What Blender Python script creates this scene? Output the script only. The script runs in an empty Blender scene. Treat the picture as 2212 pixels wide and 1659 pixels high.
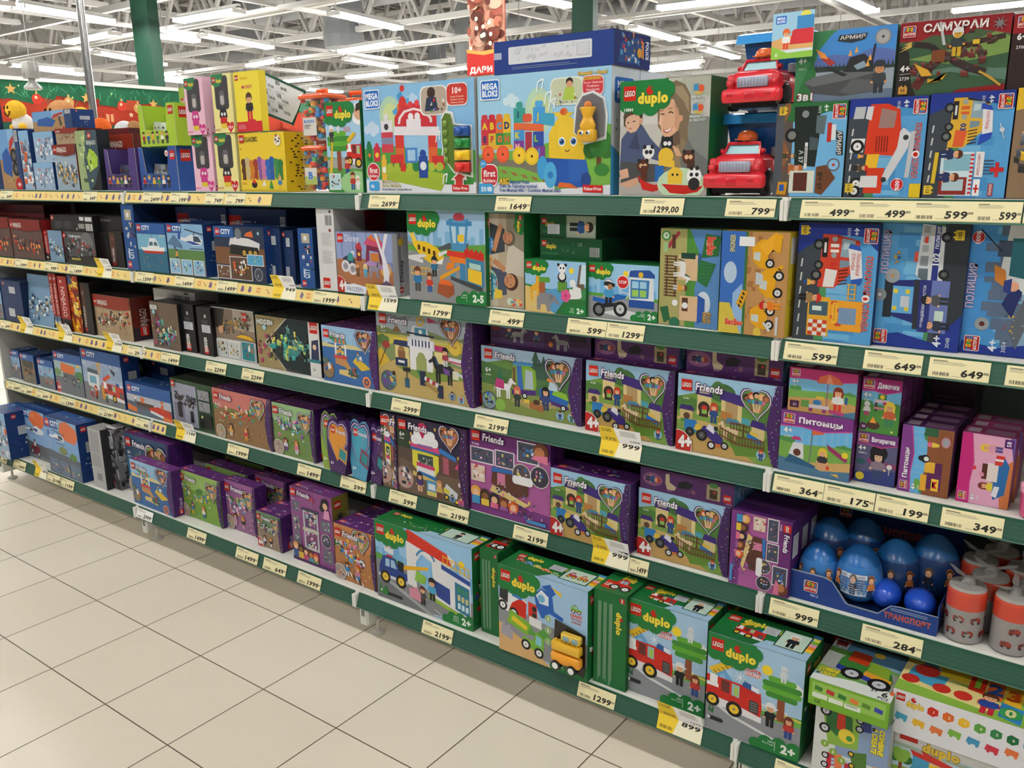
import bpy, math, random
import numpy as np
from mathutils import Vector, Matrix
D = bpy.data
SC = bpy.context.scene
COL = SC.collection
# ------------------------------------------------------------------ camera
IW, IH = 2212, 1659
YAW, PITCH, ROLL, FPX = .641, -.2443, -.0124, 1870.2
CP = Vector((3.9697, -1.6137, 1.4225))
_sy, _cy = math.sin(YAW), math.cos(YAW)
FW = Vector((-_sy*math.cos(PITCH), _cy*math.cos(PITCH), math.sin(PITCH)))
_r = Vector((_cy, _sy, 0)); _u = _r.cross(FW)
RT = math.cos(ROLL)*_r + math.sin(ROLL)*_u
UP = -math.sin(ROLL)*_r + math.cos(ROLL)*_u
cam = D.objects.new('camera', D.cameras.new('camera')); COL.objects.link(cam)
cam.data.sensor_width = 36; cam.data.lens = FPX/IW*36; cam.data.clip_end = 200; cam.data.clip_start = .02
cam.matrix_world = Matrix(((RT.x, UP.x, -FW.x, CP.x), (RT.y, UP.y, -FW.y, CP.y), (RT.z, UP.z, -FW.z, CP.z), (0, 0, 0, 1)))
SC.camera = cam
SC.view_settings.view_transform = 'Standard'; SC.view_settings.look = 'None'
SC.view_settings.exposure = 0.5; SC.view_settings.gamma = 1
# ------------------------------------------------------------------ world: the rest of the brightly lit hall
wd = D.worlds.new('hall'); SC.world = wd; wd.use_nodes = True
wd.node_tree.nodes['Background'].inputs[0].default_value = (.98, .985, 1, 1)
wd.node_tree.nodes['Background'].inputs[1].default_value = .12
LAMP = 46.0        # strength of the fluorescent tubes

def ray(px, py):
    return FW + (px-IW/2)/FPX*RT - (py-IH/2)/FPX*UP
def at(px, py, ax, val):
    """the point seen at a pixel of the photograph on the plane axis=val"""
    d = ray(px, py); t = (val-CP[ax])/d[ax]
    return CP + d*t
def proj(P):
    d = Vector(P)-CP; z = d.dot(FW)
    return IW/2+FPX*d.dot(RT)/z, IH/2-FPX*d.dot(UP)/z
def along(A, dr, px):
    """distance s along dr from A where the pixel column is px"""
    A = Vector(A)-CP; dr = Vector(dr); k = (px-IW/2)/FPX
    return (k*A.dot(FW)-A.dot(RT))/(dr.dot(RT)-k*dr.dot(FW))
def alongy(A, dr, py):
    A = Vector(A)-CP; dr = Vector(dr); k = -(py-IH/2)/FPX
    return (k*A.dot(FW)-A.dot(UP))/(dr.dot(UP)-k*dr.dot(FW))

def L(h):
    if not isinstance(h, str): return h
    if len(h) == 3: h = h[0]*2+h[1]*2+h[2]*2
    o = []
    for i in (0, 2, 4):
        v = int(h[i:i+2], 16)/255
        o.append(v/12.92 if v <= .04045 else ((v+.055)/1.055)**2.4)
    return tuple(o)
_lc = {}
def LC(h):
    if h not in _lc: _lc[h] = L(h)
    return _lc[h]
# ------------------------------------------------------------------ materials (colour comes from each face)
def mat(name, rough=.45, sat=1, val=1, metal=0, spec=.5, noise=0, scale=40, alpha=1, trans=0, coat=0, emit=None, bump=0):
    m = D.materials.new(name); m.use_nodes = True; nt = m.node_tree; b = nt.nodes['Principled BSDF']
    at_ = nt.nodes.new('ShaderNodeAttribute'); at_.attribute_name = 'Col'
    src = at_.outputs['Color']
    if noise:
        n = nt.nodes.new('ShaderNodeTexNoise'); n.inputs['Scale'].default_value = scale; n.inputs['Detail'].default_value = 4
        tc = nt.nodes.new('ShaderNodeTexCoord'); nt.links.new(tc.outputs['Object'], n.inputs['Vector'])
        mr = nt.nodes.new('ShaderNodeMapRange'); mr.inputs['To Min'].default_value = 1-noise; mr.inputs['To Max'].default_value = 1+noise*.6
        nt.links.new(n.outputs['Fac'], mr.inputs['Value'])
        vm = nt.nodes.new('ShaderNodeVectorMath'); vm.operation = 'SCALE'
        nt.links.new(src, vm.inputs[0]); nt.links.new(mr.outputs[0], vm.inputs['Scale']); src = vm.outputs[0]
        if bump:
            bp = nt.nodes.new('ShaderNodeBump'); bp.inputs['Strength'].default_value = bump; bp.inputs['Distance'].default_value = .002
            nt.links.new(n.outputs['Fac'], bp.inputs['Height']); nt.links.new(bp.outputs[0], b.inputs['Normal'])
    if sat != 1 or val != 1:
        hs = nt.nodes.new('ShaderNodeHueSaturation'); hs.inputs['Saturation'].default_value = sat; hs.inputs['Value'].default_value = val
        nt.links.new(src, hs.inputs['Color']); src = hs.outputs[0]
    nt.links.new(src, b.inputs['Base Color'])
    b.inputs['Roughness'].default_value = rough; b.inputs['Metallic'].default_value = metal
    b.inputs['Specular IOR Level'].default_value = spec; b.inputs['Coat Weight'].default_value = coat
    b.inputs['Alpha'].default_value = alpha; b.inputs['Transmission Weight'].default_value = trans
    if emit:
        b.inputs['Emission Strength'].default_value = emit; nt.links.new(src, b.inputs['Emission Color'])
    return m
M_CARD = mat('printed_card', .45, spec=.28, noise=.06, scale=25, coat=.03, sat=1.02, val=.84)
M_PLAS = mat('moulded_plastic', .25, spec=.5, noise=.02)
M_METAL = mat('painted_steel', .5, spec=.35, noise=.05, scale=9)
M_RAIL = mat('rail_plastic', .42, spec=.3, noise=.08, scale=14)
M_MATTE = mat('matte', .8, spec=.2, noise=.08, scale=6)
M_PAPER = mat('paper', .55, spec=.3)
M_CLEAR = mat('clear_film', .06, spec=.6, alpha=.06)
M_HAZE = mat('clouded_plastic', .3, spec=.5, alpha=.55)
M_FLUFF = mat('plush', .95, spec=.1, noise=.2, scale=60, bump=.6)
M_LAMP = mat('fluorescent_tube', .5, emit=LAMP)
M_CHROME = mat('chrome', .2, metal=1)

# ------------------------------------------------------------------ mesh builder
class MB:
    def __init__(s): s.v = []; s.f = []; s.c = []
    def poly(s, pts, col):
        n = len(s.v); s.v.extend(tuple(p) for p in pts); s.f.append(tuple(range(n, n+len(pts)))); s.c.append(col)
    def grid(s, rows, col, closed=True, cols=None):
        """quads between successive rings of equal length"""
        n0 = len(s.v); m = len(rows[0])
        for r in rows: s.v.extend(tuple(p) for p in r)
        for i in range(len(rows)-1):
            cc = cols[i] if cols else col
            for j in range(m if closed else m-1):
                k = (j+1) % m
                s.f.append((n0+i*m+j, n0+i*m+k, n0+(i+1)*m+k, n0+(i+1)*m+j)); s.c.append(cc)
    def box(s, a, b, col, sides=None):
        x0, y0, z0 = a; x1, y1, z1 = b
        q = [((x0,y0,z0),(x1,y0,z0),(x1,y0,z1),(x0,y0,z1)), ((x1,y0,z0),(x1,y1,z0),(x1,y1,z1),(x1,y0,z1)),
             ((x1,y1,z0),(x0,y1,z0),(x0,y1,z1),(x1,y1,z1)), ((x0,y1,z0),(x0,y0,z0),(x0,y0,z1),(x0,y1,z1)),
             ((x0,y0,z1),(x1,y0,z1),(x1,y1,z1),(x0,y1,z1)), ((x0,y1,z0),(x1,y1,z0),(x1,y0,z0),(x0,y0,z0))]
        for i, p in enumerate(q): s.poly(p, LC(sides[i]) if sides else LC(col))
    def rbox(s, a, b, col, r=.01, n=3):
        """box with rounded upright edges and softened top"""
        x0, y0, z0 = a; x1, y1, z1 = b; r = min(r, (x1-x0)/2.01, (y1-y0)/2.01)
        def ring(z, k):
            o = []
            for cx, cy, a0 in ((x1-r, y1-r, 0), (x0+r, y1-r, 90), (x0+r, y0+r, 180), (x1-r, y0+r, 270)):
                for i in range(n+1):
                    t = math.radians(a0+90*i/n); o.append((cx+(r-k)*math.cos(t), cy+(r-k)*math.sin(t), z))
            return o
        e = min(r*.5, (z1-z0)*.3)
        R = [ring(z0, e*.6), ring(z0+e, 0), ring(z1-e, 0), ring(z1-e*.3, e*.4), ring(z1, e)]
        s.grid(R, LC(col)); s.poly(R[-1], LC(col)); s.poly(R[0][::-1], LC(col))
    def lathe(s, prof, c=(0, 0, 0), col='888', n=16, cols=None, ax=2, sx=1, sy=1):
        R = []
        for r, h in prof:
            ring = []
            for i in range(n):
                t = 2*math.pi*i/n; p = [r*math.cos(t)*sx, r*math.sin(t)*sy, h]
                if ax == 0: p = [p[2], p[0], p[1]]
                if ax == 1: p = [p[0], p[2], p[1]]
                ring.append((p[0]+c[0], p[1]+c[1], p[2]+c[2]))
            R.append(ring)
        s.grid(R, LC(col), cols=[LC(k) for k in cols] if cols else None)
        if prof[0][0] > 1e-6: s.poly(R[0][::-1], LC(cols[0] if cols else col))
        if prof[-1][0] > 1e-6: s.poly(R[-1], LC(cols[-1] if cols else col))
    def ball(s, c, r, col, sx=1, sy=1, sz=1, n=12):
        m = max(4, n//2)
        s.lathe([(r*math.sin(math.pi*i/m)+1e-6, -r*sz*math.cos(math.pi*i/m)) for i in range(m+1)], c, col, n, sx=sx, sy=sy)
    def tube(s, P, r, col, n=6):
        P = [Vector(p) for p in P]; R = []
        for i, p in enumerate(P):
            t = (P[min(i+1, len(P)-1)]-P[max(i-1, 0)]).normalized()
            a = t.cross(Vector((0, 0, 1)) if abs(t.z) < .9 else Vector((1, 0, 0))).normalized(); b = t.cross(a)
            rr = r[i] if isinstance(r, (list, tuple)) else r
            R.append([p+(a*math.cos(k)+b*math.sin(k))*rr for k in [2*math.pi*j/n+math.pi/n for j in range(n)]])
        s.grid(R, LC(col)); s.poly(R[0][::-1], LC(col)); s.poly(R[-1], LC(col))
    def build(s, name, m=None, parent=None, smooth=False):
        me = D.meshes.new(name); me.from_pydata(s.v, [], s.f)
        a = me.attributes.new('Col', 'FLOAT_COLOR', 'CORNER')
        c = np.array([tuple(x)[:3]+(1.,) for x in s.c], np.float32).reshape(-1, 4)
        a.data.foreach_set('color', np.repeat(c, [len(f) for f in s.f], axis=0).ravel())
        me.materials.append(m or M_CARD)
        if smooth:
            me.polygons.foreach_set('use_smooth', [True]*len(me.polygons))
            try: me.set_sharp_from_angle(angle=math.radians(40))
            except Exception: pass
        o = D.objects.new(name, me); COL.objects.link(o)
        if parent: o.parent = parent
        return o
def tag(o, label=None, cat=None, group=None, kind=None):
    if label: o['label'] = label
    if cat: o['category'] = cat
    if group: o['group'] = group
    if kind: o['kind'] = kind
    return o
def empty(name, loc, label, cat, group=None, rz=0):
    o = D.objects.new(name, None); COL.objects.link(o); o.location = loc; o.rotation_euler = (0, 0, rz); o.empty_display_size = .05
    return tag(o, label, cat, group)
def copy_tree(o, parent=None):
    c = o.copy(); COL.objects.link(c)
    if parent: c.parent = parent
    for ch in list(o.children): copy_tree(ch, c)
    return c

# ------------------------------------------------------------------ printed surfaces: flat colour shapes laid on one face
_tx = {}
def glyphs(txt, bold, shear):
    k = (txt, bold, shear)
    if k not in _tx:
        cu = D.curves.new('t', 'FONT'); cu.body = txt; cu.size = 1; cu.resolution_u = 2; cu.offset = bold; cu.shear = shear; cu.space_character = 1+bold*2
        ob = D.objects.new('t', cu); me = D.meshes.new_from_object(ob)
        v = [(p.co.x, p.co.y) for p in me.vertices]; f = [tuple(p.vertices) for p in me.polygons]
        D.objects.remove(ob); D.curves.remove(cu); D.meshes.remove(me)
        _tx[k] = (v, f)
    return _tx[k]
def _clip(P):
    for ax, lim, sg in ((0, 0, 1), (0, 1, -1), (1, 0, 1), (1, 1, -1)):
        if not P: return P
        o = []; n = len(P)
        for i in range(n):
            a, b = P[i-1], P[i]; da = (a[ax]-lim)*sg; db = (b[ax]-lim)*sg
            if da >= 0:
                if db >= 0: o.append(b)
                else: t = da/(da-db); o.append((a[0]+(b[0]-a[0])*t, a[1]+(b[1]-a[1])*t))
            elif db >= 0:
                t = da/(da-db); o.append((a[0]+(b[0]-a[0])*t, a[1]+(b[1]-a[1])*t)); o.append(b)
        P = o
    return P
class Face:
    def __init__(s, mb, o, u, v, n=None, step=.000012, bend=None):
        s.mb = mb; s.o = Vector(o); s.u = Vector(u); s.v = Vector(v); s.n = Vector(n) if n else s.u.cross(s.v).normalized(); s.k = 0; s.step = step; s.bend = bend
    def put(s, P, col, lift):
        inside = all(-1e-6 <= p[0] <= 1.000001 and -1e-6 <= p[1] <= 1.000001 for p in P)
        if not inside: P = _clip(P)
        if len(P) < 3: return
        h = lift*s.step
        if s.bend: s.mb.poly([s.bend(x, y, h) for x, y in P], col)
        else: s.mb.poly([s.o+s.u*x+s.v*y+s.n*h for x, y in P], col)
class Cv:
    def __init__(s, face, W, H, M=(1, 0, 0, 1, 0, 0)): s.F = face; s.W = W; s.H = H; s.M = M
    def mp(s, x, y):
        a, b, c, d, e, f = s.M; return (a*x+c*y+e, b*x+d*y+f)
    def sub(s, x0, y0, x1, y1):
        a, b, c, d, e, f = s.M; o = s.mp(x0, y0); w = x1-x0; h = y1-y0
        return Cv(s.F, s.W*abs(w), s.H*abs(h), (a*w, b*w, c*h, d*h, o[0], o[1]))
    def cw(s):   # picture turned a quarter clockwise
        a, b, c, d, e, f = s.M; o = s.mp(0, 1); return Cv(s.F, s.H, s.W, (-c, -d, a, b, o[0], o[1]))
    def ccw(s):
        a, b, c, d, e, f = s.M; o = s.mp(1, 0); return Cv(s.F, s.H, s.W, (c, d, -a, -b, o[0], o[1]))
    def flip(s):
        return s.cw().cw()
    def skew(s, k):   # lean the picture: right side lower by k
        a, b, c, d, e, f = s.M; return Cv(s.F, s.W, s.H, (a-c*k, b-d*k, c, d, e+c*k, f+d*k))
    def P(s, pts, col):
        s.F.k += 1; s.F.put([s.mp(*p) for p in pts], LC(col), s.F.k); return s
    def R(s, x0, y0, x1, y1, col): return s.P([(x0, y0), (x1, y0), (x1, y1), (x0, y1)], col)
    def E(s, x, y, r, col, sx=1, n=16, sy=1):
        k = s.H/s.W*sx
        return s.P([(x+r*k*math.cos(2*math.pi*i/n), y+r*sy*math.sin(2*math.pi*i/n)) for i in range(n)], col)
    def RR(s, x0, y0, x1, y1, r, col):   # rounded rectangle, r in heights
        k = s.H/s.W; o = []
        for cx, cy, a0 in ((x1-r*k, y1-r, 0), (x0+r*k, y1-r, 90), (x0+r*k, y0+r, 180), (x1-r*k, y0+r, 270)):
            for i in range(4):
                t = math.radians(a0+30*i); o.append((cx+r*k*math.cos(t), cy+r*math.sin(t)))
        return s.P(o, col)
    def Ln(s, pts, w, col):   # stroke, w in heights
        k = s.H/s.W
        for (x0, y0), (x1, y1) in zip(pts, pts[1:]):
            dx, dy = (x1-x0)/k, y1-y0; l = math.hypot(dx, dy) or 1; nx, ny = -dy/l*w/2*k, dx/l*w/2
            s.P([(x0-nx, y0-ny), (x1-nx, y1-ny), (x1+nx, y1+ny), (x0+nx, y0+ny)], col)
        return s
    def arc(s, x, y, r, a0, a1, w, col, n=10, sx=1):
        k = s.H/s.W*sx
        return s.Ln([(x+r*k*math.cos(math.radians(a0+(a1-a0)*i/n)), y+r*math.sin(math.radians(a0+(a1-a0)*i/n))) for i in range(n+1)], w, col)
    def T(s, txt, x, y, h, col, out=None, bold=.02, shear=0, w=None, al='l', ow=.035, rise=0):
        """text with its baseline at y, capital height h; w fits the width"""
        v0, _ = glyphs(txt, bold, shear)
        if not v0: return s
        xa = min(p[0] for p in v0); xb = max(p[0] for p in v0)
        k = s.H/s.W; sc = h/.7; wid = (xb-xa)*sc*k
        sxx = sc*k*(w/wid if w else 1); wid = (xb-xa)*sxx
        x0 = x-(wid*{'l': 0, 'c': .5, 'r': 1}[al])
        for cc, bb in (((out, bold+ow),) if out else ())+((col, bold),):
            v, f = glyphs(txt, bb, shear); s.F.k += 1; c3 = LC(cc)
            ex = (bb-bold)
            xm = sum(p[0] for p in v)/len(v) - sum(p[0] for p in v0)/len(v0)
            sp = 1.0
            if bb != bold:
                xa2 = min(p[0] for p in v); xb2 = max(p[0] for p in v); sp = ((xb-xa)+2*ex)/(xb2-xa2); off = xa-ex-xa2*sp
            else: off = 0
            V = [s.mp(x0+(p[0]*sp+off-xa)*sxx, y+p[1]*sc+rise*((p[0]*sp+off-xa)/(xb-xa))) for p in v]
            for q in f: s.F.put([V[i] for i in q], c3, s.F.k)
        return s
def solid(mb, o, u, v, n):
    return Face(mb, o, u, v, n)
# ------------------------------------------------------------------ printed motifs
def rnd(seed): return random.Random(seed)
def clutter(c,n,pal,seed,s0=.03,s1=.1,shade=True):
    r = rnd(seed);k = c.H/c.W
    for i in range(int(n*1.5)):
        x,y = r.random(),r.random();s0_ = s0;w = r.uniform(s0*.7,s1*.85)*k;h = r.uniform(s0*.7,s1*.85)*.8;a = r.uniform(-.4,.4);q = LC(r.choice(pal))
        c.P([(x,y),(x+w,y+h*a),(x+w,y+h*a+h),(x,y+h)],q)
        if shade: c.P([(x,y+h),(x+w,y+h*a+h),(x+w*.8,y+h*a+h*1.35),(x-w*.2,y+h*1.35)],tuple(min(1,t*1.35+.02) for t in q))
def inset(c,x0,y0,x1,y1,bg,pal,seed,n=10,border='e8e8e8'):
    c.R(x0-.012,y0-.012,x1+.012,y1+.012,border);s = c.sub(x0,y0,x1,y1);s.R(0,0,1,1,bg)
    clutter(s.sub(.1,.1,.85,.8),n,pal,seed,.1,.3)
def roundinset(c,x,y,r,bg,pal,seed,n=9):
    c.E(x,y,r*1.08,'d8d8d0');c.E(x,y,r,bg);k = c.H/c.W
    clutter(c.sub(x-r*.6*k,y-r*.6,x+r*.45*k,y+r*.4),n,pal,seed,.15,.35)
def hills(c,y,amp,col,ph=0,fr=2,n=14):
    c.P([(0,0),(1,0)]+[(1-i/n,y+amp*math.sin(ph+fr*math.pi*2*(1-i/n))) for i in range(n+1)],col)
def cloud(c,x,y,r,col='f4f6f8'):
    for dx,dy,k in ((-1.1,0,.7),(0,.35,1),(1,.05,.75),(.3,-.3,.8)): c.E(x+dx*r*c.H/c.W,y+dy*r,r*k,col,n=10)
def sun(c,x,y,r,col='f4d83c'):
    pts = [];k = c.H/c.W
    for i in range(24):
        q = r*(1.25 if i % 2 else .95);t = 2*math.pi*i/24;pts.append((x+q*k*math.cos(t),y+q*math.sin(t)))
    c.P(pts,col)
def tree(c,x,y,h,col='3f8f3a',trunk='8a4a2c',dark='2f7030'):
    k = c.H/c.W;c.R(x-h*.06*k,y,x+h*.06*k,y+h*.5,trunk)
    for dx,dy,r,cc in ((-.22,.5,.2,dark),(.2,.5,.2,dark),(0,.58,.26,col),(-.12,.74,.18,col),(.14,.72,.18,col)):
        c.E(x+dx*h*k,y+dy*h,r*h,cc,n=12)
def blocktree(c,x,y,h):   # stacked toy-brick tree
    k = c.H/c.W;c.R(x-h*.08*k,y,x+h*.08*k,y+h*.55,'8a4a30')
    for i,(w,cc) in enumerate(((.34,'3f8a34'),(.42,'62a838'),(.42,'3f8a34'),(.3,'62a838'))):
        c.RR(x-w*h*k,y+h*(.5+i*.125),x+w*h*k,y+h*(.63+i*.125),.06*h,cc)
def pine(c,x,y,h,col='2c5a3a'):
    k = c.H/c.W
    for i in range(3): c.P([(x-h*(.26-.06*i)*k,y+h*(.12+.25*i)),(x+h*(.26-.06*i)*k,y+h*(.12+.25*i)),(x,y+h*(.55+.22*i))],col)
def bush(c,x,y,r,col='4d8a3c'):
    for dx,k in ((-1,.7),(0,1),(1,.75)): c.E(x+dx*r*c.H/c.W,y,r*k,col,n=10)
def skyline(c,y,h,col,seed=1,n=12):
    r = rnd(seed)
    for i in range(n):
        a = i/n+r.uniform(-.02,.02);c.R(a,y,a+r.uniform(.04,.09),y+h*r.uniform(.4,1),col)
def fig(c,x,y,h,shirt='c03030',legs='2a4a8a',hair='5a3018',skin='e8b088',hat=None,arm=.0,kind=0):
    """a toy figure standing at x,y with height h"""
    k = c.H/c.W
    def q(pts,cc): c.P([(x+a*h*k,y+b*h) for a,b in pts],cc)
    q([(-.15,0),(-.02,0),(-.02,.34),(-.15,.34)],legs);q([(.02,0),(.15,0),(.15,.34),(.02,.34)],legs)
    q([(-.24,.36),(-.14,.36),(-.12,.62),(-.2,.6)],shirt);q([(.14,.36),(.24,.36+arm),(.2,.62),(.12,.62)],shirt)
    q([(-.16,.32),(.16,.32),(.12,.64),(-.12,.64)],shirt)
    c.E(x-.22*h*k,y+.35*h,.045*h,skin,n=8);c.E(x+.22*h*k,y+(.35+arm)*h,.045*h,skin,n=8)
    c.E(x,y+.82*h,.19*h,hair,n=14)
    c.E(x,y+.76*h,.145*h,skin,n=14)
    c.E(x-.05*h*k,y+.77*h,.02*h,'201810',n=6);c.E(x+.05*h*k,y+.77*h,.02*h,'201810',n=6)
    c.Ln([(x-.04*h*k,y+.69*h),(x+.04*h*k,y+.69*h)],.015*h,'903828')
    if hat: q([(-.2,.83),(.2,.83),(.17,.96),(.08,1.03),(-.08,1.03),(-.17,.96)],hat);q([(-.2,.83),(.28,.81),(.28,.86),(-.2,.88)],hat)
    else: q([(-.18,.82),(.18,.82),(.14,.95),(.05,1.0),(-.08,.99),(-.16,.93)],hair)
    if kind: q([(-.19,.58),(-.11,.6),(-.12,.85),(-.2,.84)],hair);q([(.11,.6),(.19,.58),(.2,.84),(.12,.85)],hair)
def horse(c,x,y,h,col='e0c898',mane='6a4020',d=1):
    k = c.H/c.W*d
    def q(pts,cc): c.P([(x+a*h*k,y+b*h) for a,b in pts],cc)
    for a in (-.42,-.3,.12,.24): q([(a,0),(a+.08,0),(a+.09,.42),(a-.01,.42)],col)
    q([(-.46,.38),(.3,.36),(.36,.6),(.2,.68),(-.38,.68),(-.48,.55)],col)
    q([(.14,.55),(.36,.5),(.5,.86),(.42,.98),(.3,.9)],col);q([(.34,.96),(.66,.76),(.6,.68),(.4,.78)],col)
    q([(.16,.66),(.3,.94),(.36,.96),(.26,.64)],mane);q([(-.5,.6),(-.44,.64),(-.54,.24),(-.6,.3)],mane)
def wheel(c,x,y,r,hub='f0c83c',sx=1,tyre='181818'):
    c.E(x,y,r,tyre,sx,18);c.E(x,y,r*.6,hub,sx,14);c.E(x,y,r*.18,'8a8070',sx,8)
def fence(c,x0,x1,y,h,col='7a4a2a',n=7,sl=0):
    c.Ln([(x0,y+h*.85),(x1,y+h*.85+sl)],h*.12,col);c.Ln([(x0,y+h*.2),(x1,y+h*.2+sl)],h*.12,col)
    for i in range(n+1):
        a = x0+(x1-x0)*i/n;c.Ln([(a,y+sl*i/n),(a,y+h+sl*i/n)],h*.1,col)
def car(c,body='2a4a9a',glass='9fc4dc',hub='f0c83c',trim='e8e8e8'):
    """small toy car in a unit picture"""
    c.P([(.03,.25),(.97,.25),(.97,.5),(.72,.56),(.6,.86),(.2,.88),(.06,.56)],body)
    c.P([(.25,.56),(.4,.56),(.4,.8),(.27,.8)],glass);c.P([(.44,.56),(.64,.56),(.56,.8),(.44,.8)],glass)
    c.R(.02,.2,.98,.3,trim);c.R(.3,.86,.5,.93,'b03030')
    wheel(c,.24,.22,.2,hub);wheel(c,.76,.22,.2,hub)
def firetruck(c,col='c83028',ladder='e8c038'):
    c.P([(0,.18),(.98,.1),(1,.3),(.97,.62),(.6,.68),(0,.68)],col)
    c.P([(0,.06),(1,-.02),(1,.1),(.5,.2),(0,.24)],'e8e8ea');c.R(0,.44,.22,.52,'f0f0f0')
    c.P([(.06,.48),(.2,.46),(.2,.7),(.06,.72)],'f2f2f2')
    c.P([(.27,.4),(.42,.38),(.42,.64),(.27,.66)],'6a3430');c.P([(.46,.38),(.6,.36),(.6,.63),(.46,.64)],'9ab8c0')
    c.P([(.5,.4),(.58,.4),(.58,.58),(.5,.58)],'a8c860')
    c.P([(.78,.16),(.94,.14),(.94,.4),(.78,.42)],'3c3c40')
    for i in range(4): c.R(.8,.19+.055*i,.92,.205+.055*i,'90908c')
    c.P([(.64,.66),(.9,.6),(.9,.72),(.66,.78)],'2c5a9a');c.P([(.8,.64),(.94,.6),(.94,.7),(.8,.74)],'e8eef4')
    c.P([(.02,.82),(.34,1.08),(.46,1.0),(.14,.72)],ladder)
    for i in range(5): c.P([(.1+.07*i,.79+.055*i),(.13+.07*i,.815+.055*i),(.19+.07*i,.775+.055*i),(.16+.07*i,.75+.055*i)],'a8862a')
    wheel(c,.12,.14,.15);wheel(c,.52,.08,.17)
def heli(c,col='e8ecf0',trim='2a4a9a'):
    c.P([(.05,.5),(.35,.42),(.6,.3),(.9,.34),(.96,.5),(.82,.66),(.5,.68),(.3,.56),(.05,.6)],col)
    c.P([(.62,.44),(.92,.44),(.82,.63),(.62,.64)],'38485a');c.P([(.3,.44),(.6,.33),(.9,.36),(.5,.46)],trim)
    c.Ln([(.3,.86),(1.0,.7)],.04,'282828');c.Ln([(.64,.66),(.66,.8)],.05,'404040');c.P([(.02,.5),(.12,.5),(.1,.78),(.04,.78)],trim)
    c.Ln([(.45,.2),(.95,.2)],.03,'303030')
def boat(c,hull='f0f0ee',cab='e8eef2',low='c03828'):
    c.P([(.02,.34),(.98,.4),(.9,.12),(.2,.08)],hull);c.P([(.1,.2),(.93,.22),(.9,.12),(.2,.08)],low)
    c.P([(.3,.36),(.78,.38),(.7,.68),(.4,.7)],cab);c.P([(.36,.44),(.52,.45),(.52,.62),(.4,.62)],'4a6878');c.P([(.56,.45),(.72,.46),(.67,.62),(.56,.62)],'4a6878')
    c.R(.4,.7,.66,.78,cab);c.Ln([(.5,.78),(.5,.98)],.03,'505050')
def plane(c,col='e8c030'):
    c.P([(.02,.92),(.12,.98),(.22,.72),(.5,.7),(.78,.55),(.96,.3),(.9,.12),(.6,.1),(.3,.3),(.12,.6)],col)
    c.P([(.55,.12),(.9,.1),(.95,.28),(.7,.1)],'f0f0f0');c.P([(0,.3),(.4,.36),(.5,.3),(.05,.16)],'d8d8d8')
    for i in range(4): c.P([(.24+.14*i,.62-.05*i),(.31+.14*i,.6-.05*i),(.31+.14*i,.46-.05*i),(.24+.14*i,.48-.05*i)],'4a3010')
    c.P([(.04,.9),(.12,.96),(.2,.74),(.14,.66)],'f0d060')
def dino(c,col):   # vague many-limbed model
    pass
def model(c,pal,seed,n=26,axis=.5):
    """an assembled toy-brick model: studs, plates and struts packed about a spine"""
    r = rnd(seed);k = c.H/c.W
    for i in range(int(n*1.9)):
        t = r.random();x = t;y = axis+(.5-axis)*0+r.gauss(0,.14)+.25*math.sin(t*3+seed)*(.6);w = r.uniform(.04,.15)*k;h = r.uniform(.03,.1);a = r.uniform(-.5,.5)*h
        cc = LC(r.choice(pal));c.P([(x-w/2,y),(x+w/2,y+a),(x+w/2,y+a+h),(x-w/2,y+h)],cc)
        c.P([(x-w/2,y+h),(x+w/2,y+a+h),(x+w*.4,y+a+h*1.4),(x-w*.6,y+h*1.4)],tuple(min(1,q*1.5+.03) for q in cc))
        if r.random() < .4: c.E(x,y+h*1.5,h*.22,tuple(min(1,q*1.7+.03) for q in cc),n=6)
def lego(c,x,y,h,w=None):
    """red square maker's logo; x,y lower left, h in face heights"""
    k = (w or h)*c.H/c.W;c.R(x,y,x+k,y+h,'c8281e')
    c.T('LEGO',x+k*.5,y+h*.32,h*.36,'f6f4ee',out='181010',bold=.035,shear=.18,w=k*.86,al='c',ow=.035)
def rabbit(c,x,y,h,col='c8281e'):
    k = c.H/c.W
    c.E(x,y+h*.25,h*.28,col,sx=1.5,n=12);c.E(x-h*.28*k,y+h*.5,h*.2,col,n=10)
    c.P([(x-h*.34*k,y+h*.6),(x-h*.12*k,y+h*1.0),(x-h*.02*k,y+h*.9),(x-h*.14*k,y+h*.5)],col);c.P([(x-h*.14*k,y+h*.6),(x+h*.24*k,y+h*.92),(x+h*.26*k,y+h*.78),(x,y+h*.45)],col)
def duplo(c,s=1.0,cloud_=True,x=0,top=1.0,wide=.62):
    """green cloud with maker's square and the range name, upper left of a face; s scales with the height of the face"""
    k = c.H/c.W*s;g = '1f7a3a'
    c.R(0,top-.15*s,.48*k,top,g)
    for a,b,r in ((.07,.19,.085),(.19,.21,.09),(.31,.22,.09),(.42,.17,.085),(.47,.09,.075),(0,.16,.07)): c.E(a*k,top-b*s,r*s,g,n=14)
    lego(c,x+.035*k,top-.17*s,.125*s)
    rabbit(c,x+.3*k,top-.125*s,.08*s)
    c.T('duplo',x+.18*k,top-.195*s,.085*s,'f2da4c',out='5a4a10',bold=.06,w=.3*k,ow=.02)
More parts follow.
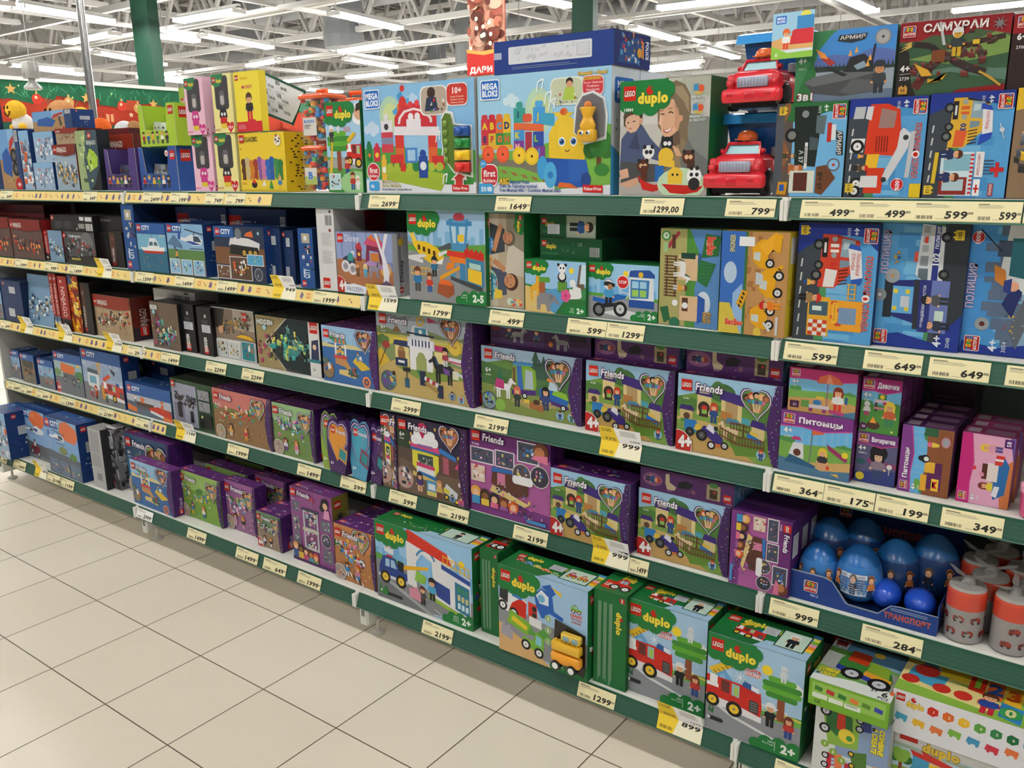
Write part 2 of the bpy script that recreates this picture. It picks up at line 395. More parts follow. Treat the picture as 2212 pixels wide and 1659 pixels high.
def agetag(c,num,name='',s=.8,g='1f7a3a',sub=''):
    k = c.H/c.W*s
    c.R(1-.5*k,0,1,.12*s,g)
    for a,b,r in ((.5,.05,.07),(.38,.11,.085),(.22,.13,.09),(.06,.13,.09)): c.E(1-a*k,b*s,r*s,g,n=12)
    c.T(num,1-.04*k,.05*s,.1*s,'f2f4ee',bold=.05,al='r');n = len(num)
    xx = 1-(.1+.085*n)*k
    c.Ln([(xx,.04*s),(xx,.16*s)],.006*s,'d8e8d8')
    for i,t in enumerate(sub.split('|')): c.T(t,xx-.015*k,(.125-.032*i)*s,.02*s,'e8f0e8',al='r',bold=.02)
def friends(c,s=1.0,y=.86,x=.04,dark='3a1a50'):
    k = c.H/c.W*s;lego(c,x,y-.07*s,.15*s)
    c.T('Friends',x+.2*k,y-.045*s,.1*s,'f4f0f6',out=dark,bold=.03,shear=.12,w=.38*k,ow=.07,rise=-.01*s)
def heartpts(x,y,r,k,n=22,lean=.12):
    o = []
    for i in range(n):
        t = 2*math.pi*i/n;a = 16*math.sin(t)**3/17;b = (13*math.cos(t)-5*math.cos(2*t)-2*math.cos(3*t)-math.cos(4*t))/15
        o.append((x+(a-b*lean)*r*k,y+b*r))
    return o
def heart(c,x,y,r,bg='6a9a4a'):
    k = c.H/c.W
    for q,cc in ((1.14,'3a1a50'),(1.07,'e8e4f0'),(1.0,'3a1a50'),(.95,bg)): c.P(heartpts(x,y,r*q,k),cc)
    F = ((-.66,.28,'2c1c14','8a5838'),(-.34,.42,'b8502c','e8b898'),(-.02,.5,'1c1820','e0b08c'),(.32,.44,'d8a868','e8b898'),(.62,.36,'7a4a2c','b87850'))
    for a,b,hair,sk in F:
        c.E(x+a*r*k,y+b*r,.24*r,hair,n=10);c.E(x+(a+.02)*r*k,y+(b-.05)*r,.15*r,sk,n=10)
        c.E(x+(a-.04)*r*k,y+(b-.03)*r,.022*r,'201010',n=5);c.E(x+(a+.08)*r*k,y+(b-.03)*r,.022*r,'201010',n=5)
    for a,cc,sk in ((-.5,'3c7ab0','8a5838'),(-.22,'4a9ab8','e8b898'),(.04,'6a4a90','e0b08c'),(.3,'4a8ab8','e8b898'),(.52,'c86a8a','b87850')):
        c.Ln([(x+a*r*k,y+.16*r),(x+(a*.45+.02)*r*k,y-.62*r)],.12*r,sk);c.Ln([(x+a*r*k,y+.18*r),(x+a*.9*r*k,y-.06*r)],.2*r,cc)
def city(c,s=1.0,y=.84,col='f0f4f8',band=None):
    k = c.H/c.W*s
    if band: c.R(0,y-.06*s,1,1,band)
    lego(c,.04,y,.13*s);c.T('CITY',.04+.17*k,y+.025*s,.085*s,col,bold=.04,w=.3*k)
def gorod(c,x,y,h):
    """red plate with the multicoloured maker's name"""
    k = h*c.H/c.W*1.12;c.RR(x,y,x+k,y+h,h*.1,'f0eae6');c.RR(x+k*.04,y+h*.04,x+k*.96,y+h*.96,h*.09,'b8221e')
    for i,(ch,cc) in enumerate(zip('ГОРОД',('3c8ad0','f0c838','58b048','f0c838','3c8ad0'))):
        c.T(ch,x+k*(.16+.17*i),y+h*(.52+(.03 if i == 1 else 0)),h*.3,cc,out='282018',bold=.06,al='c',w=k*.17,ow=.03)
    c.T('МАСТЕРОВ',x+k*.5,y+h*.18,h*.2,'f2ece8',bold=.04,al='c',w=k*.82)
def lines(c,x0,y0,x1,y1,n,col,seed=1,fill=.5):
    r = rnd(seed)
    for i in range(n):
        y = y1-(y1-y0)*(i+fill)/n;c.R(x0,y,x0+(x1-x0)*r.uniform(.7,1),y+(y1-y0)/n*fill,col)
def barcode(c,x0,y0,x1,y1,seed=1,bg='f0f0ec',col='202020',n=16):
    if bg: c.R(x0-.01,y0-.01,x1+.01,y1+.01,bg)
    r = rnd(seed);w = (x1-x0)/n
    for i in range(n): c.R(x0+w*i,y0,x0+w*(i+r.uniform(.25,.7)),y1,col)
def sticker(c,x0,y0,x1,y1,seed=0): c.R(x0,y0,x1,y1,'c8ccd0');lines(c,x0+(x1-x0)*.08,y0+(y1-y0)*.08,x1-(x1-x0)*.08,y1-(y1-y0)*.08,7,'9a9ca4',seed,.4)
def piece(c,x,y,h,t,col='e0c040'):   # small yellow brick-shaped count badge
    k = c.H/c.W*h;c.P([(x,y),(x+k,y),(x+k,y+h*.8),(x,y+h*.85)],col)
    for i in (.2,.65): c.R(x+k*i,y+h*.8,x+k*(i+.2),y+h,col)
    c.T(t,x+k*.5,y+h*.25,h*.35,'2c2410',bold=.02,al='c')

# ------------------------------------------------------------------ carton faces.  F front, S right side, T top
BR = ['b03028','2c5aa0','d8b030','3c8040','e8e8e4','2c2c30','8a5a38','c8c8c8','5a9ac8','c86a28']
DK = ['202024','38383c','505458','6a6a6c','18181c','80868a']
def base(F,S,T,f,s,t):
    F.R(0,0,1,1,f);S.R(0,0,1,1,s);T.R(0,0,1,1,t)
def dtop(T,seed=1,what='truck',badge=True):   # printed top of the green range
    T.R(0,0,1,1,'1c6e36');k = T.H/T.W
    T.P([(.46,0),(1,0),(1,.5),(.8,.34),(.55,.3)],'a8cbe4')
    lego(T,.06,.62,.22);T.T('duplo',.06+.3*k,.68,.16,'e8d048',bold=.06,w=.5*k)
    q = T.sub(.2,.2,.52,.68)
    if what == 'truck': firetruck(q)
    elif what == 'cars':
        for i,cc in enumerate(('c83028','3a7ac0','e8c038','f08028','7ab83c')): car(T.sub(.08+.11*i,.42-.045*i,.2+.11*i,.62-.045*i),cc,hub='f4f4f4',trim=cc)
    else: clutter(T.sub(.24,.2,.6,.6),14,['2c5aa0','202430','e8a8c0','7ab83c','e8e8e8','d8b030'],seed,.1,.22)
    for i,cc in enumerate(('f0c838','e88a30','e8a0b8','7ab83c','f0e060','58a0d8')):
        T.R(.62+.05*(i % 3),.6+.1*(i//3),.8+.07*(i % 3),.7+.1*(i//3),cc);T.R(.92,.3+.11*i,1,.41+.11*i,cc)
    if badge:
        T.R(.63,.2,.93,.86,'30503c');T.R(.645,.225,.915,.835,'c8e0d0')
        if what == 'cars': car(T.sub(.67,.36,.78,.7),'c83028');car(T.sub(.79,.36,.9,.7),'e88030')
        else: fig(T,.78,.26,.5,'202428','181a20','e8ece8',hat='e8ece8' if what == 'truck' else '202428')
    if what != 'gen': sticker(T,.46,.5,.61,.78)
def dside(S,seed=1):
    S.R(0,0,1,1,'1c6e36');lego(S,.12,.84,.09);S.T('duplo',.5,.8,.07,'e8d048',bold=.06,w=.4)
    clutter(S.sub(.1,.2,.8,.55),12,['2c4a9a','c83028','e0b838','e8e8e8','202020'],seed,.1,.22)
def s_duplofire(F,S,T,sd=1):
    base(F,S,T,'a9cbe6','1c6e36','1c6e36');dtop(T,1,'truck');dside(S,3)
    F.P([(0,.5),(.12,.72),(.2,.66),(.36,.5),(.5,.42),(.5,.3),(0,.3)],'6fa6d6');F.E(.06,.6,.03,'8fbde2');F.E(.17,.58,.03,'8fbde2');hills(F,.42,.01,'5d9a4a',1,1)
    F.P([(0,0),(1,0),(1,.34),(.6,.33),(0,.42)],'8f9298');F.P([(0,.31),(.3,.2),(.7,.13),(1,.1),(1,.125),(.7,.155),(.3,.23),(0,.34)],'dcdedf')
    F.P([(.55,.42),(1,.4),(1,.34),(.75,.32),(.55,.36)],'6fae50');F.P([(.8,.43),(1,.41),(1,.39),(.85,.4)],'e0cc58')
    sun(F,.63,.8,.045);cloud(F,.93,.69,.05);fence(F,.5,.66,.4,.06,'e8eee8',3);fence(F,.5,.85,.38,.07,'e8eee8',4)
    blocktree(F,.79,.34,.42);fig(F,.8,.73,.16,'d8dce0','d8dce0','d8dce0','d8dce0');F.P([(.77,.86),(.785,.9),(.8,.87)],'d8dce0');F.P([(.83,.86),(.815,.9),(.8,.87)],'d8dce0')
    firetruck(F.sub(0,.26,.6,.72));F.R(.42,.69,.56,.72,'d84840');F.T('LIGHT&',.49,.735,.028,'d84840',out='f4e8e8',bold=.05,al='c');F.T('SOUND',.49,.695,.028,'f4e8e8',out='d84840',bold=.05,al='c')
    for a in range(0,360,45): F.Ln([(.36,.64),(.36+.06*math.cos(math.radians(a)),.64+.05*math.sin(math.radians(a)))],.008,'eef6fc')
    for a,b in ((.52,.8),(.55,.82)): F.Ln([(a,b),(a,b+.04)],.006,'f4f8fc');F.E(a-.008,b,.009,'f4f8fc',n=6)
    fig(F,.69,.25,.24,'1c1c20','141418','e8ece8',hat='e6e9ea',arm=.1);fig(F,.88,.2,.22,'b83a34','2c4a90','6a3420',kind=1)
    F.P([(.03,.2),(.05,.27),(.06,.2),(.09,.26),(.09,.18)],'2c6a3c')
    F.RR(.02,.11,.2,.15,.02,'242428');F.E(.04,.13,.018,'e0e0e0')
    duplo(F,.95,top=1.0);agetag(F,'2+',sub='10901|Fire Truck')
def s_duplopolice(F,S,T,sd=1):
    base(F,S,T,'9cc8ea','1c6e36','1c6e36');dtop(T,4,'gen');dside(S,5);skyline(F,.45,.32,'77b2e0',4)
    F.P([(0,.05),(1,0),(1,.34),(.45,.46),(0,.58)],'85888c');F.P([(.1,.0),(.62,.0),(.1,.3)],'a8abac')
    F.P([(.0,.3),(.55,.0),(1,0),(0,0)],'74777c');hills(F.sub(0,.5,.3,.7),.3,.1,'5aa04a')
    cloud(F,.76,.76,.06);sun(F,.9,.77,.04)
    F.P([(.34,.3),(.44,.28),(.44,.62),(.5,.74),(.6,.68),(.62,.24),(.98,.13),(.98,.62),(.78,.66),(.78,.8),(.34,.88)],'e9e9ea')
    F.P([(.46,.36),(.46,.62),(.5,.7),(.58,.68),(.6,.28)],'8ec2ea');F.arc(.54,.6,.2,30,150,.03,'4a86b8',sx=.8)
    F.P([(.32,.93),(.36,1.0),(.76,.84),(.8,.72),(.78,.7),(.32,.86)],'cf3a2c')
    for i in range(10): F.R(.36+.04*i,.97-.016*i,.385+.04*i,.995-.016*i,'d8483a')
    F.P([(.7,.64),(.98,.54),(.98,.6),(.7,.7)],'2a4a9a');fence(F,.72,.97,.7,.12,'e8b838',6,-.07)
    F.P([(.6,.3),(.78,.22),(.78,.42),(.6,.48)],'2a4490');F.P([(.83,.2),(.97,.15),(.97,.5),(.83,.54)],'2e7898')
    for i in range(3):
        for j in range(3): F.R(.855+.038*i,.22+.1*j-.01*i,.882+.038*i,.29+.1*j-.01*i,('cfe4ec','c8c088','3c8860')[j])
    F.P([(.56,.22),(.96,.08),(.96,.12),(.56,.27)],'98bc40')
    F.P([(.3,.46),(.56,.56),(.57,.6),(.3,.52)],'e8b030');F.P([(.22,.4),(.3,.38),(.31,.54),(.25,.56)],'202020')
    F.P([(.42,.38),(.52,.36),(.55,.46),(.44,.52)],'86b84a')
    car(F.sub(.02,.2,.35,.62),'244088',trim='d8dce4');F.P([(.1,.63),(.2,.61),(.2,.67),(.1,.68)],'e4e8ee');F.R(.12,.67,.18,.7,'b03030')
    for a in range(0,360,45): F.Ln([(.15,.68),(.15+.07*math.cos(math.radians(a)),.68+.07*math.sin(math.radians(a)))],.008,'eef6fc')
    fig(F,.6,.2,.28,'4aa0c8','181818','181818',hat='181a20');fig(F,.5,.1,.24,'484848','242424','5a3020');F.P([(.36,.15),(.48,.12),(.48,.24),(.36,.27)],'d890a4');F.R(.4,.25,.46,.29,'d890a4')
    F.P([(.02,.06),(.04,.2),(.06,.1),(.1,.18),(.14,.05)],'2f7a3a');F.E(.05,.1,.014,'f0f0f0');F.RR(.12,.06,.28,.1,.02,'242428')
    F.Ln([(.62,.1),(.72,.04),(.62,.03)],.008,'e8e8e8')
    duplo(F,1.0);agetag(F,'2+',sub='10902|Police|Station')
def s_duplocars(F,S,T,sd=1):
    base(F,S,T,'a6c9e8','1c6e36','1c6e36');dtop(T,4,'cars');dside(S,6)
    F.P([(0,.1),(1,.02),(1,.42),(.4,.5),(0,.62)],'8e9094');F.P([(0,0),(.62,0),(.3,.2),(0,.34)],'d8b078');hills(F.sub(.3,.3,.66,.5),.4,.2,'58a044')
    F.P([(0,.5),(.32,.46),(.33,.66),(.24,.7),(.02,.7)],'ececec');F.P([(.12,.5),(.32,.46),(.33,.64),(.26,.68),(.16,.6)],'cc3024');F.P([(.16,.68),(.28,.66),(.28,.74),(.18,.76)],'3a7ac0')
    F.P([(.01,.62),(.11,.58),(.12,.78),(.02,.8)],'303034');F.P([(0,.8),(.28,.74),(.28,.78),(0,.84)],'9a9ea2');wheel(F,.05,.54,.06,'f0f0f0');wheel(F,.18,.49,.06,'f0f0f0')
    F.P([(.35,.5),(.45,.48),(.45,.66),(.35,.68)],'d03a2c');F.P([(.36,.42),(.5,.4),(.5,.5),(.36,.52)],'e4e4e4');F.E(.42,.61,.03,'282828');F.E(.42,.54,.03,'283828')
    F.P([(.42,.78),(.5,.88),(.62,.84),(.64,.66),(.74,.62),(.74,.58),(.58,.62),(.56,.55),(.5,.54),(.44,.66)],'2c62b4');F.P([(.44,.78),(.5,.86),(.58,.8),(.58,.7),(.48,.7)],'e8eef2');F.E(.5,.76,.045,'78b8d8');F.P([(.5,.9),(.62,.82),(.66,.86),(.6,.95)],'2c62b4');F.P([(.6,.93),(.72,.84),(.72,.89)],'e8c038')
    F.P([(.1,.36),(.34,.28),(.38,.42),(.14,.52)],'7cb43c');F.P([(.15,.4),(.33,.33),(.34,.38),(.17,.46)],'e8c838');F.P([(.28,.18),(.52,.1),(.53,.3),(.44,.36),(.4,.24),(.28,.26)],'78b040');F.P([(.43,.22),(.5,.2),(.5,.3),(.44,.32)],'88c8d8')
    wheel(F,.32,.17,.06,'f0f0f0');wheel(F,.47,.12,.06,'f0f0f0');F.P([(.02,.2),(.16,.16),(.17,.28),(.04,.32)],'a8a4b0');F.E(.06,.33,.02,'a8a4b0');F.E(.12,.31,.02,'a8a4b0')
    for i in range(3): F.E(.575,.3+.13*i,.04,'b8d0a0');F.E(.575,.3+.13*i,.033,'8fb070');F.T(str(i+1),.575,.28+.13*i,.035,'f4f6f0',al='c',bold=.04)
    F.T('LEARN',.88,.68,.03,'d04838',out='f0f0f0',al='c',bold=.05,w=.12);F.T('THE SHAPES',.88,.645,.02,'d04838',al='c',bold=.02,w=.12);F.T('& MORE',.88,.61,.02,'d04838',al='c',bold=.02,w=.1);car(F.sub(.82,.72,.94,.82),'7ab83c',hub='e8e8e8',trim='cc4030')
    duplo(F,1.0);agetag(F,'1½+',sub='10886|My First|Car Creations')
def s_duploair(F,S,T,sd=1):
    base(F,S,T,'a4c8e4','1c6e36','1c6e36');dside(S,7);skyline(F,.6,.24,'7fb0d4',9);F.P([(0,0),(1,0),(1,.5),(0,.66)],'8c8e90');F.P([(0,.62),(0,.56),(.6,.5),(1,.5),(1,.66),(.5,.62)],'5f9a44');F.P([(.3,.56),(.78,.62),(.8,.66),(.55,.66)],'50545a')
    F.P([(.55,.92),(.8,.92),(.76,.58),(.58,.58)],'4c8eb8');F.P([(.52,.9),(.84,.9),(.84,.85),(.52,.85)],'3c7eb0');F.P([(.58,.84),(.64,.84),(.64,.66),(.6,.66)],'b8d4e4');F.P([(.68,.84),(.76,.84),(.74,.66),(.68,.66)],'b8d4e4');F.P([(.66,.75),(.74,.76),(.74,.68),(.66,.68)],'e8c038')
    F.E(.68,.94,.045,'c04858',sx=1.8);F.R(.6,.88,.76,.9,'5898c0')
    F.P([(.52,.58),(.76,.56),(.76,.5),(.52,.52)],'d84030');F.P([(.55,.52),(.75,.5),(.75,.44),(.55,.46)],'e88030');F.P([(.74,.6),(.98,.56),(.98,.48),(.74,.52)],'c83028')
    for i in range(4): F.E(.78+.055*i,.605-.01*i,.015,'c83028')
    F.P([(.55,.46),(.62,.45),(.62,.28),(.55,.3)],'4c90b8');F.P([(.68,.45),(.75,.44),(.75,.2),(.68,.22)],'4080a8');F.P([(.76,.5),(.98,.48),(.98,.2),(.76,.24)],'3a7ea0');F.P([(.8,.46),(.94,.44),(.94,.38),(.8,.4)],'b0d0c8');F.P([(.78,.4),(.95,.37),(.95,.22),(.78,.26)],'e8c038')
    F.P([(.42,.24),(.68,.38),(.68,.42),(.42,.29)],'e0a030');F.P([(.5,.36),(.6,.38),(.62,.46),(.52,.44)],'e08030');F.P([(.56,.26),(.96,.14),(.96,.2),(.56,.3)],'404448')
    F.P([(.0,.5),(.2,.46),(.2,.42),(0,.46)],'dcdcdc');plane(F.sub(.02,.38,.5,.78));F.P([(.4,.54),(.52,.58),(.52,.55),(.42,.5)],'e0e0e0');fence(F,.04,.28,.28,.1,'e0b040',5)
    fig(F,.35,.28,.22,'2f6c8c','202428','181818',hat='181c24');fig(F,.12,.1,.28,'2f78a8','4a4a44','6a3c20');fig(F,.28,.1,.22,'c84030','3060a0','6a3c20')
    F.P([(.38,.1),(.52,.05),(.6,.1),(.6,.2),(.4,.22)],'9a5030');F.P([(.4,.2),(.44,.26),(.56,.24),(.58,.19)],'e06a30')
    duplo(F,.9);agetag(F,'2-5',s=.75,sub='10871|Airport')
def s_duplozoo(F,S,T,sd=1):
    base(F,S,T,'9cc8ea','1c6e36','1c6e36');hills(F,.5,.04,'3f8a50',2,1);F.P([(0,0),(.6,0),(.5,.2),(.2,.45),(0,.5)],'d8bc78');F.P([(.3,.42),(.6,.5),(.7,.3),(.5,0),(.36,.1)],'5a9ccc');F.P([(.5,.0),(1,0),(1,.3),(.7,.34)],'2c7038');F.P([(.85,.5),(.9,.95),(.95,.95),(.98,.5)],'6a5848');F.P([(.9,.6),(1,.6),(1,.95),(.93,.95)],'cfe4f0')
    sun(F,.77,.83,.05);F.R(.22,.35,.34,.62,'a05a34');F.RR(.18,.58,.42,.68,.03,'5a9a3c')
    F.P([(.1,.2),(.13,.2),(.14,.4),(.2,.42),(.2,.2),(.24,.2),(.24,.55),(.24,.78),(.28,.78),(.28,.86),(.2,.86),(.18,.56),(.08,.46)],'e0a838');clutter(F.sub(.08,.36,.24,.56),9,['6a4a20'],4,.05,.1,False)
    F.P([(.2,.05),(.26,.05),(.27,.16),(.36,.16),(.37,.03),(.43,.03),(.44,.2),(.5,.22),(.56,.16),(.58,.2),(.5,.34),(.42,.38),(.26,.38),(.2,.28)],'86868a');F.E(.44,.3,.05,'74747a')
    F.R(.55,.42,.7,.62,'3c7a38')
    for i in range(4): F.R(.56+.035*i,.44,.575+.035*i,.6,'86b83c')
    F.E(.62,.7,.1,'202224');F.E(.62,.72,.07,'f0f0f0');F.E(.62,.86,.085,'f2f2f2');F.E(.56,.93,.03,'202224');F.E(.68,.93,.03,'202224');F.E(.595,.87,.02,'202224');F.E(.645,.87,.02,'202224')
    F.P([(.74,.3),(.9,.32),(.94,.36),(.92,.52),(.82,.56),(.78,.48),(.74,.5)],'e8e8e8');F.E(.79,.6,.07,'ececec')
    for i in range(5): F.E(.68+.045*math.cos(i*1.257),.36+.07*math.sin(i*1.257),.055,'d85a90')
    F.E(.68,.36,.025,'a83060');duplo(F,1.0);agetag(F,'2+',s=.95,sub='10904|Baby|Animals')
def s_duplobike(F,S,T,sd=1):
    base(F,S,T,'9ccbec','1c6e36','1c6e36');dside(S,2);skyline(F,.4,.35,'74b4e4',8);F.P([(0,0),(1,0),(1,.36),(0,.46)],'96989a');F.P([(0,.4),(1,.36),(1,.42),(0,.46)],'58a048');F.P([(.2,.1),(.7,.0),(.9,.1),(.5,.2)],'d8dadc')
    sun(F,.55,.83,.05);cloud(F,.64,.85,.05);F.P([(.6,.82),(.93,.82),(.95,.24),(.6,.26)],'e4e8ea');F.P([(.62,.9),(.88,.92),(.95,.84),(.95,.78),(.6,.78),(.6,.86)],'2a5098');F.E(.76,.83,.05,'e0b838');F.R(.6,.24,.95,.38,'24509a');F.P([(.62,.74),(.88,.74),(.87,.42),(.62,.4)],'3a7ab8')
    for a in (.64,.75):
        for b in (.44,.59): F.R(a,b,a+.09,b+.12,'a8d4ec' if b > .5 else '9cc860')
    F.E(.51,.68,.125,'f0f0f0');F.E(.51,.68,.11,'d03030');F.T('STOP',.51,.655,.05,'f4f4f4',al='c',bold=.04,w=.11);F.Ln([(.46,.56),(.5,.5),(.6,.48),(.57,.4),(.5,.38)],.015,'e8e8e8')
    wheel(F,.17,.15,.13,'707478');wheel(F,.48,.19,.14,'c8ccd0');F.P([(.08,.3),(.3,.26),(.46,.36),(.55,.38),(.56,.44),(.44,.46),(.36,.42),(.3,.34),(.08,.38)],'2a68b8');F.P([(.2,.18),(.44,.24),(.42,.3),(.2,.26)],'20242a')
    fig(F,.31,.24,.46,'4a98c8','1c1c20','e8e8e8',hat='1c1c20');F.E(.31,.62,.09,'eceeee');F.P([(.24,.6),(.4,.58),(.4,.64),(.3,.68),(.24,.66)],'20242a');F.E(.33,.58,.05,'b07850')
    duplo(F,1.0);agetag(F,'2+',s=.95,sub='10900|Police Bike')
def s_duplophoto(F,S,T,sd=1):
    base(F,S,T,'b8a890','1c6e36','1c6e36');c = F.cw();c.R(0,0,1,1,'b5a58c');c.R(0,.55,.4,1,'8a8470');c.P([(0,0),(1,0),(1,.3),(0,.34)],'c8bca8');c.P([(.3,.6),(.62,.5),(.66,1),(.4,1)],'c8c0b0')
    for x,y,s,hr,sk,sh in ((.26,.56,.26,'60564a','b88060','3c4048'),(.72,.6,.3,'4a2c1c','c08862','485064')):
        c.P([(x-.16,.1),(x+.18,.1),(x+.14,y-.06),(x-.1,y-.06)],sh);c.E(x,y+.06,s*.62,hr,n=16);c.E(x-.01,y+.02,s*.5,sk,n=16);c.Ln([(x-.05,y-.04),(x+.02,y-.05)],.015,'7a3830')
        for e in (-.05,.03): c.E(x+e,y+.05,.016,'302018',n=6)
    c.Ln([(.12,.4),(.4,.2)],.12,'c08862');c.Ln([(.6,.5),(.5,.2)],.12,'c08862')
    car(c.sub(.24,.02,.44,.22),'4a90c8',hub='e8e8e8');car(c.sub(.46,.05,.6,.2),'e8a030',hub='e8e8e8');c.E(.76,.1,.2,'b8d8b8',sx=1.6);car(c.sub(.62,.02,.94,.3),'3a8a98',hub='f0f0f0',trim='e8903c');c.P([(.8,.22),(.92,.2),(.9,.42),(.82,.42)],'e8c848')
    c.E(.93,.62,.08,'c8d8c0');c.E(.93,.86,.08,'d8c8a0');clutter(c.sub(.88,.55,.97,.9),8,['d85040','4a90c8','e8b040'],3,.1,.2)
    duplo(c,.8)
def s_duplofam(F,S,T,sd=1):
    base(F,S,T,'c4c2ba','1c6e36','1c6e36');F.R(0,.62,.5,1,'d4d2cc');F.P([(0,0),(1,0),(1,.1),(0,.14)],'b0aaa4');F.E(.85,.92,.12,'b0b4a4',sx=1.4)
    F.P([(.48,.2),(.45,.4),(.52,.6),(.66,.72),(1,.66),(1,.16),(.7,.1)],'6d706e');F.P([(.7,.6),(.86,.7),(1,.66),(1,.3),(.84,.4)],'82867f')
    F.P([(.44,.6),(.43,.76),(.47,.88),(.54,.95),(.63,.98),(.73,.94),(.79,.85),(.8,.72),(.77,.58),(.78,.46),(.7,.4),(.58,.44)],'7e6c55');F.P([(.5,.84),(.58,.93),(.7,.93),(.77,.84),(.78,.7),(.72,.8),(.62,.88)],'a08c70')
    F.P([(.455,.65),(.46,.74),(.49,.8),(.55,.84),(.61,.82),(.65,.74),(.68,.66),(.66,.57),(.6,.5),(.53,.49),(.485,.54),(.47,.6),(.445,.625)],'dcae8e');F.P([(.6,.8),(.66,.74),(.69,.64),(.66,.54),(.62,.6),(.63,.7)],'c8987a');F.E(.69,.66,.03,'d09c7c',sx=.8,n=8)
    F.P([(.5,.575),(.53,.565),(.575,.575),(.61,.6),(.59,.56),(.54,.535),(.505,.55)],'b05c50');F.P([(.508,.57),(.535,.562),(.575,.574),(.6,.592),(.58,.562),(.535,.548)],'f6f0ee');F.P([(.458,.65),(.475,.7),(.49,.64),(.475,.615),(.45,.625)],'e6bc9e')
    F.Ln([(.47,.7),(.49,.705),(.51,.695)],.01,'4a3428');F.Ln([(.555,.71),(.58,.72),(.61,.705)],.011,'4a3428');F.Ln([(.465,.73),(.5,.735)],.008,'8a7058');F.Ln([(.55,.745),(.6,.75)],.008,'8a7058');F.P([(.6,.52),(.68,.56),(.7,.46),(.6,.3),(.52,.22),(.53,.38)],'6a5446');F.P([(.62,.42),(.68,.44),(.72,.2),(.63,.14)],'94805f');F.P([(.7,.5),(.76,.46),(.72,.3),(.69,.4)],'8a765c')
    F.P([(.0,.16),(.02,.5),(.14,.62),(.26,.62),(.36,.5),(.48,.4),(.46,.3),(.3,.34),(.3,.16)],'4c5878');F.P([(.02,.3),(.46,.27),(.42,.12),(.02,.1)],'4c4c4c');F.P([(.1,.42),(.24,.4),(.2,.56)],'3c4460')
    F.P([(.045,.62),(.04,.7),(.07,.78),(.14,.81),(.22,.79),(.265,.72),(.26,.66),(.24,.6),(.1,.58)],'4c3c30');F.P([(.06,.64),(.075,.69),(.14,.71),(.2,.73),(.235,.68),(.23,.61),(.19,.565),(.13,.55),(.085,.575)],'dcb498');F.E(.245,.65,.028,'d0a084',sx=.7,n=8);F.P([(.05,.66),(.1,.7),(.2,.72),(.23,.76),(.12,.78),(.05,.74)],'5a483a')
    F.Ln([(.085,.645),(.11,.64)],.009,'382820');F.Ln([(.15,.65),(.18,.655)],.009,'382820');F.Ln([(.105,.59),(.14,.59)],.009,'b06a5c');F.P([(.1,.62),(.13,.61),(.12,.645)],'e8c4a8')
    F.P([(.0,.22),(.1,.24),(.12,.16),(.02,.14)],'d8ac90');F.P([(.6,.44),(.68,.4),(.72,.34),(.66,.34)],'d8a888');F.P([(.0,.1),(.22,.16),(.24,.1),(.1,.06)],'d0a488')
    F.P([(.22,.18),(.3,.12),(.42,.09),(.52,.12),(.52,.06),(.4,.03),(.28,.05)],'c02c24')
    for x,y,a,b in ((.34,.38,'f0f0f0','282828'),(.55,.45,'202428','e8e8e8'),(.28,.26,'5a3020','e0b890'),(.79,.33,'5a3020','e0b890')): F.E(x,y,.06,a);F.E(x-.02,y+.0,.02,b,n=8);F.E(x+.025,y,.02,b,n=8);F.E(x-.045,y+.045,.02,'282828',n=8);F.E(x+.045,y+.045,.02,'282828',n=8)
    F.E(.54,.34,.075,'e8c044');F.P([(.46,.26),(.64,.24),(.64,.3),(.46,.34)],'e8c044');F.R(.42,.12,.52,.26,'2c68b0');F.P([(.26,.14),(.33,.12),(.33,.26),(.26,.26)],'5a3020');F.R(.78,.2,.86,.3,'4a2c1c')
    F.E(.72,.1,.14,'c4dcb8',sx=1.7);F.P([(.5,.1),(.96,.08),(.9,.03),(.76,.01),(.6,.02)],'c02c24');F.E(.65,.17,.075,'e8c044');F.P([(.57,.1),(.73,.1),(.73,.16),(.57,.15)],'e8c044');F.E(.86,.17,.07,'f2f2f2');F.E(.86,.1,.055,'282828')
    for x in (.83,.89): F.E(x,.18,.018,'282828',n=8);F.E(x,.235,.02,'282828',n=8)
    for x in (.625,.675): F.E(x,.18,.012,'282828',n=8)
    for y in (.86,.7): F.E(.88,y+.03,.045,'c8b060');F.E(.9,y+.04,.03,'d85a3c');F.P([(.82,y+.02),(.88,y+.02),(.87,y+.08),(.82,y+.07)],'4a90c0')
    F.T('FINE MOTOR',.88,.82,.022,'e8ece8',out='3a6a64',al='c',bold=.03,w=.16);F.T('SKILLS',.88,.79,.022,'e8ece8',out='3a6a64',al='c',bold=.03)
    F.T('IMAGINATION',.88,.66,.022,'e8ece8',out='3a6a64',al='c',bold=.03,w=.18);F.T('& CREATIVITY',.88,.63,.022,'e8ece8',out='3a6a64',al='c',bold=.03,w=.18)
    duplo(F,1.0);F.T('10884',.05,.74,.026,'f0f0f0',bold=.03);T.R(0,.5,1,1,'2c6a44')
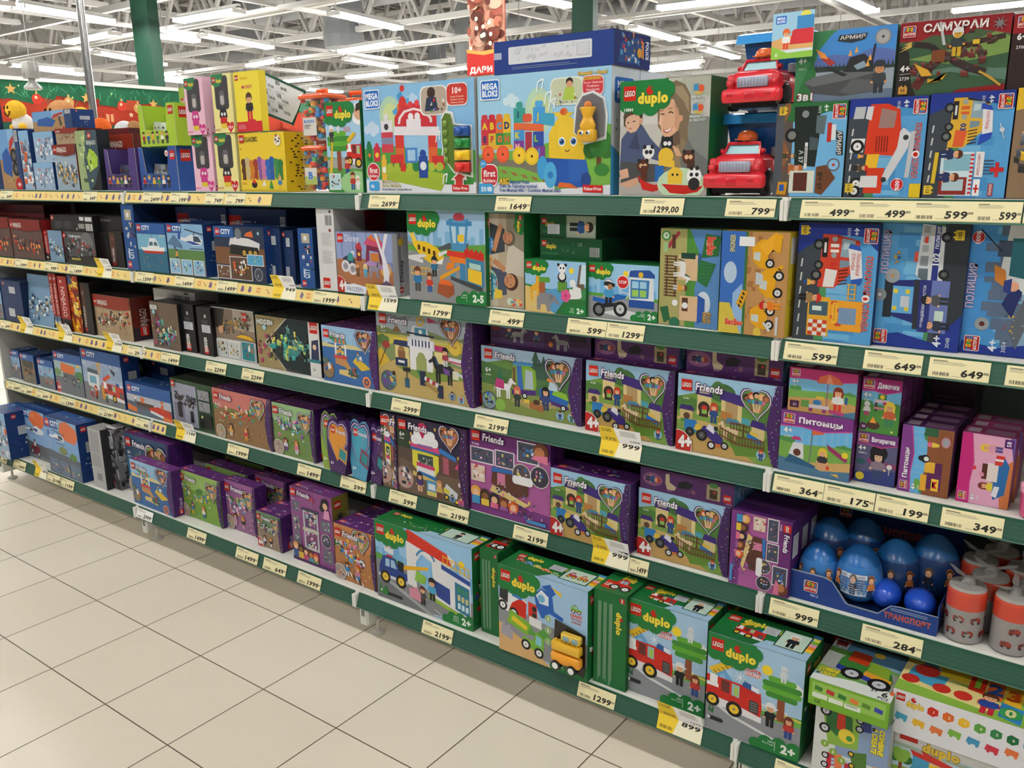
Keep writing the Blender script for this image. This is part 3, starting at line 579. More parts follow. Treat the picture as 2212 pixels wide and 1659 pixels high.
def s_duplolight(F,S,T,sd=1):
    base(F,S,T,'a9cee8','2a7a46','2a7a46');F.P([(0,.0),(1,0),(1,.36),(0,.4)],'5a9a4c');F.P([(0,.28),(1,.26),(1,.34),(.4,.4),(0,.36)],'a4a6a4');sun(F,.68,.83,.03);F.E(.96,.86,.12,'f0f2f4');F.E(.96,.86,.07,'d8a888');F.P([(.88,.88),(.9,.96),(1,.98),(1,.9)],'3a2c24')
    blocktree(F,.35,.24,.44);F.P([(.04,.18),(.16,.6),(.2,.58),(.12,.16)],'e0b840');fig(F,.16,.56,.18,'303438','303438','e8e8e8',hat='e8e8e8');fig(F,.36,.66,.12,'e0e4e8','e0e4e8','e0e4e8','e0e4e8')
    firetruck(F.sub(.58,.3,1.2,.64));fig(F,.58,.2,.2,'b83a34','2c4a90','6a3420');F.R(.0,0,.42,.2,'3f8a44');inset(F,.04,.04,.36,.2,'b8d8e0',BR,4,8);F.E(.8,.1,.14,'9ac88c',sx=1.8);fig(F,.72,.03,.2,'b83a34','2c4a90','6a3420');fig(F,.86,.03,.16,'e8e8e8','e8e8e8','e8e8e8')
    F.T('LIGHT&',.62,.7,.02,'d84840',out='f4e8e8',al='c');F.T('SOUND',.62,.67,.02,'d84840',out='f4e8e8',al='c');duplo(F,.9,top=1.0)
def s_dupltrainbox(F,S,T,sd=1):
    base(F,S,T,'e6e6ea','d0d0d4','e0cc68');lego(F,.02,.76,.17);rabbit(F,.12,.8,.12);F.T('duplo',.08,.68,.13,'f0cc48',out='5a4a30',bold=.06,w=.1)
    for i in range(9): F.P([(.2+.085*i,.66-.01*i),(.23+.085*i,.62-.01*i),(.26+.085*i,.68-.01*i),(.26+.085*i,.8-.01*i),(.22+.085*i,.84-.01*i),(.2+.085*i,.78-.01*i)],('c83028','d86a30','e8b838','5a9a40','2f8048','1c6e40','2c78a8','2c60a8','7a3888')[i]);F.T(str(i+1),.235+.085*i,.7-.01*i,.06,'e8e0c0',bold=.03,al='c')
    for i,cc in enumerate(('4aa0c0','e8b840','e07848','78b048','4a98c0','c83848','e07848','78b048','3a80a0','c84048')):
        x = .02+.1*i;y = .36-.03*(i % 3);F.P([(x,y),(x+.07,y-.02),(x+.075,y+.1),(x+.01,y+.13)],cc);F.E(x+.02,y-.02,.03,cc);F.E(x+.06,y-.03,.03,cc)
    T.P([(0,.0),(1,0),(1,.4),(0,.5)],'8cb848');T.R(0,.75,1,1,'b8d8ec');T.P([(0,.2),(.5,.1),(.6,.3),(0,.6)],'e8d890')
    T.P([(.03,.3),(.24,.22),(.26,.55),(.18,.62),(.17,.9),(.1,.95),(.1,.66),(.05,.56)],'4a9cc0');T.E(.13,.52,.12,'d84038');T.R(.2,.5,.36,.85,'e8c838')
    for i,(cc,t,tc) in enumerate((('d83828','1','8cc840'),('e86a38','2','2c58a8'),('e8b838','3','d85828'))): T.P([(.37+.1*i,.4-.03*i),(.46+.1*i,.38-.03*i),(.46+.1*i,.72-.03*i),(.37+.1*i,.76-.03*i)],cc);T.T(t,.415+.1*i,.48-.03*i,.18,tc,bold=.05,al='c')
    for x in (.04,.22,.34,.47,.58): T.E(x+.02,.28-.1*x,.085,'c83830')
    fig(T,.5,.04,.4,'2c4a98','c83040','5a3020');T.P([(.56,.08),(.68,.02),(.68,.3),(.56,.34)],'3a88c8');T.E(.62,.18,.1,'3a9a58');T.T('0',.62,.12,.13,'e8e0a0',bold=.04,al='c');fig(T,.76,-.05,.4,'d898b8','c83040','6a3c20');clutter(T.sub(.8,.5,1,.9),8,BR,3,.1,.2)
def s_dupltrain2(F,S,T,sd=1):
    base(F,S,T,'b6cfe2','d0d0d4','c8c8c8');F.R(0,.8,1,1,'dcdcd8');F.P([(0,.8),(.3,.76),(.6,.8),(1,.7),(1,.62),(.5,.72),(0,.74)],'a8b8a0');F.R(.03,.86,.14,.96,'c02c24');F.T('duplo',.17,.78,.13,'f0cc48',out='5a4a30',bold=.06,w=.22);hills(F,.4,.03,'8cb048');tree(F,.05,.35,.4,'8ab848');sun(F,.6,.68,.1,'ecd078')
    F.P([(.08,.3),(.3,.24),(.32,.5),(.22,.52),(.22,.64),(.12,.66),(.12,.5)],'4a9cc0');F.P([(.12,.66),(.3,.62),(.3,.7),(.1,.74)],'c83830');F.R(.22,.3,.42,.62,'e8c040');F.P([(.16,.78),(.46,.64),(.46,.56),(.2,.68)],'c83830');F.P([(.42,.3),(.7,.24),(.72,.48),(.5,.54),(.42,.5)],'e07838');wheel(F,.14,.26,.08,'e84840');wheel(F,.34,.24,.08,'e84840');F.E(.9,.5,.12,'3c3c40')
def s_combinetop(F,S,T,sd=1):
    base(F,S,T,'76ac34','5c8a34','8fb0c4');F.R(.04,.3,.96,.9,'94c058')
    for i,cc in enumerate(('3c7a30','b83838','2f7a34','e08040','5a8a30','3c48a0')): F.P([(.07+.15*i,.62-.02*i),(.17+.15*i,.58-.02*i),(.18+.15*i,.74-.02*i),(.08+.15*i,.8-.02*i)],cc)
    F.R(.05,.32,.24,.5,'dfe8d8');F.R(.26,.3,.44,.48,'dfe8d8');F.R(.46,.28,.66,.46,'dfe8d8');F.T('WARNING',.48,.38,.05,'303030',w=.14,bold=.02);F.T('CE',.08,.12,.12,'2c3c20',bold=.02)
    T.R(0,.7,1,1,'5c8cb0');T.P([(0,.2),(1,0),(1,.6),(0,.85)],'6fa050');T.P([(0,.35),(1,.2),(1,.55),(0,.7)],'a0a49c');T.P([(0,0),(1,0),(1,.2),(.5,.2),(0,.12)],'e8eee8')
    T.P([(.2,.4),(.5,.3),(.9,.28),(.92,.4),(.86,.56),(.56,.62),(.5,.8),(.28,.8),(.2,.6)],'3c7a34');T.P([(.28,.6),(.55,.58),(.55,.82),(.3,.84)],'b83c24');T.P([(.56,.46),(.86,.42),(.82,.66),(.58,.7)],'88a838');T.P([(.55,.34),(.9,.3),(.9,.42),(.55,.48)],'e0a038');T.P([(.2,.36),(.92,.22),(.92,.3),(.2,.46)],'2c3c9a')
    wheel(T,.42,.34,.12,'c8ccd4');wheel(T,.78,.28,.12,'c8ccd4');T.P([(.94,.16),(1,.15),(.97,.36)],'e07040');T.E(.62,.88,.06,'e0b848')
    T.R(0,.8,.2,1,'d8dce0');T.R(.03,.86,.18,.98,'7a2430');T.T('188-167',.02,.81,.04,'303030',w=.16)
    T.T('COMBINE',.03,.24,.07,'f0e040',out='202418',bold=.05,shear=.2,w=.26,ow=.05);T.T('& CREATE',.03,.15,.07,'f0e040',out='202418',bold=.05,shear=.2,w=.24,ow=.05);T.T('6',.9,.08,.09,'202020',bold=.03,al='c');T.T('PCS',.9,.02,.045,'202020',bold=.02,al='c');T.T('3+',.72,.12,.05,'303030')
def s_combine2(F,S,T,sd=1):
    base(F,S,T,'d8dcd8','b8bcb8','888888');F.R(.3,.35,1,1,'8aa0c0');F.P([(.1,.9),(.6,1),(.6,.5),(.2,.45)],'88b048');F.R(.3,.08,1,.3,'b8cce0')
    F.P([(.14,.96),(.4,1),(.5,.9),(.52,.7),(.3,.6),(.16,.7)],'2c6a34');F.P([(.3,.98),(.4,.98),(.42,.7),(.3,.7)],'c84030');F.E(.44,.64,.1,'e8d048');F.E(.48,.62,.04,'3c8a3c');wheel(F,.14,.9,.07,'c8ccd4');wheel(F,.14,.66,.07,'c8ccd4')
    F.P([(.6,.96),(.74,.98),(.76,.8),(.62,.78)],'34407a');wheel(F,.6,.92,.05,'c8ccd4');wheel(F,.6,.8,.05,'c8ccd4')
    car(F.sub(.12,.08,.38,.34).cw(),'c03040',hub='e0e0e8');F.P([(.3,.34),(.4,.36),(.42,.1),(.32,.12)],'e88050');F.P([(.44,.26),(.54,.28),(.54,.08),(.46,.08)],'c03848');F.P([(.5,.44),(.72,.5),(.74,.2),(.56,.2)],'507a34');wheel(F,.52,.42,.04);wheel(F,.54,.26,.04)
    for i in range(3): F.E(.16+.12*i,.44-.08*i,.05,'8ab048');F.T(str(i+1),.16+.12*i,.42-.08*i,.04,'e8f0d8',al='c',bold=.04)
    q = F.sub(.74,.5,.96,.9).cw();q.T('COMBINE',.02,.55,.3,'f0e040',out='202418',bold=.06,shear=.2,w=.9);q.T('& CREATE',.02,.15,.3,'f0e040',out='202418',bold=.06,shear=.2,w=.9)
    F.E(.86,.32,.05,'e8b060');barcode(F,.5,.02,.66,.12,3)
def s_greenend(F,S,T,sd=1):
    base(F,S,T,'1a6a34','155a2c','1c6e36');r = rnd(sd)
    for j in range(4):
        for i in range(3):
            x = .14+.17*i
            for q in range(3): F.R(x+.035*q,.76-.2*j-.16*r.uniform(.5,1),x+.015+.035*q,.76-.2*j+.12,'9cb8a0')
    c = F.sub(.6,.55,.95,.98).cw();lego(c,.03,.55,.4);c.T('duplo',.38,.3,.42,'e8d048',bold=.06,w=.55);rabbit(c,.55,.6,.3)
    lego(T,.1,.1,.3);T.T('duplo',.4,.5,.22,'e8d048',bold=.06,w=.4);car(T.sub(.3,.1,.9,.6),'c83028',hub='f4f4f4',trim='c83028')
def s_greenback(F,S,T,sd=1):
    base(F,S,T,'14502c','0f3c22','10402a');lego(F,.03,.6,.26);F.T('duplo',.1,.5,.22,'c8b040',bold=.05,w=.17);F.R(.03,.2,.3,.3,'2c6a40')
    if sd % 2: barcode(F,.82,.2,.95,.6,2,bg='b8bcb4');F.T('CE',.62,.66,.14,'88a890');clutter(F.sub(.3,.3,.6,.8),7,['1c3c6a','2c5a3c','787c74'],4,.1,.2)
    else: F.R(.48,.0,1,1,'90a890');F.R(.5,.05,.98,.95,'a8b4a0');q = F.sub(.52,.05,.98,.95).cw();fig(q,.5,.05,.9,'2c5a90','202428','30201a');sticker(F,.14,.15,.36,.6)
# ---- the purple range
PK = {}
def fside(S,col='40245a',sd=1,txt=True):
    S.R(0,0,1,1,col);r = rnd(sd)
    for i in range(14): S.Ln([(r.random(),r.random()) for _ in range(2)],.006,r.choice(['7a4a98','6a9a4a','8a68a8','5a8ab0'])) if False else S.E(r.random(),r.random(),.012,r.choice(['7a5a9c','7a9a5a','9a78b0','b85a80']),n=4)
    if txt:
        c = S.sub(.25,.03,.85,.42).ccw();lego(c,.02,.2,.6);c.T('Friends',.32,.25,.45,'c8b8d8',bold=.02,shear=.1,w=.6)
def edge(F,col='42205c',w=.1,sd=1):
    """dark curved right margin with small marks"""
    F.P([(1-w*.5,1),(1-w*.8,.85),(1-w*1.25,.5),(1-w*.9,.15),(1-w*.4,0),(1,0),(1,1)],col);r = rnd(sd)
    for i in range(26): y = r.random();F.E(1-w*.05-r.random()*w*.8,y,.01,r.choice(['8a68a8','6a9a4a','c0a0c8','5a8ab0','7a4a98']),n=5)
def four(F,t='4+'): F.E(.02,.06,.21,'e8dcd8',sx=.95,n=22);F.E(.02,.06,.2,'b82c28',sx=.95,n=22);F.T(t,.025,.05,.14,'f4f0ee',out='401010',bold=.07,w=.14*F.H/F.W*1.35,ow=.02)
def ptop(T,col='4a2060',sd=1):
    T.R(0,0,1,1,col);clutter(T.sub(.1,.15,.9,.7),10,['c8b0a8','5a8ab0','3c2c34','d8c8c0','8a3a78','c86a8a'],sd,.12,.3);lego(T,.05,.15,.3);T.T('Friends',.16,.2,.22,'b898c8',w=.16)
def s_stable(F,S,T,sd=1):
    base(F,S,T,'6d9440','42205c','4a2060');fside(S,sd=sd);ptop(T,sd=3);F.P([(0,.7),(.3,.82),(.55,.8),(.8,.75),(1,.7),(1,1),(0,1)],'9cc4e0');hills(F,.68,.03,'4e7a38',1,1.4);F.P([(0,.52),(.4,.58),(1,.5),(1,0),(0,0)],'789a48');F.P([(0,.44),(.3,.42),(.5,.38),(.5,.34),(.2,.36),(0,.4)],'c0a868');F.P([(0,.0),(0,.22),(.3,.24),(.62,.12),(.8,0)],'b8965c');F.P([(.5,.3),(.9,.34),(.9,.1),(.6,.05)],'5f8434')
    F.E(.44,.82,.12,'40683a',sx=1.5);F.E(.4,.88,.08,'4c7840');F.R(.655,.3,.672,.62,'5a3c28');F.E(.68,.64,.12,'5c8a40',sx=1.4)
    F.R(.2,.5,.34,.76,'d8c48c');F.E(.27,.6,.08,'382c24');F.R(.225,.48,.315,.6,'382c24');F.P([(.18,.76),(.36,.74),(.33,.84),(.2,.84)],'3c2c70');F.R(.22,.78,.32,.87,'c8bca8');F.R(.25,.52,.3,.58,'88b858');F.E(.275,.6,.03,'c03830',sx=1.3)
    F.R(.44,.5,.48,.76,'d8c48c');F.R(.6,.46,.64,.72,'d8c48c');F.R(.48,.52,.6,.72,'b09468');F.P([(.42,.74),(.66,.68),(.62,.82),(.43,.86)],'3c2a74');F.P([(.44,.5),(.55,.48),(.55,.58),(.44,.6)],'b07840');F.P([(.5,.48),(.62,.46),(.62,.5),(.5,.52)],'3c80b0');F.R(.45,.44,.64,.48,'6a7078');F.P([(.64,.48),(.72,.46),(.72,.54),(.64,.55)],'4a98a8')
    F.P([(.03,.42),(.16,.42),(.16,.54),(.03,.54)],'c8b078');F.E(.1,.46,.045,'584030');F.P([(.02,.54),(.18,.53),(.15,.6),(.04,.6)],'3c2c70');F.R(.04,.38,.18,.42,'4c8a3c')
    F.P([(.74,.3),(.86,.28),(.86,.44),(.74,.46)],'d0bc88');F.P([(.72,.46),(.88,.43),(.86,.52),(.74,.54)],'3c2a74');F.P([(.7,.3),(.84,.24),(.84,.3),(.7,.37)],'2c70b8');F.P([(.72,.36),(.8,.33),(.8,.38),(.72,.4)],'d8b850')
    fig(F,.37,.42,.26,'2a4a80','26407a','c04028',kind=1);F.P([(.42,.4),(.44,.4),(.435,.54)],'e07830');horse(F,.53,.24,.24,'d4c09a','a88c5c',-1);fence(F,.44,.6,.26,.14,'6a4428',6,-.08);fence(F,.6,.86,.18,.13,'6a4428',9,.0);fence(F,.54,.72,.38,.1,'5c3c24',6,-.02)
    F.P([(.08,.28),(.2,.26),(.22,.36),(.2,.42),(.08,.42)],'3078b8');F.P([(.18,.3),(.26,.28),(.26,.36),(.2,.38)],'d8b848');F.P([(.24,.3),(.4,.16),(.47,.16),(.47,.24),(.36,.36),(.28,.37)],'3a2c78');F.P([(.3,.34),(.38,.28),(.4,.36),(.33,.4)],'dcdce4');F.R(.38,.33,.42,.38,'202024');F.P([(.39,.12),(.48,.12),(.48,.16),(.39,.16)],'c8743c')
    wheel(F,.14,.26,.06,'383838');wheel(F,.26,.24,.075,'505458');wheel(F,.36,.13,.055,'d8dcdc');wheel(F,.49,.15,.05,'c0c4c8');F.E(.84,.12,.06,'88b8d0');fig(F,.84,.05,.14,'2a4a80','2a4a80','c04028',kind=1)
    heart(F,.77,.76,.19,'5c8a44');edge(F,sd=sd);friends(F,.95);F.T('41361',.06,.68,.025,'e8f0e0',bold=.02);four(F)
def s_camper(F,S,T,sd=1):
    base(F,S,T,'5e8440','42205c','3c1c50');fside(S,sd=sd);ptop(T,'381a4c',5);F.P([(0,.72),(.3,.84),(1,.7),(1,1),(0,1)],'a8c4dc');hills(F,.72,.04,'4a7044',2,1.3)
    for x,h in ((.42,.3),(.46,.24),(.56,.5),(.6,.36),(.64,.42)): pine(F,x,.55,h,'38584a')
    for x,y,r in ((.05,.6,.08),(.14,.55,.07),(.24,.52,.05),(.7,.5,.06),(.8,.46,.05)): bush(F,x,y,r,'446c38')
    F.P([(0,0),(1,0),(1,.3),(.4,.36),(0,.42)],'7c8c48');F.P([(.3,.2),(.9,.3),(.9,.24),(.5,.12)],'a89868');F.R(.2,.4,.21,.66,'3c6a3c');pine(F,.2,.38,.32,'2c6c50')
    F.P([(.32,.3),(.55,.34),(.57,.5),(.56,.72),(.5,.78),(.34,.78),(.32,.6)],'7fa838');F.P([(.38,.38),(.44,.38),(.42,.76),(.37,.76)],'3a6ab0');F.P([(.45,.42),(.54,.43),(.53,.7),(.46,.72)],'a8b8c0');F.P([(.33,.76),(.54,.78),(.52,.83),(.34,.82)],'4a90c8');F.P([(.32,.3),(.56,.34),(.56,.42),(.32,.38)],'4a2c78');F.P([(.33,.4),(.36,.4),(.36,.74),(.33,.72)],'705438');wheel(F,.45,.31,.05,'d8dce0')
    F.P([(.6,.3),(.86,.22),(.88,.36),(.76,.46),(.6,.46)],'2a64b0');F.P([(.72,.4),(.88,.34),(.86,.44),(.74,.48)],'86b83c');F.P([(.68,.46),(.78,.46),(.76,.58),(.7,.6)],'b8d0dc');F.P([(.67,.6),(.79,.56),(.79,.61),(.68,.64)],'e08848');F.P([(.6,.28),(.88,.2),(.88,.25),(.6,.34)],'48286c');wheel(F,.65,.27,.06,'d8dce0');wheel(F,.83,.22,.05,'d8dce0')
    horse(F,.24,.22,.34,'e8e8ec','c0b8b0');F.P([(.14,.38),(.24,.36),(.24,.5),(.16,.52)],'b83c78');fig(F,.375,.12,.32,'2c3c38','2c3438','d06a58',kind=1);fig(F,.66,.14,.36,'34487c','2c3c60','181820',kind=1);F.P([(.5,.14),(.64,.1),(.64,.2),(.5,.24)],'a0663c');F.R(.44,.2,.5,.26,'d8b848');F.E(.57,.24,.04,'4a3428',sx=1.6)
    F.E(.08,.14,.15,'3c4c50');F.E(.08,.14,.13,'8090a0');clutter(F.sub(.03,.06,.12,.22),7,['2a64b0','d8b848','202428','86b83c'],4,.2,.4);F.E(.2,.1,.1,'86b04c');F.E(.8,.1,.07,'88b8d0');F.E(.91,.1,.07,'88b8d0');fig(F,.8,.04,.14,'34487c','34487c','181820');fig(F,.91,.04,.14,'2c6c50','2c3438','d06a58')
    heart(F,.78,.74,.22,'4a6a44');edge(F,sd=sd);friends(F,1.0,.88);F.T('6+',.05,.6,.07,'f0f0f0',bold=.03);F.T('41371',.05,.54,.03,'e8f0e0',bold=.02)
def s_jump(F,S,T,sd=1):
    base(F,S,T,'9c9c48','42205c','3c1c50');fside(S,sd=sd);F.P([(0,.76),(1,.74),(1,1),(0,1)],'a8b4bc');hills(F,.8,.03,'7c8c5c',1,2);F.R(0,.62,1,.74,'c0b44c');F.P([(0,.3),(.3,.5),(1,.42),(1,0),(0,0)],'bca468');F.P([(.2,.35),(.9,.4),(.9,.3),(.5,.2)],'7c9444')
    bush(F,.06,.66,.07,'56743c');bush(F,.72,.52,.07,'4c703c');F.E(.1,.6,.05,'9a3830',sx=1.3);F.P([(.02,.3),(.14,.4),(.04,.56),(0,.5)],'d0ac3c');F.Ln([(.02,.34),(.1,.56)],.014,'4a2c1c');F.P([(.17,.78),(.28,.78),(.225,.86)],'8a6840');fence(F,.26,.9,.7,.05,'c8c8b0',16)
    F.R(.2,.36,.35,.62,'dccc8c');F.E(.27,.56,.055,'9a7844');F.R(.23,.42,.31,.55,'8a6040');F.P([(.18,.62),(.36,.6),(.35,.68),(.2,.7)],'28345c');F.R(.19,.68,.35,.71,'e0c048');F.R(.2,.36,.33,.46,'243458');F.R(.23,.4,.3,.43,'e0e4e8')
    F.R(.62,.38,.72,.6,'dccc8c');F.P([(.6,.62),(.75,.6),(.74,.67),(.62,.68)],'b03c68');F.R(.63,.38,.72,.46,'243458')
    F.P([(.36,.34),(.6,.34),(.6,.62),(.36,.62)],'e4e4e6');F.E(.48,.5,.065,'94a060');F.R(.425,.34,.535,.5,'94a060');F.P([(.34,.62),(.62,.6),(.62,.72),(.34,.74)],'d0d4dc');F.R(.37,.62,.6,.71,'e8e8ec')
    for i in range(6): F.R(.385+.035*i,.63,.4+.035*i,.71,'2c3c68')
    F.P([(.36,.73),(.58,.72),(.55,.86),(.4,.88)],'dfe0e6');F.R(.42,.76,.54,.86,'4a8ca8');F.E(.48,.81,.03,'e8e8e8');F.Ln([(.33,.79),(.62,.77)],.02,'202840');F.E(.48,.94,.06,'d8a838');F.E(.48,.94,.035,'9cb0b8');F.Ln([(.56,.86),(.56,1)],.01,'d8d8d8');F.P([(.56,1),(.66,.95),(.56,.93)],'b83c68');F.P([(.42,.34),(.48,.34),(.54,.26),(.46,.26)],'3c7c4c')
    F.E(.83,.68,.1,'c8a83c');F.E(.83,.68,.085,'d8b84c');F.T('1,0',.83,.67,.03,'4a3818',al='c',bold=.03);F.P([(.76,.56),(.92,.54),(.92,.46),(.76,.5)],'dcdce0');F.P([(.76,.52),(.92,.5),(.92,.48),(.76,.5)],'b83c68')
    horse(F,.7,.22,.34,'1c1c22','2c4c78',-1);fig(F,.73,.44,.22,'9a3c48','c8c8cc','282020',hat='181820');F.P([(.7,.42),(.77,.4),(.77,.34),(.72,.34)],'6a4a90')
    F.R(.46,.16,.52,.34,'24304c');F.R(.64,.04,.7,.2,'24304c');F.Ln([(.51,.26),(.65,.19)],.05,'dcdcdc');F.Ln([(.53,.25),(.56,.235)],.05,'b03040');F.Ln([(.59,.22),(.62,.205)],.05,'b03040');F.Ln([(.51,.2),(.65,.1)],.03,'a8844c');F.R(.8,.3,.86,.4,'dcdcc0');F.Ln([(.84,.38),(.98,.3)],.035,'d0d4dc')
    F.R(.295,.1,.345,.22,'2c5c78');F.Ln([(.32,.2),(.32,.32)],.015,'24242c');F.R(.28,.3,.36,.35,'24242c');F.E(.11,.15,.13,'506068');clutter(F.sub(.05,.06,.17,.24),10,['1c1c22','4a8ca8','d8b848','6a4a90'],6,.2,.4);F.E(.79,.09,.05,'7c98b0');F.E(.88,.07,.05,'88b8d0');fig(F,.79,.05,.1,'34487c','34487c','282020');fig(F,.88,.03,.1,'9a3c48','34487c','c8a060');F.E(.97,.1,.06,'8a4a34')
    heart(F,.79,.88,.16,'8a6a44');edge(F,sd=sd,w=.09);friends(F,.8,.92);F.T('6+',.06,.8,.05,'f4f4f0',bold=.03);F.T('41367',.06,.76,.02,'e8f0e0',bold=.02)
def s_beach(F,S,T,sd=1):
    base(F,S,T,'3a6aa4','42205c','5a2c6c');fside(S,'4a2468',sd);ptop(T,'6a3478',6);F.R(0,.7,1,1,'9cc4e4');F.P([(0,.7),(.3,.66),(.5,.72),(.8,.68),(1,.72),(1,.64),(0,.62)],'d8cc98');skyline(F.sub(.5,.7,.72,.86),0,1,'8ab0cc',4,6);F.P([(.3,.16),(.6,.12),(.66,.22),(.5,.26),(.3,.24)],'d8c07c')
    F.P([(.24,.34),(.42,.3),(.5,.2),(.56,.22),(.44,.44),(.24,.46)],'b88858')
    for i in range(4): F.Ln([(.38+.04*i,.4-.05*i),(.48+.04*i,.36-.05*i)],.02,'c89858')
    F.P([(.22,.44),(.46,.44),(.46,.5),(.22,.5)],'c84c48');F.R(.24,.5,.27,.72,'e8e8e8');F.R(.42,.5,.45,.7,'e8e8e8');F.P([(.2,.72),(.48,.7),(.45,.78),(.24,.8)],'3c9490')
    for i in range(3): F.P([(.24+.08*i,.71),(.28+.08*i,.71),(.28+.07*i,.79),(.25+.07*i,.79)],'e07c50')
    F.E(.34,.84,.05,'3c3428');bush(F,.2,.8,.05,'4c8a50');F.E(.3,.56,.04,'e0a040');F.E(.38,.55,.04,'d8c050');fig(F,.34,.5,.16,'d8a040','3c7ab0','3a2c24')
    F.P([(.62,.5),(.78,.42),(.88,.34),(.72,.28),(.56,.42)],'dcb83c');F.P([(.62,.5),(.74,.46),(.72,.54)],'e8e8e8');fig(F,.66,.44,.16,'3c8aa8','3c7ab0','8a5838');F.P([(.46,.18),(.66,.14),(.64,.26),(.5,.28)],'3c5c50');clutter(F.sub(.46,.14,.64,.28),8,['2c78a0','c84c48','5c8a50','38342c'],3,.2,.4)
    F.E(.1,.2,.16,'384c58');F.E(.1,.2,.14,'88785c');clutter(F.sub(.02,.1,.16,.3),8,BR,3,.2,.4);bush(F,.04,.38,.05,'5c7468');F.E(.8,.1,.1,'e08860');F.E(.8,.1,.06,'3a3c5c');F.E(.8,.1,.035,'b87850')
    F.P([(.6,.9),(.7,1),(.98,.95),(.92,.7),(.8,.6),(.66,.72)],'5a88b8');heart(F,.78,.82,.2,'5a4a3c');edge(F,'4a2060',sd=sd,w=.11);friends(F,.95);F.T('6+',.07,.68,.05,'d8e8f4',bold=.03)
def s_cupcake(F,S,T,sd=1):
    base(F,S,T,'57463c','3c1c50','3c1c50');fside(S,sd=sd);F.R(0,.6,1,1,'2a2540');F.P([(0,.6),(0,.95),(.18,.8),(.2,.6)],'2c3c2c');F.P([(0,0),(1,0),(1,.36),(.5,.34),(.2,.42),(0,.46)],'6a5848')
    for x,y in ((.2,.78),(.55,.9),(.58,.72),(.9,.62),(.86,.6),(.18,.66),(.94,.56)): F.R(x,y,x+.02,y+.04,'e0b040')
    F.P([(.6,.4),(.84,.34),(.84,.6),(.6,.64)],'5a3c34');F.P([(.6,.64),(.84,.56),(.84,.62),(.62,.7)],'3474b8');F.P([(.66,.38),(.74,.37),(.74,.58),(.66,.6)],'a85868')
    F.P([(.22,.4),(.3,.32),(.54,.3),(.6,.4),(.6,.58),(.22,.62)],'d8d048');F.R(.3,.42,.52,.56,'3c4844');clutter(F.sub(.3,.42,.5,.52),12,['a8b8b0','5c7464','d8d8d0'],4,.15,.3);F.P([(.28,.32),(.54,.29),(.54,.42),(.28,.44)],'e0e0e4');F.P([(.28,.4),(.54,.38),(.54,.43),(.28,.45)],'c8406c');F.P([(.3,.27),(.56,.24),(.56,.3),(.3,.34)],'2c70b0');F.P([(.22,.26),(.6,.2),(.6,.24),(.22,.32)],'d0b468')
    F.R(.2,.6,.62,.64,'2c68a8');F.P([(.2,.64),(.62,.62),(.6,.7),(.22,.74)],'d04878');F.RR(.21,.68,.6,.8,.05,'ececee');F.RR(.25,.76,.56,.88,.06,'f2f2f4');F.E(.38,.9,.075,'c02c60');F.P([(.32,.88),(.44,.88),(.38,.76)],'b82858');F.P([(.36,.97),(.4,.97),(.44,1)],'3c7c3c');F.R(.3,.655,.52,.69,'8a5c98')
    F.P([(.82,.48),(.96,.44),(.92,.52),(.88,.56)],'d04878');F.Ln([(.89,.46),(.89,.3)],.01,'e0d8d8');F.E(.89,.28,.03,'e0d8d8')
    fig(F,.32,.06,.26,'4a3870','d8a888','1c1820',kind=1);F.R(.42,.04,.56,.2,'d8c870');F.R(.42,.1,.56,.24,'4a90b8');F.R(.44,.12,.54,.2,'dce4e8');fig(F,.6,.04,.24,'c8a860','7a4a38','b88850',kind=1);F.P([(.66,.14),(.84,.06),(.86,.16),(.7,.26)],'d0d4d8');F.P([(.66,.14),(.74,.12),(.74,.18),(.66,.2)],'d8c848');wheel(F,.7,.08,.035);wheel(F,.84,.05,.035)
    F.E(.1,.2,.16,'7a6460');F.E(.1,.2,.145,'b09488');clutter(F.sub(.03,.1,.17,.3),12,['e8e8e8','2c3c68','c83c68','202428'],3,.15,.3);F.E(.78,.08,.05,'6c9cc0');F.E(.9,.06,.05,'d06890');fig(F,.78,.04,.1,'3c3c6c','34487c','282020');fig(F,.9,.02,.1,'b83c58','34487c','c8a060')
    heart(F,.76,.86,.16,'9a6a34');edge(F,'40184c',sd=sd);friends(F,.82,.9,dark='1c1430');F.T('6+',.05,.75,.055,'f4f4f0',bold=.03);F.T('41366',.05,.71,.02,'e8f0e0',bold=.02)
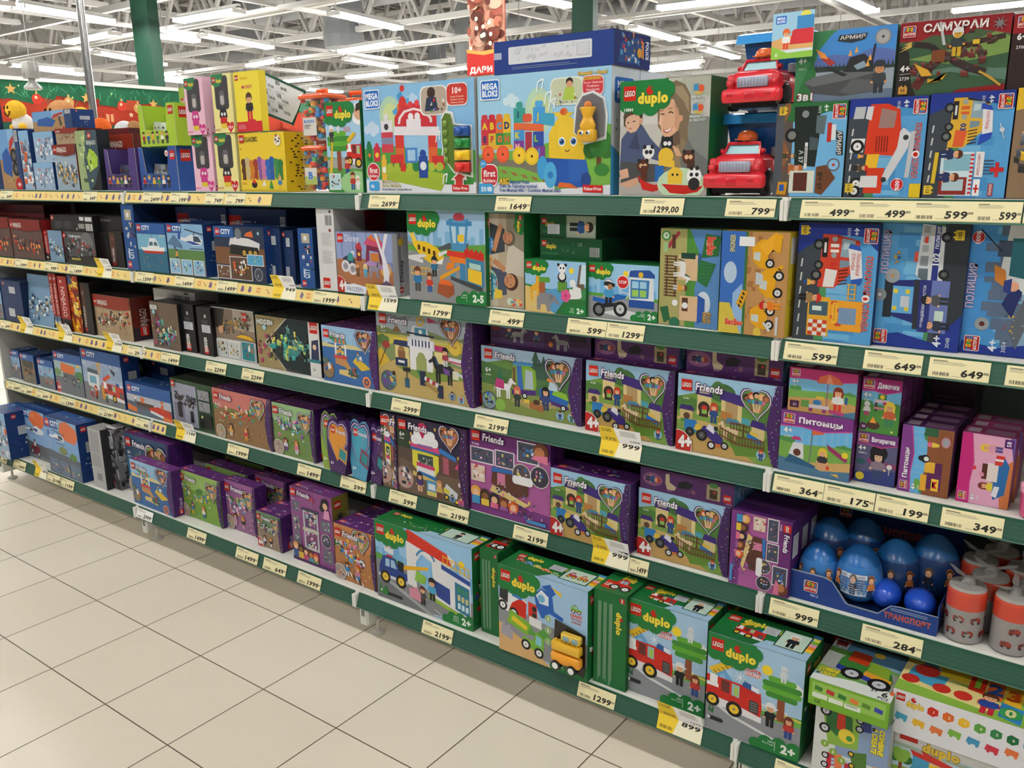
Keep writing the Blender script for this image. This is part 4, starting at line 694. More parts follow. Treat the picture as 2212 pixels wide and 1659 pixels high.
def s_pinkback(F,S,T,sd=1,t='41366'):
    base(F,S,T,'a85c98','5a2c68','4a2060');F.R(0,.8,1,1,'6a2c70');F.P([(0,0),(1,0),(1,.16),(0,.24)],'7a3a80');S.R(0,0,.5,1,'4a2060')
    P = ['2c3c68','e0e0e0','202428','d86a98','3474b8','d8c868','5a3c34','c8b090']
    for x0,y0,x1,y1 in ((.02,.62,.3,.78),(.34,.62,.56,.8),(.62,.74,.86,.96)): inset(F,x0,y0,x1,y1,'4a4c60',P,int(x0*100)+3,14)
    roundinset(F,.66,.58,.12,'584c50',P,4,12);roundinset(F,.88,.6,.12,'3c3848',P,8,12);F.R(.02,.38,.2,.58,'dcc8b8');clutter(F.sub(.04,.4,.18,.55),9,['b83c48','5a4a44','e8e8e8','c89878'],4,.15,.3)
    F.P([(.28,.4),(.6,.3),(.74,.34),(.74,.52),(.56,.5),(.54,.56),(.3,.56)],'5a3428');F.P([(.28,.54),(.56,.56),(.54,.6),(.3,.6)],'2f6cae');F.R(.36,.4,.46,.54,'c87898');F.RR(.55,.46,.8,.56,.04,'ececee');F.P([(.26,.3),(.7,.2),(.76,.24),(.3,.38)],'d8c080');clutter(F.sub(.32,.26,.7,.42),18,P,9,.08,.2)
    F.E(.9,.9,.1,'6a3c24');F.E(.88,.88,.07,'b87850');F.P([(.78,.8),(.98,.76),(.98,.86),(.82,.84)],'d87898')
    for i,(hr,sk,sh) in enumerate((('e0a850','e8b898','3c90c0'),('3c2820','8a5838','e0c048'),('201c28','e0b08c','d86a90'),('6a3c24','b87850','9a5aa0'),('d8602c','e8b898','c86a8a'))): x = .08+.12*i;F.E(x,.25-.02*i,.075,hr);F.E(x,.235-.02*i,.045,sk);F.R(x-.05,.1,x+.05,.2-.02*i,sh)
    clutter(F.sub(.5,.06,.92,.26),16,P,22,.08,.2);F.RR(.72,.03,.96,.07,.02,'4a90c8');friends(F,.8,.93);F.T(t,.04,.82,.03,'e8d0e8',bold=.02)
def s_lying(F,S,T,sd=1):   # end of a lying purple box, printed upside down
    base(F,S,T,'552a66','5a8ab8','4a2060');c = F.flip();lego(c,.03,.5,.34);c.T('41361',.02,.86,.07,'c8b0d0',bold=.01,w=.06)
    F.E(.14,.5,.3,'8a5a80',sx=1.6);fig(F.sub(.06,.2,.22,.8).cw(),.5,.0,1,'2a4a80','202840','c04028')
    q = F.sub(.26,.1,.46,.95);q.P([(.1,.9),(.3,.95),(.34,.5),(.7,.3),(.6,.1),(.2,.1),(.1,.4)],'c8b898');F.P([(.42,.35),(.54,.4),(.58,.62),(.5,.75),(.42,.6)],'1c1c24');F.E(.53,.25,.04,'8a5a9a');F.T('Spirity',.3,.12,.06,'b898c0');sp = [(.58+.03*math.cos(i*2.513),.3+.12*math.sin(i*2.513)) for i in range(6)];F.Ln(sp,.012,'b08878')
    F.R(.72,.15,.86,.8,'a89878');F.R(.75,.2,.83,.6,'3c3428');F.E(.79,.8,.12,'4c7c3c',sx=1.7);F.E(.8,.5,.06,'c04030');S.T('Friends',.1,.3,.4,'b8c8dc',w=.8)
def s_lyinghorse(F,S,T,sd=1):
    base(F,S,T,'40204e','2c1838','2c1838');F.R(.1,.1,.55,.85,'4a2c58');horse(F,.3,.2,.6,'9a9a9c','c0c0c0');horse(F,.72,.1,.6,'8c8c90','b0b0b0',-1);fig(F,.2,.2,.6,'3c4c68','343c50','181820');fig(F,.48,.2,.6,'4a5c88','343c50','4a2c1c');F.E(.62,.3,.1,'c87838');F.R(.02,.6,.1,.95,'7a2020');F.T('Friends',.11,.7,.16,'a088ac',w=.12);F.P([(.8,.5),(.95,.5),(.95,.7),(.8,.7)],'1c1420')
def friendsgen(bg,pal,sky,seed,sidecol='4a2468',hx=.8,hy=.8,hr=.2,age='6-12',topcol='5a2c6c',extra=None):
    def s(F,S,T,sd=1):
        base(F,S,T,bg,sidecol,topcol);fside(S,sidecol,seed);ptop(T,topcol,seed);F.R(0,.62,1,1,sky);hills(F,.62,.04,bg,seed,1.5)
        r = rnd(seed)
        for i in range(3): bush(F,r.random(),.6+.05*r.random(),.06,r.choice(['4c8040','5c8a48','3f6c38']))
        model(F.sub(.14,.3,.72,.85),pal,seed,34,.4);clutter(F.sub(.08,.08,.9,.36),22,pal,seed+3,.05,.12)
        fig(F,.3,.1,.26,pal[0],pal[1],'5a3020',kind=1);fig(F,.56,.08,.26,pal[2],pal[0],'c8803c',kind=1);roundinset(F,.12,.14,.14,'a89888',pal,seed,7)
        if extra: extra(F)
        heart(F,hx,hy,hr,'8a9a4c');edge(F,'42205c',sd=seed,w=.08);friends(F,.95);F.T(age,.06,.66,.06,'f0e8f0',bold=.03);F.T('41349',.06,.61,.022,'e0d8e0')
    return s
def xmarket(F):
    for i in range(5): F.P([(.36+.07*i,.2-.03*i),(.4+.07*i,.18-.03*i),(.44+.07*i,.1-.03*i),(.4+.07*i,.12-.03*i)],'f0f0f0' if i % 2 == 0 else '181818')
def s_tallhouse(F,S,T,sd=1):
    base(F,S,T,'8e5088','6a6434','6a3470');S.R(0,.75,1,1,'7a7030');clutter(S.sub(.1,.2,.9,.7),14,['38302c','5a4c3c','8a7c50','2c2428'],4,.1,.2);lego(S,.15,.84,.1);ptop(T,'6a3470',8);P = ['d8d8dc','3c5a7c','2c2c38','b878a8','a0b8c0','d8c8a0','8a5a78']
    for x0,y0,x1,y1 in ((.04,.68,.22,.82),(.04,.4,.2,.62),(.72,.52,.94,.66),(.04,.24,.2,.38),(.74,.1,.96,.28)): inset(F,x0,y0,x1,y1,'6a6c78',P,int(y0*77),10,'8e5088')
    F.R(.3,.2,.66,.74,'c4c4cc');F.R(.34,.5,.62,.7,'6a4870');F.R(.34,.24,.62,.44,'7a4468');clutter(F.sub(.32,.22,.6,.72),40,P,12,.06,.12);F.R(.28,.46,.68,.49,'d0d0b0');F.R(.28,.73,.68,.76,'3c4450');F.P([(.46,.88),(.62,.88),(.54,.94)],'b83c58');F.Ln([(.54,.9),(.54,.76)],.008,'8a8a90')
    F.E(.85,.9,.07,'18161c');F.E(.79,.84,.05,'18161c');F.E(.86,.87,.045,'e0b898');F.P([(.8,.7),(.96,.7),(.94,.82),(.84,.82)],'d898b8');roundinset(F,.84,.4,.09,'4c4858',P,5,9)
    for i,(hr,sk,sh) in enumerate((('d89a58','e8b898','3c5a8a'),('241c20','8a5838','d8b048'),('3c2820','e0b08c','b84a70'),('6a3c24','b87850','4a9aa8'),('d8602c','e8b898','6a9a58'))): x = .08+.12*i;F.E(x,.2-.02*i,.055,hr);F.E(x,.185-.02*i,.035,sk);F.R(x-.06,.04,x+.06,.15-.02*i,sh)
    F.R(0,0,1,.04,'4a2858');friends(F,.62,.94);F.T('41360',.05,.84,.018,'e8d0e8')
# ---- blue city range and the like
def cside(S,col='1c3a72',sd=1):
    S.R(0,0,1,1,col);lego(S,.2,.86,.09);clutter(S.sub(.15,.15,.85,.4),8,['2c5088','c8ccd0','202838','6a7a90'],sd,.1,.2);sticker(S,.35,.5,.8,.68,sd)
def citygen(kind,seed=1,band='2a5a9c',bg='8ab4d8',gr='6a7078'):
    def s(F,S,T,sd=1):
        base(F,S,T,bg,'1c3a72','1e3e78');cside(S,sd=seed);T.R(0,.3,1,.9,'28508c');clutter(T.sub(.05,.3,.95,.9),8,['c8d8e8','2c4a80','8898a8','5a3c30'],seed,.1,.3)
        hills(F,.42,.02,gr,seed,1.3);r = rnd(seed)
        if kind == 'boat': F.R(0,0,1,.45,'2c6884');F.R(0,.45,1,.8,'78b0cc');boat(F.sub(.08,.34,.96,.8));clutter(F.sub(.1,.06,.8,.3),12,['c8a050','404850','8a9aa0','b85838','c0ccd0'],4,.06,.12);F.R(.78,.74,.96,.98,'9cc0d8');F.E(.86,.84,.08,'e0c040');F.E(.86,.82,.045,'202428')
        if kind == 'heli': F.R(0,.2,1,.5,'5a8048');heli(F.sub(.3,.42,1,.98));fig(F,.2,.5,.22,'b04038','303848','402c20');fig(F,.24,.3,.2,'d8a040','40506a','402c20');[inset(F,x,.03,x+.27,.3,'90c0dc',BR,int(x*50)+2,9) for x in (.03,.36,.69)];F.P([(.0,.6),(.2,.78),(.4,.6),(.4,.52)],'587898')
        if kind == 'rover':
            F.R(0,0,1,1,'28344c');F.R(0,.3,1,.62,'7a5438');F.E(.9,.9,.03,'a0c8d8');F.P([(.3,.66),(.9,.6),(.92,.72),(.7,.8),(.34,.82)],'e0e0e0');F.E(.5,.88,.1,'707880');F.P([(.62,.84),(.8,.82),(.78,.94),(.66,.9)],'d86a38');F.P([(.3,.5),(.9,.46),(.88,.64),(.34,.68)],'202428')
            for x in (.6,.72,.82): wheel(F,x,.53,.09,'c89c40')
            inset(F,.02,.03,.27,.26,'6a4c38',['e8e8e8','a8a8a8'],4,6);inset(F,.3,.03,.72,.44,'5a4234',['e0e0e0','282c30','d8682c','c89c40'],7,20);inset(F,.66,.32,.96,.5,'5aa8d0',['3c7a4c','e0c040','88a0b0'],3,7);roundinset(F,.86,.15,.11,'48505c',['c8ccd0','38404c'],2)
            F.R(.0,.8,.42,1,'2a5a9c')
        if kind == 'dump': F.R(0,.4,1,.8,'9cb4b8');bush(F,.9,.5,.14,'4c8050');bush(F,.1,.5,.1,'64905c');F.P([(.22,.56),(.26,.76),(.76,.7),(.7,.52),(.5,.46)],'d8733c');F.P([(.3,.4),(.78,.34),(.8,.5),(.3,.52)],'5a6068');wheel(F,.36,.36,.08,'9098a0');wheel(F,.66,.32,.09,'9098a0');fig(F,.84,.2,.26,'3a7a8a','2c4c58','30261c');F.E(.04,.1,.16,'e8dcd8');F.E(.04,.1,.15,'b82c28');F.T('4+',.03,.07,.09,'f4f0ee',bold=.06);F.R(.8,.62,.98,.96,'9cc0c8');F.E(.88,.78,.07,'e0c040')
        if kind == 'small': clutter(F.sub(.1,.1,.9,.75),26,['b84838','d8d8dc','3c4450','d88038','5a8aa8','8a7860'],seed,.06,.14)
        if kind == 'mine': F.R(0,.0,1,.8,'6c6458');F.P([(.1,.8),(.5,.9),(.9,.8),(.8,.3),(.2,.3)],'38342f');clutter(F.sub(.1,.1,.9,.7),24,['8a7860','38342f','d88038','a89c80','5a5448'],seed,.06,.14)
        if kind == 'fire':
            F.R(0,.36,1,.8,'a4b4cc');skyline(F,.5,.3,'8ca4c0',3);F.R(0,.0,1,.36,'7a7c80');F.P([(.12,.3),(.4,.24),(.42,.58),(.12,.6)],'dfe2e6');F.R(.17,.36,.34,.5,'6ea8c0');F.P([(.12,.56),(.42,.54),(.4,.62),(.14,.64)],'4a5a68');F.P([(.36,.86),(.5,.86),(.46,.56),(.4,.56)],'b8a080');F.E(.44,.82,.1,'c8ac78');firetruck(F.sub(.48,.12,1.02,.56),'c84030','d84838');F.Ln([(.5,1),(.82,.68)],.02,'c0c4c8');F.P([(.72,.72),(.84,.66),(.82,.58),(.74,.64)],'38404c');fig(F,.3,.06,.26,'c04030','38342f','e0e0e0',hat='c83c30');F.R(.46,.1,.52,.34,'d89030');fig(F,.56,.04,.22,'3c7a50','34403c','50382c');clutter(F.sub(.14,.04,.3,.22),8,['c84030','38342f','c0c4c8'],5,.2,.4);F.R(.8,.82,.98,1,'c86a28');F.E(.9,.86,.07,'e0b040')
        if kind == 'fireboat':
            F.R(0,.36,1,.62,'b8bcc8');F.P([(.0,.0),(1,0),(1,.34),(.0,.4)],'58687a');F.R(.22,.3,.6,.42,'5a4030');[F.R(.24+.05*i,.2,.26+.05*i,.42,'4a3424') for i in range(8)];fig(F,.2,.38,.3,'e0e4e8','404c58','30261c');F.P([(.32,.6),(.42,.56),(.38,.4),(.32,.42)],'d87840');F.P([(.5,.2),(.96,.06),(1,.2),(.96,.34),(.7,.4),(.5,.3)],'c43c2c');F.P([(.52,.16),(.96,.0),(.97,.08),(.54,.24)],'e0e4e8');fig(F,.8,.28,.34,'d86a30','c85828','402c20',hat='d86a30');F.P([(-.02,.1),(.22,.05),(.22,.2),(-.02,.3)],'d8743c');F.P([(.78,.0),(1,0),(1,.1),(.82,.14)],'d8743c');F.R(.82,.66,1,.98,'c86a28');F.E(.92,.78,.14,'e0c040')
        if kind == 'para':
            F.R(0,.3,1,.78,'8ab0dc');bush(F,.14,.42,.1,'5c8a44');skyline(F.sub(.25,.34,.5,.5),0,1,'9cb8d4',4,5);F.P([(0,0),(1,0),(1,.3),(0,.36)],'5c6068');F.P([(0,.02),(1,.0),(1,.06),(0,.1)],'7a7e84')
            F.P([(.42,.78),(.46,.92),(.6,1.0),(.8,.99),(.98,.92),(.98,.8),(.9,.7),(.78,.64),(.6,.66)],'dd7346');F.P([(.46,.86),(.6,.98),(.7,.8)],'e68a5c');F.P([(.5,.64),(.66,.7),(.9,.62),(.88,.54),(.62,.52)],'e4e8ee');F.P([(.5,.62),(.7,.64),(.66,.56)],'2a4a80');heli(F.sub(.1,.46,.6,.7));F.P([(.36,.2),(.44,.3),(.7,.24),(.66,.12),(.5,.08)],'7a2c34');wheel(F,.4,.14,.06,'c0c4c8');wheel(F,.62,.1,.06,'c0c4c8');fig(F,.52,.2,.2,'d8d8dc','40404c','2c2420');clutter(F.sub(.3,.1,.7,.3),10,['7a2c34','38383c','c0c4c8'],3,.06,.12)
        if kind == 'para2':
            F.R(0,.3,1,.8,'7ea8d8');F.P([(0,0),(1,0),(1,.36),(0,.42)],'5c6470');F.P([(.44,.8),(.52,.96),(.7,1),(.98,.9),(1,.76),(.9,.64),(.6,.66)],'dd7346');heli(F.sub(.05,.5,.6,.84));bush(F,.5,.46,.08,'7c8a54');bush(F,.8,.4,.07,'5c8a44');clutter(F.sub(.2,.28,.9,.44),12,['8a4038','38383c','c0c4c8','7c8a54'],3,.06,.14);[inset(F,x,.03,x+.26,.26,'6a7c94',BR,int(x*50)+5,9,'6a8098') for x in (.04,.37,.7)];lines(F,.03,.42,.2,.6,6,'a8c0e0',3)
        if kind == 'snow': F.R(0,0,1,.8,'a0b8d0');clutter(F.sub(.05,.05,.95,.75),34,['d8e4f0','506880','e8ecf0','38506c','c06040','7890a8'],seed,.08,.2)
        if kind == 'sand': F.R(0,0,1,.7,'a8845c');F.R(.0,.5,.5,1,'6ea0d0');F.P([(.1,.3),(.5,.2),(.6,.5),(.4,.7),(.14,.6)],'2c58a0');wheel(F,.7,.56,.12,'505050');wheel(F,.72,.34,.12,'505050');F.P([(.5,.6),(.8,.8),(.78,.9),(.56,.8)],'b04038');clutter(F.sub(.1,.05,.7,.3),12,['8a5c3c','d0b080','2c3038'],3,.06,.12);F.R(.82,0,1,1,'24406c');barcode(F,.86,.8,.97,.96,3);F.E(.78,.08,.12,'b82c28');F.T('4+',.72,.05,.07,'f4f0ee',bold=.05)
        if kind not in ('snow','sand'): city(F,1.0 if kind != 'fireboat' else 1.5,.84 if kind != 'fireboat' else .72,band=None if kind in ('rover','heli','para','para2') else band)
        if kind in ('para','para2','heli'): F.R(0,.82,.42,1,band);city(F,1.0,.84)
        if kind in ('para','small','fire','fireboat'): F.T('5+',.06,.7,.05,'e8f0f8',bold=.02)
    return s
def s_cityend(F,S,T,sd=1):   # narrow end standing upright
    base(F,S,T,'22508e','163058','1e3e78');c = F.ccw();lego(c,.04,.2,.55,.5) if False else None
    lego(F,.12,.03,.12*(F.W/F.H)*5 if False else .1,None);q = F.sub(.1,.16,.9,.34).ccw();q.T('CITY',.05,.3,.5,'e0e8f0',bold=.04,w=.9);q2 = F.sub(.2,.3,.9,.7);clutter(q2,10,['c8ccd0','b84838','283c5c','d8c8a8','181c24'],sd,.08,.2);F.R(.25,.76,.8,.92,'b0a890');F.E(.5,.84,.04,'e8e8e8')
def s_citylying(F,S,T,sd=1):
    base(F,S,T,'1c3a70','14284c','1a3260');lego(F,.03,.6,.3);F.T('CITY',.12,.66,.16,'c0ccdc',bold=.03);F.R(.3,.2,.6,.8,'264a84');barcode(F,.74,.2,.86,.66,4,'a8b0b8');sticker(F,.9,.5,.98,.9) if sd % 2 else F.E(.64,.3,.09,'8894a8')
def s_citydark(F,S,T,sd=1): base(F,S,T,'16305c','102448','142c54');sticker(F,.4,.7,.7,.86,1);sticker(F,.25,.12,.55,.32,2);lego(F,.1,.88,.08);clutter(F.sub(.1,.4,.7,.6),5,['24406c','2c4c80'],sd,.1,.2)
def ninjagen(bg,pal,seed,top='7a2420',side='7a1c1c',logo=True,ly=.82):
    def s(F,S,T,sd=1):
        base(F,S,T,bg,side,'2a1818');S.R(0,0,1,.3,'2c2028');c = S.sub(.2,.1,.8,.8).ccw();c.T('NINJAGO',.2,.25,.5,'e8dcd8',bold=.0,w=.7);lego(c,.0,.2,.6)
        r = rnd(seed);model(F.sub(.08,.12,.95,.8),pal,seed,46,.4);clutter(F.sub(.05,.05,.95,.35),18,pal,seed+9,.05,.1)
        if logo:
            F.P([(0,ly-.03),(.6,ly-.08),(1,ly-.03),(1,1),(0,1)],top);lego(F,.03,ly+.01,.12);F.T('NINJAGO',.05+.13*F.H/F.W,ly+.01,.11,'f0e8e0',out='401010',bold=.02,w=.36*F.H/F.W*1.2,ow=.04)
    return s
def s_ninjaend(F,S,T,sd=1):
    base(F,S,T,'9a2420','681414','7a1c1c');F.R(0,0,1,.22,'4a6a88' if sd % 2 else '18181c');c = F.sub(.1,.25,.9,.82).cw();c.T('NINJAGO',.02,.2,.55,'f0e4dc',bold=.0,w=.96);lego(F,.2,.86,.1*F.W/F.H*4 if False else .1);F.T('8+',.2,.06,.08,'e8e0dc',bold=.04)
def s_flame(F,S,T,sd=1): base(F,S,T,'8a3414','1c1414','2c1818');hills(F,.2,.1,'e0a030',1,2);clutter(F,40,['e8a830','c85a18','7a1c10','f0d060','a02c14','3c1810'],3,.05,.18);F.R(0,.85,.4,1,'4a6088')
def s_dragon(F,S,T,sd=1):
    base(F,S,T,'38505c','161c24','1c1c20');F.P([(0,0),(0,1),(.5,1),(.3,.5),(.4,0)],'9cae7c');F.P([(.5,.3),(.9,.4),(.95,.55),(.8,.65),(.6,.7),(.45,.55)],'a8cc40');clutter(F.sub(.1,.1,.6,.9),16,['b8c890','5c7a50','d8e0a0','405c3c'],3,.06,.14);clutter(F.sub(.45,.4,.9,.65),12,['b8dc48','6c8c34','2c3c2c'],5,.05,.1);F.P([(.5,0),(1,0),(1,.4),(.7,.1)],'18181e');lego(F,.6,.86,.1);F.T('NINJAGO',.5,.76,.07,'e0e4dc',w=.44)
def s_technic(F,S,T,sd=1): base(F,S,T,'46484a','161616','1c1c1c');F.P([(0,0),(1,0),(1,.3),(0,.2)],'282624');F.E(.75,.7,.3,'6a6c6c',sx=1.2);model(F.sub(.1,.1,.95,.9),['2a2c2e','888c90','c8ccd0','18181a','606468','a03028'],7,40,.4);F.R(.2,.12,.5,.18,'a89c48');wheel(F,.82,.36,.13,'606468');F.R(0,.1,.08,.5,'101010');lego(F,.0,.8,.14);F.T('TECHNIC',.18,.82,.075,'e8ecf0',bold=.02,shear=.15,w=.42)
def s_technicend(F,S,T,sd=1): base(F,S,T,'1a1818','141212','181818');F.R(.05,.1,.45,.96,'4c2c20');c = F.sub(.08,.1,.42,.6).ccw();c.T('TECHNIC',.05,.3,.45,'d8dce0',bold=.02,w=.85);F.R(.12,.05,.36,.12,'9a2018');F.E(.26,.8,.04,'806050')
def s_techniclying(F,S,T,sd=1): base(F,S,T,'1c1c1e','141414','181818');lego(F,.02,.66,.28);[lines(F,a,.14,a+.2,.6,6,'505050',3) for a in (.1,.32)];F.R(.7,.7,.8,.92,'d8d8d8');F.R(.83,.66,.98,.92,'d8d8d8');barcode(F,.84,.1,.97,.5,3);F.E(.62,.16,.07,'c8c8c8');F.R(.66,.2,.8,.5,'90948c')
def s_techlogo(F,S,T,sd=1): base(F,S,T,'201e1e','141414','1c1c1c');lego(F,.04,.62,.3);F.T('TECHNIC',.2,.66,.16,'88888c',bold=.02,shear=.15,w=.4)
def s_redlying(F,S,T,sd=1): base(F,S,T,'6e1a1a','4a1212','501414');F.T('NINJAGO',.08,.5,.25,'b08078',w=.22);F.T('NINJAGO',.34,.48,.25,'b08078',w=.2)
def ghost(bg,pal,seed,diag=True,tri='3c8a88',white=True):
    def s(F,S,T,sd=1):
        base(F,S,T,bg,'101012','1a1c1c');[T.R(.1+.2*i,.2,.2+.2*i,.6,'4a504e') for i in range(4)]
        if diag: F.P([(0,0),(.45,0),(.14,.5),(.5,1),(0,1)],'9c8a60');F.Ln([(.45,0),(.14,.5),(.5,1)],.015,'e0dcd0');F.P([(.2,.5),(.44,.06),(.84,0),(.84,1),(.5,.98)],'14282c');F.E(.56,.52,.24,tri,sx=1.1);F.E(.56,.72,.12,'1c3c40')
        model(F.sub(.2,.08,.85,.9),pal,seed,44,.35);clutter(F.sub(.02,.05,.3,.7),14,['6a5438','40342c','c8b078','a83c68'],seed,.06,.16)
        if white: F.P([(.84,0),(1,0),(1,1),(.84,1)],'dcdcd8');lego(F,.86,.8,.13*F.W/F.H*.9,None);F.P([(.86,.3),(.98,.3),(.98,.7),(.88,.66)],'2c3458');F.E(.92,.55,.05,'e0b898');F.T('7+',.88,.1,.05,'202020');F.R(.84,.26,1,.32,'2c7a80')
        F.T('HIDDEN',.03,.84,.09,'e8e8e0',out='101010',bold=.05,w=.26,ow=.05);F.E(.15,.78,.05,'9cd0d8')
    return s
def s_ghostboat(F,S,T,sd=1): base(F,S,T,'8a7868','1c2c34','2a2c2c');[T.R(.1+.2*i,.2,.2+.2*i,.6,'4a504e') for i in range(4)];F.R(.5,.6,1,1,'b8ac9c');F.R(0,0,1,.38,'d8d8d8');model(F.sub(.25,.45,.95,.95),['2c2c2c','5a4434','3c5048','c8983c','786450'],5,40,.4);F.P([(.0,.6),(.22,.6),(.3,1),(.0,1)],'38342f');F.E(.2,.56,.08,'c89878');F.P([(.55,.46),(.98,.42),(.9,.5),(.7,.52)],'e0b030');[inset(F,x,.04,x+.27,.34,'c8ccc8',['38342f','5a4c3c','c8983c'],int(x*40)+2,9) for x in (.04,.36)];inset(F,.68,.03,.97,.38,'2c8088',BR,3,10);lego(F,.74,.8,.15);F.Ln([(0,0),(0,1),(1,1)],.03,'e0e0e0')
def s_ghostend(F,S,T,sd=1): base(F,S,T,'141416','0c0c0e','1a1c1c');F.R(0,0,.3,1,'1c1c20');lego(F,.35,.03,.1*F.W/F.H*3);c = F.sub(.3,.12,.7,.4).ccw();c.T('HIDDEN',.02,.3,.5,'e8e8e0',bold=.05,w=.9);sticker(F,.3,.48,.9,.64);F.E(.6,.82,.04,'a8a8a8');F.R(.35,.66,.75,.74,'38383a')
def s_creature(F,S,T,sd=1): base(F,S,T,'2c4a30','1c3020','1c3424');F.R(.02,.04,.62,.92,'9a9cb0');F.R(.05,.1,.3,.5,'78788c');model(F.sub(.1,.36,.6,.85),['18181a','2c2c30','0c0c0e','48484c'],3,40,.5);F.R(.15,.2,.24,.5,'18181a');F.R(.45,.14,.52,.38,'18181a');clutter(F.sub(.14,.08,.45,.2),14,['c8b080','a89060'],3,.06,.1);[inset(F,.68,y,.94,y+.2,'8a8c98',['18181a','2c2c30','c8b080'],int(y*40),8,'38503c') for y in (.44,.68)];F.RR(.68,.08,.96,.38,.04,'101412');F.E(.74,.32,.03,'c8dc80');lego(F,.04,.84,.12)
def s_frozen(F,S,T,sd=1):
    base(F,S,T,'7a86b4','c8ccd4','8a90a8');F.R(0,.55,1,1,'93a2cc');F.P([(0,.55),(.4,.6),(.8,.5),(1,.4),(1,0),(0,0)],'a8704c');F.P([(0,0),(.5,0),(.3,.14),(0,.2)],'5a4a68');F.E(.88,.42,.12,'d8a858');[F.R(x,.6,x+.015,1,'6a76a4') for x in (.1,.3,.36,.55)]
    F.P([(.52,.5),(.56,.84),(.84,.8),(.84,.46),(.78,.46),(.76,.7),(.6,.72),(.6,.5)],'7a2c48');F.P([(.5,.82),(.86,.76),(.82,.88),(.6,.94)],'c85070');F.P([(.56,.92),(.66,.98),(.7,.9),(.78,.96),(.8,.84)],'d8743c');F.P([(.62,.56),(.76,.54),(.76,.68),(.62,.68)],'c87a34');F.P([(.48,.5),(.9,.4),(.96,.46),(.6,.56)],'b088b8')
    F.R(.37,.54,.46,.74,'7a2c38');F.P([(.35,.74),(.48,.72),(.44,.84),(.38,.84)],'b83c48');F.E(.415,.65,.03,'e8c048');F.E(.3,.66,.04,'e0e0ec');F.P([(.12,.5),(.34,.44),(.34,.56),(.2,.62),(.12,.58)],'383c58');F.P([(.2,.54),(.3,.52),(.3,.66),(.22,.66)],'3c9890');wheel(F,.16,.44,.1,'9a98a8',tyre='e0dce0');wheel(F,.29,.4,.1,'9a98a8',tyre='e0dce0')
    fig(F,.38,.28,.24,'7a5a3c','5a4434','a86a3c',kind=1);fig(F,.52,.28,.22,'5aa8d0','5aa8d0','e8d8a0',kind=1);horse(F,.68,.28,.28,'908c9c','3c3444');F.Ln([(.82,.54),(.8,.64)],.01,'5a4c44');F.Ln([(.82,.54),(.88,.64)],.01,'5a4c44')
    F.P([(.8,.0),(.9,0),(.94,.4),(.86,.7),(.94,1),(.88,1),(.82,.74),(.74,1),(.7,1),(.82,.6),(.84,.3)],'e4e4ec');F.P([(.76,0),(.98,0),(.98,.18),(.88,.26),(.78,.18)],'6a5a78')
    four(F);F.P([(.12,0),(.5,0),(.54,.12),(.3,.16),(.12,.13)],'e4e8f0');F.T('FROZEN',.17,.03,.07,'3c5080',bold=.0,w=.28);lego(F,.03,.83,.14);F.T('Disney',.17,.85,.11,'f0f0f8',bold=.0,shear=.1,w=.26);S.P([(.3,.6),(.4,0),(.45,0),(.5,1),(.3,1)],'8c8c94');S.E(.5,.86,.06,'e8c848');c = S.sub(.3,.2,.7,.6).ccw();c.T('Disney',.05,.3,.5,'282830',w=.9,shear=.1);lego(S,.35,.05,.09)
def s_whiteend(F,S,T,sd=1): base(F,S,T,'dcdcdc','b4b4b4','c8c8c8');barcode(F,.5,.8,.9,.92,5,None,'404040',12);[lines(F,.25,a,.9,a+.16,12,'b8b8b8',3) for a in (.55,.33)];lego(F,.2,.03,.1*F.W/F.H*4);F.E(.75,.74,.02,'802020');F.R(.75,.95,.85,.98,'202020')
def s_greyend(F,S,T,sd=1): base(F,S,T,'b0b0b2','2c2c30','989898');F.R(.1,.6,.8,.95,'9c9c9e');F.R(.1,.36,.8,.58,'9c9c9e');[F.R(.35,.14+.03*i,.75,.155+.03*i,'505050') for i in range(4)]
def s_silver(F,S,T,sd=1): base(F,S,T,'38383c','78787c','d0d0d2');[T.R(.1+.3*i,.2,.3+.3*i,.8,'303034') for i in range(3)];clutter(F,30,['202022','58585c','88888c','18181a','a8a8ac'],4,.05,.14);clutter(S,30,['202022','58585c','98989c','3c3c3e','b8b8bc'],4,.05,.14);lego(F,.1,.05,.08)
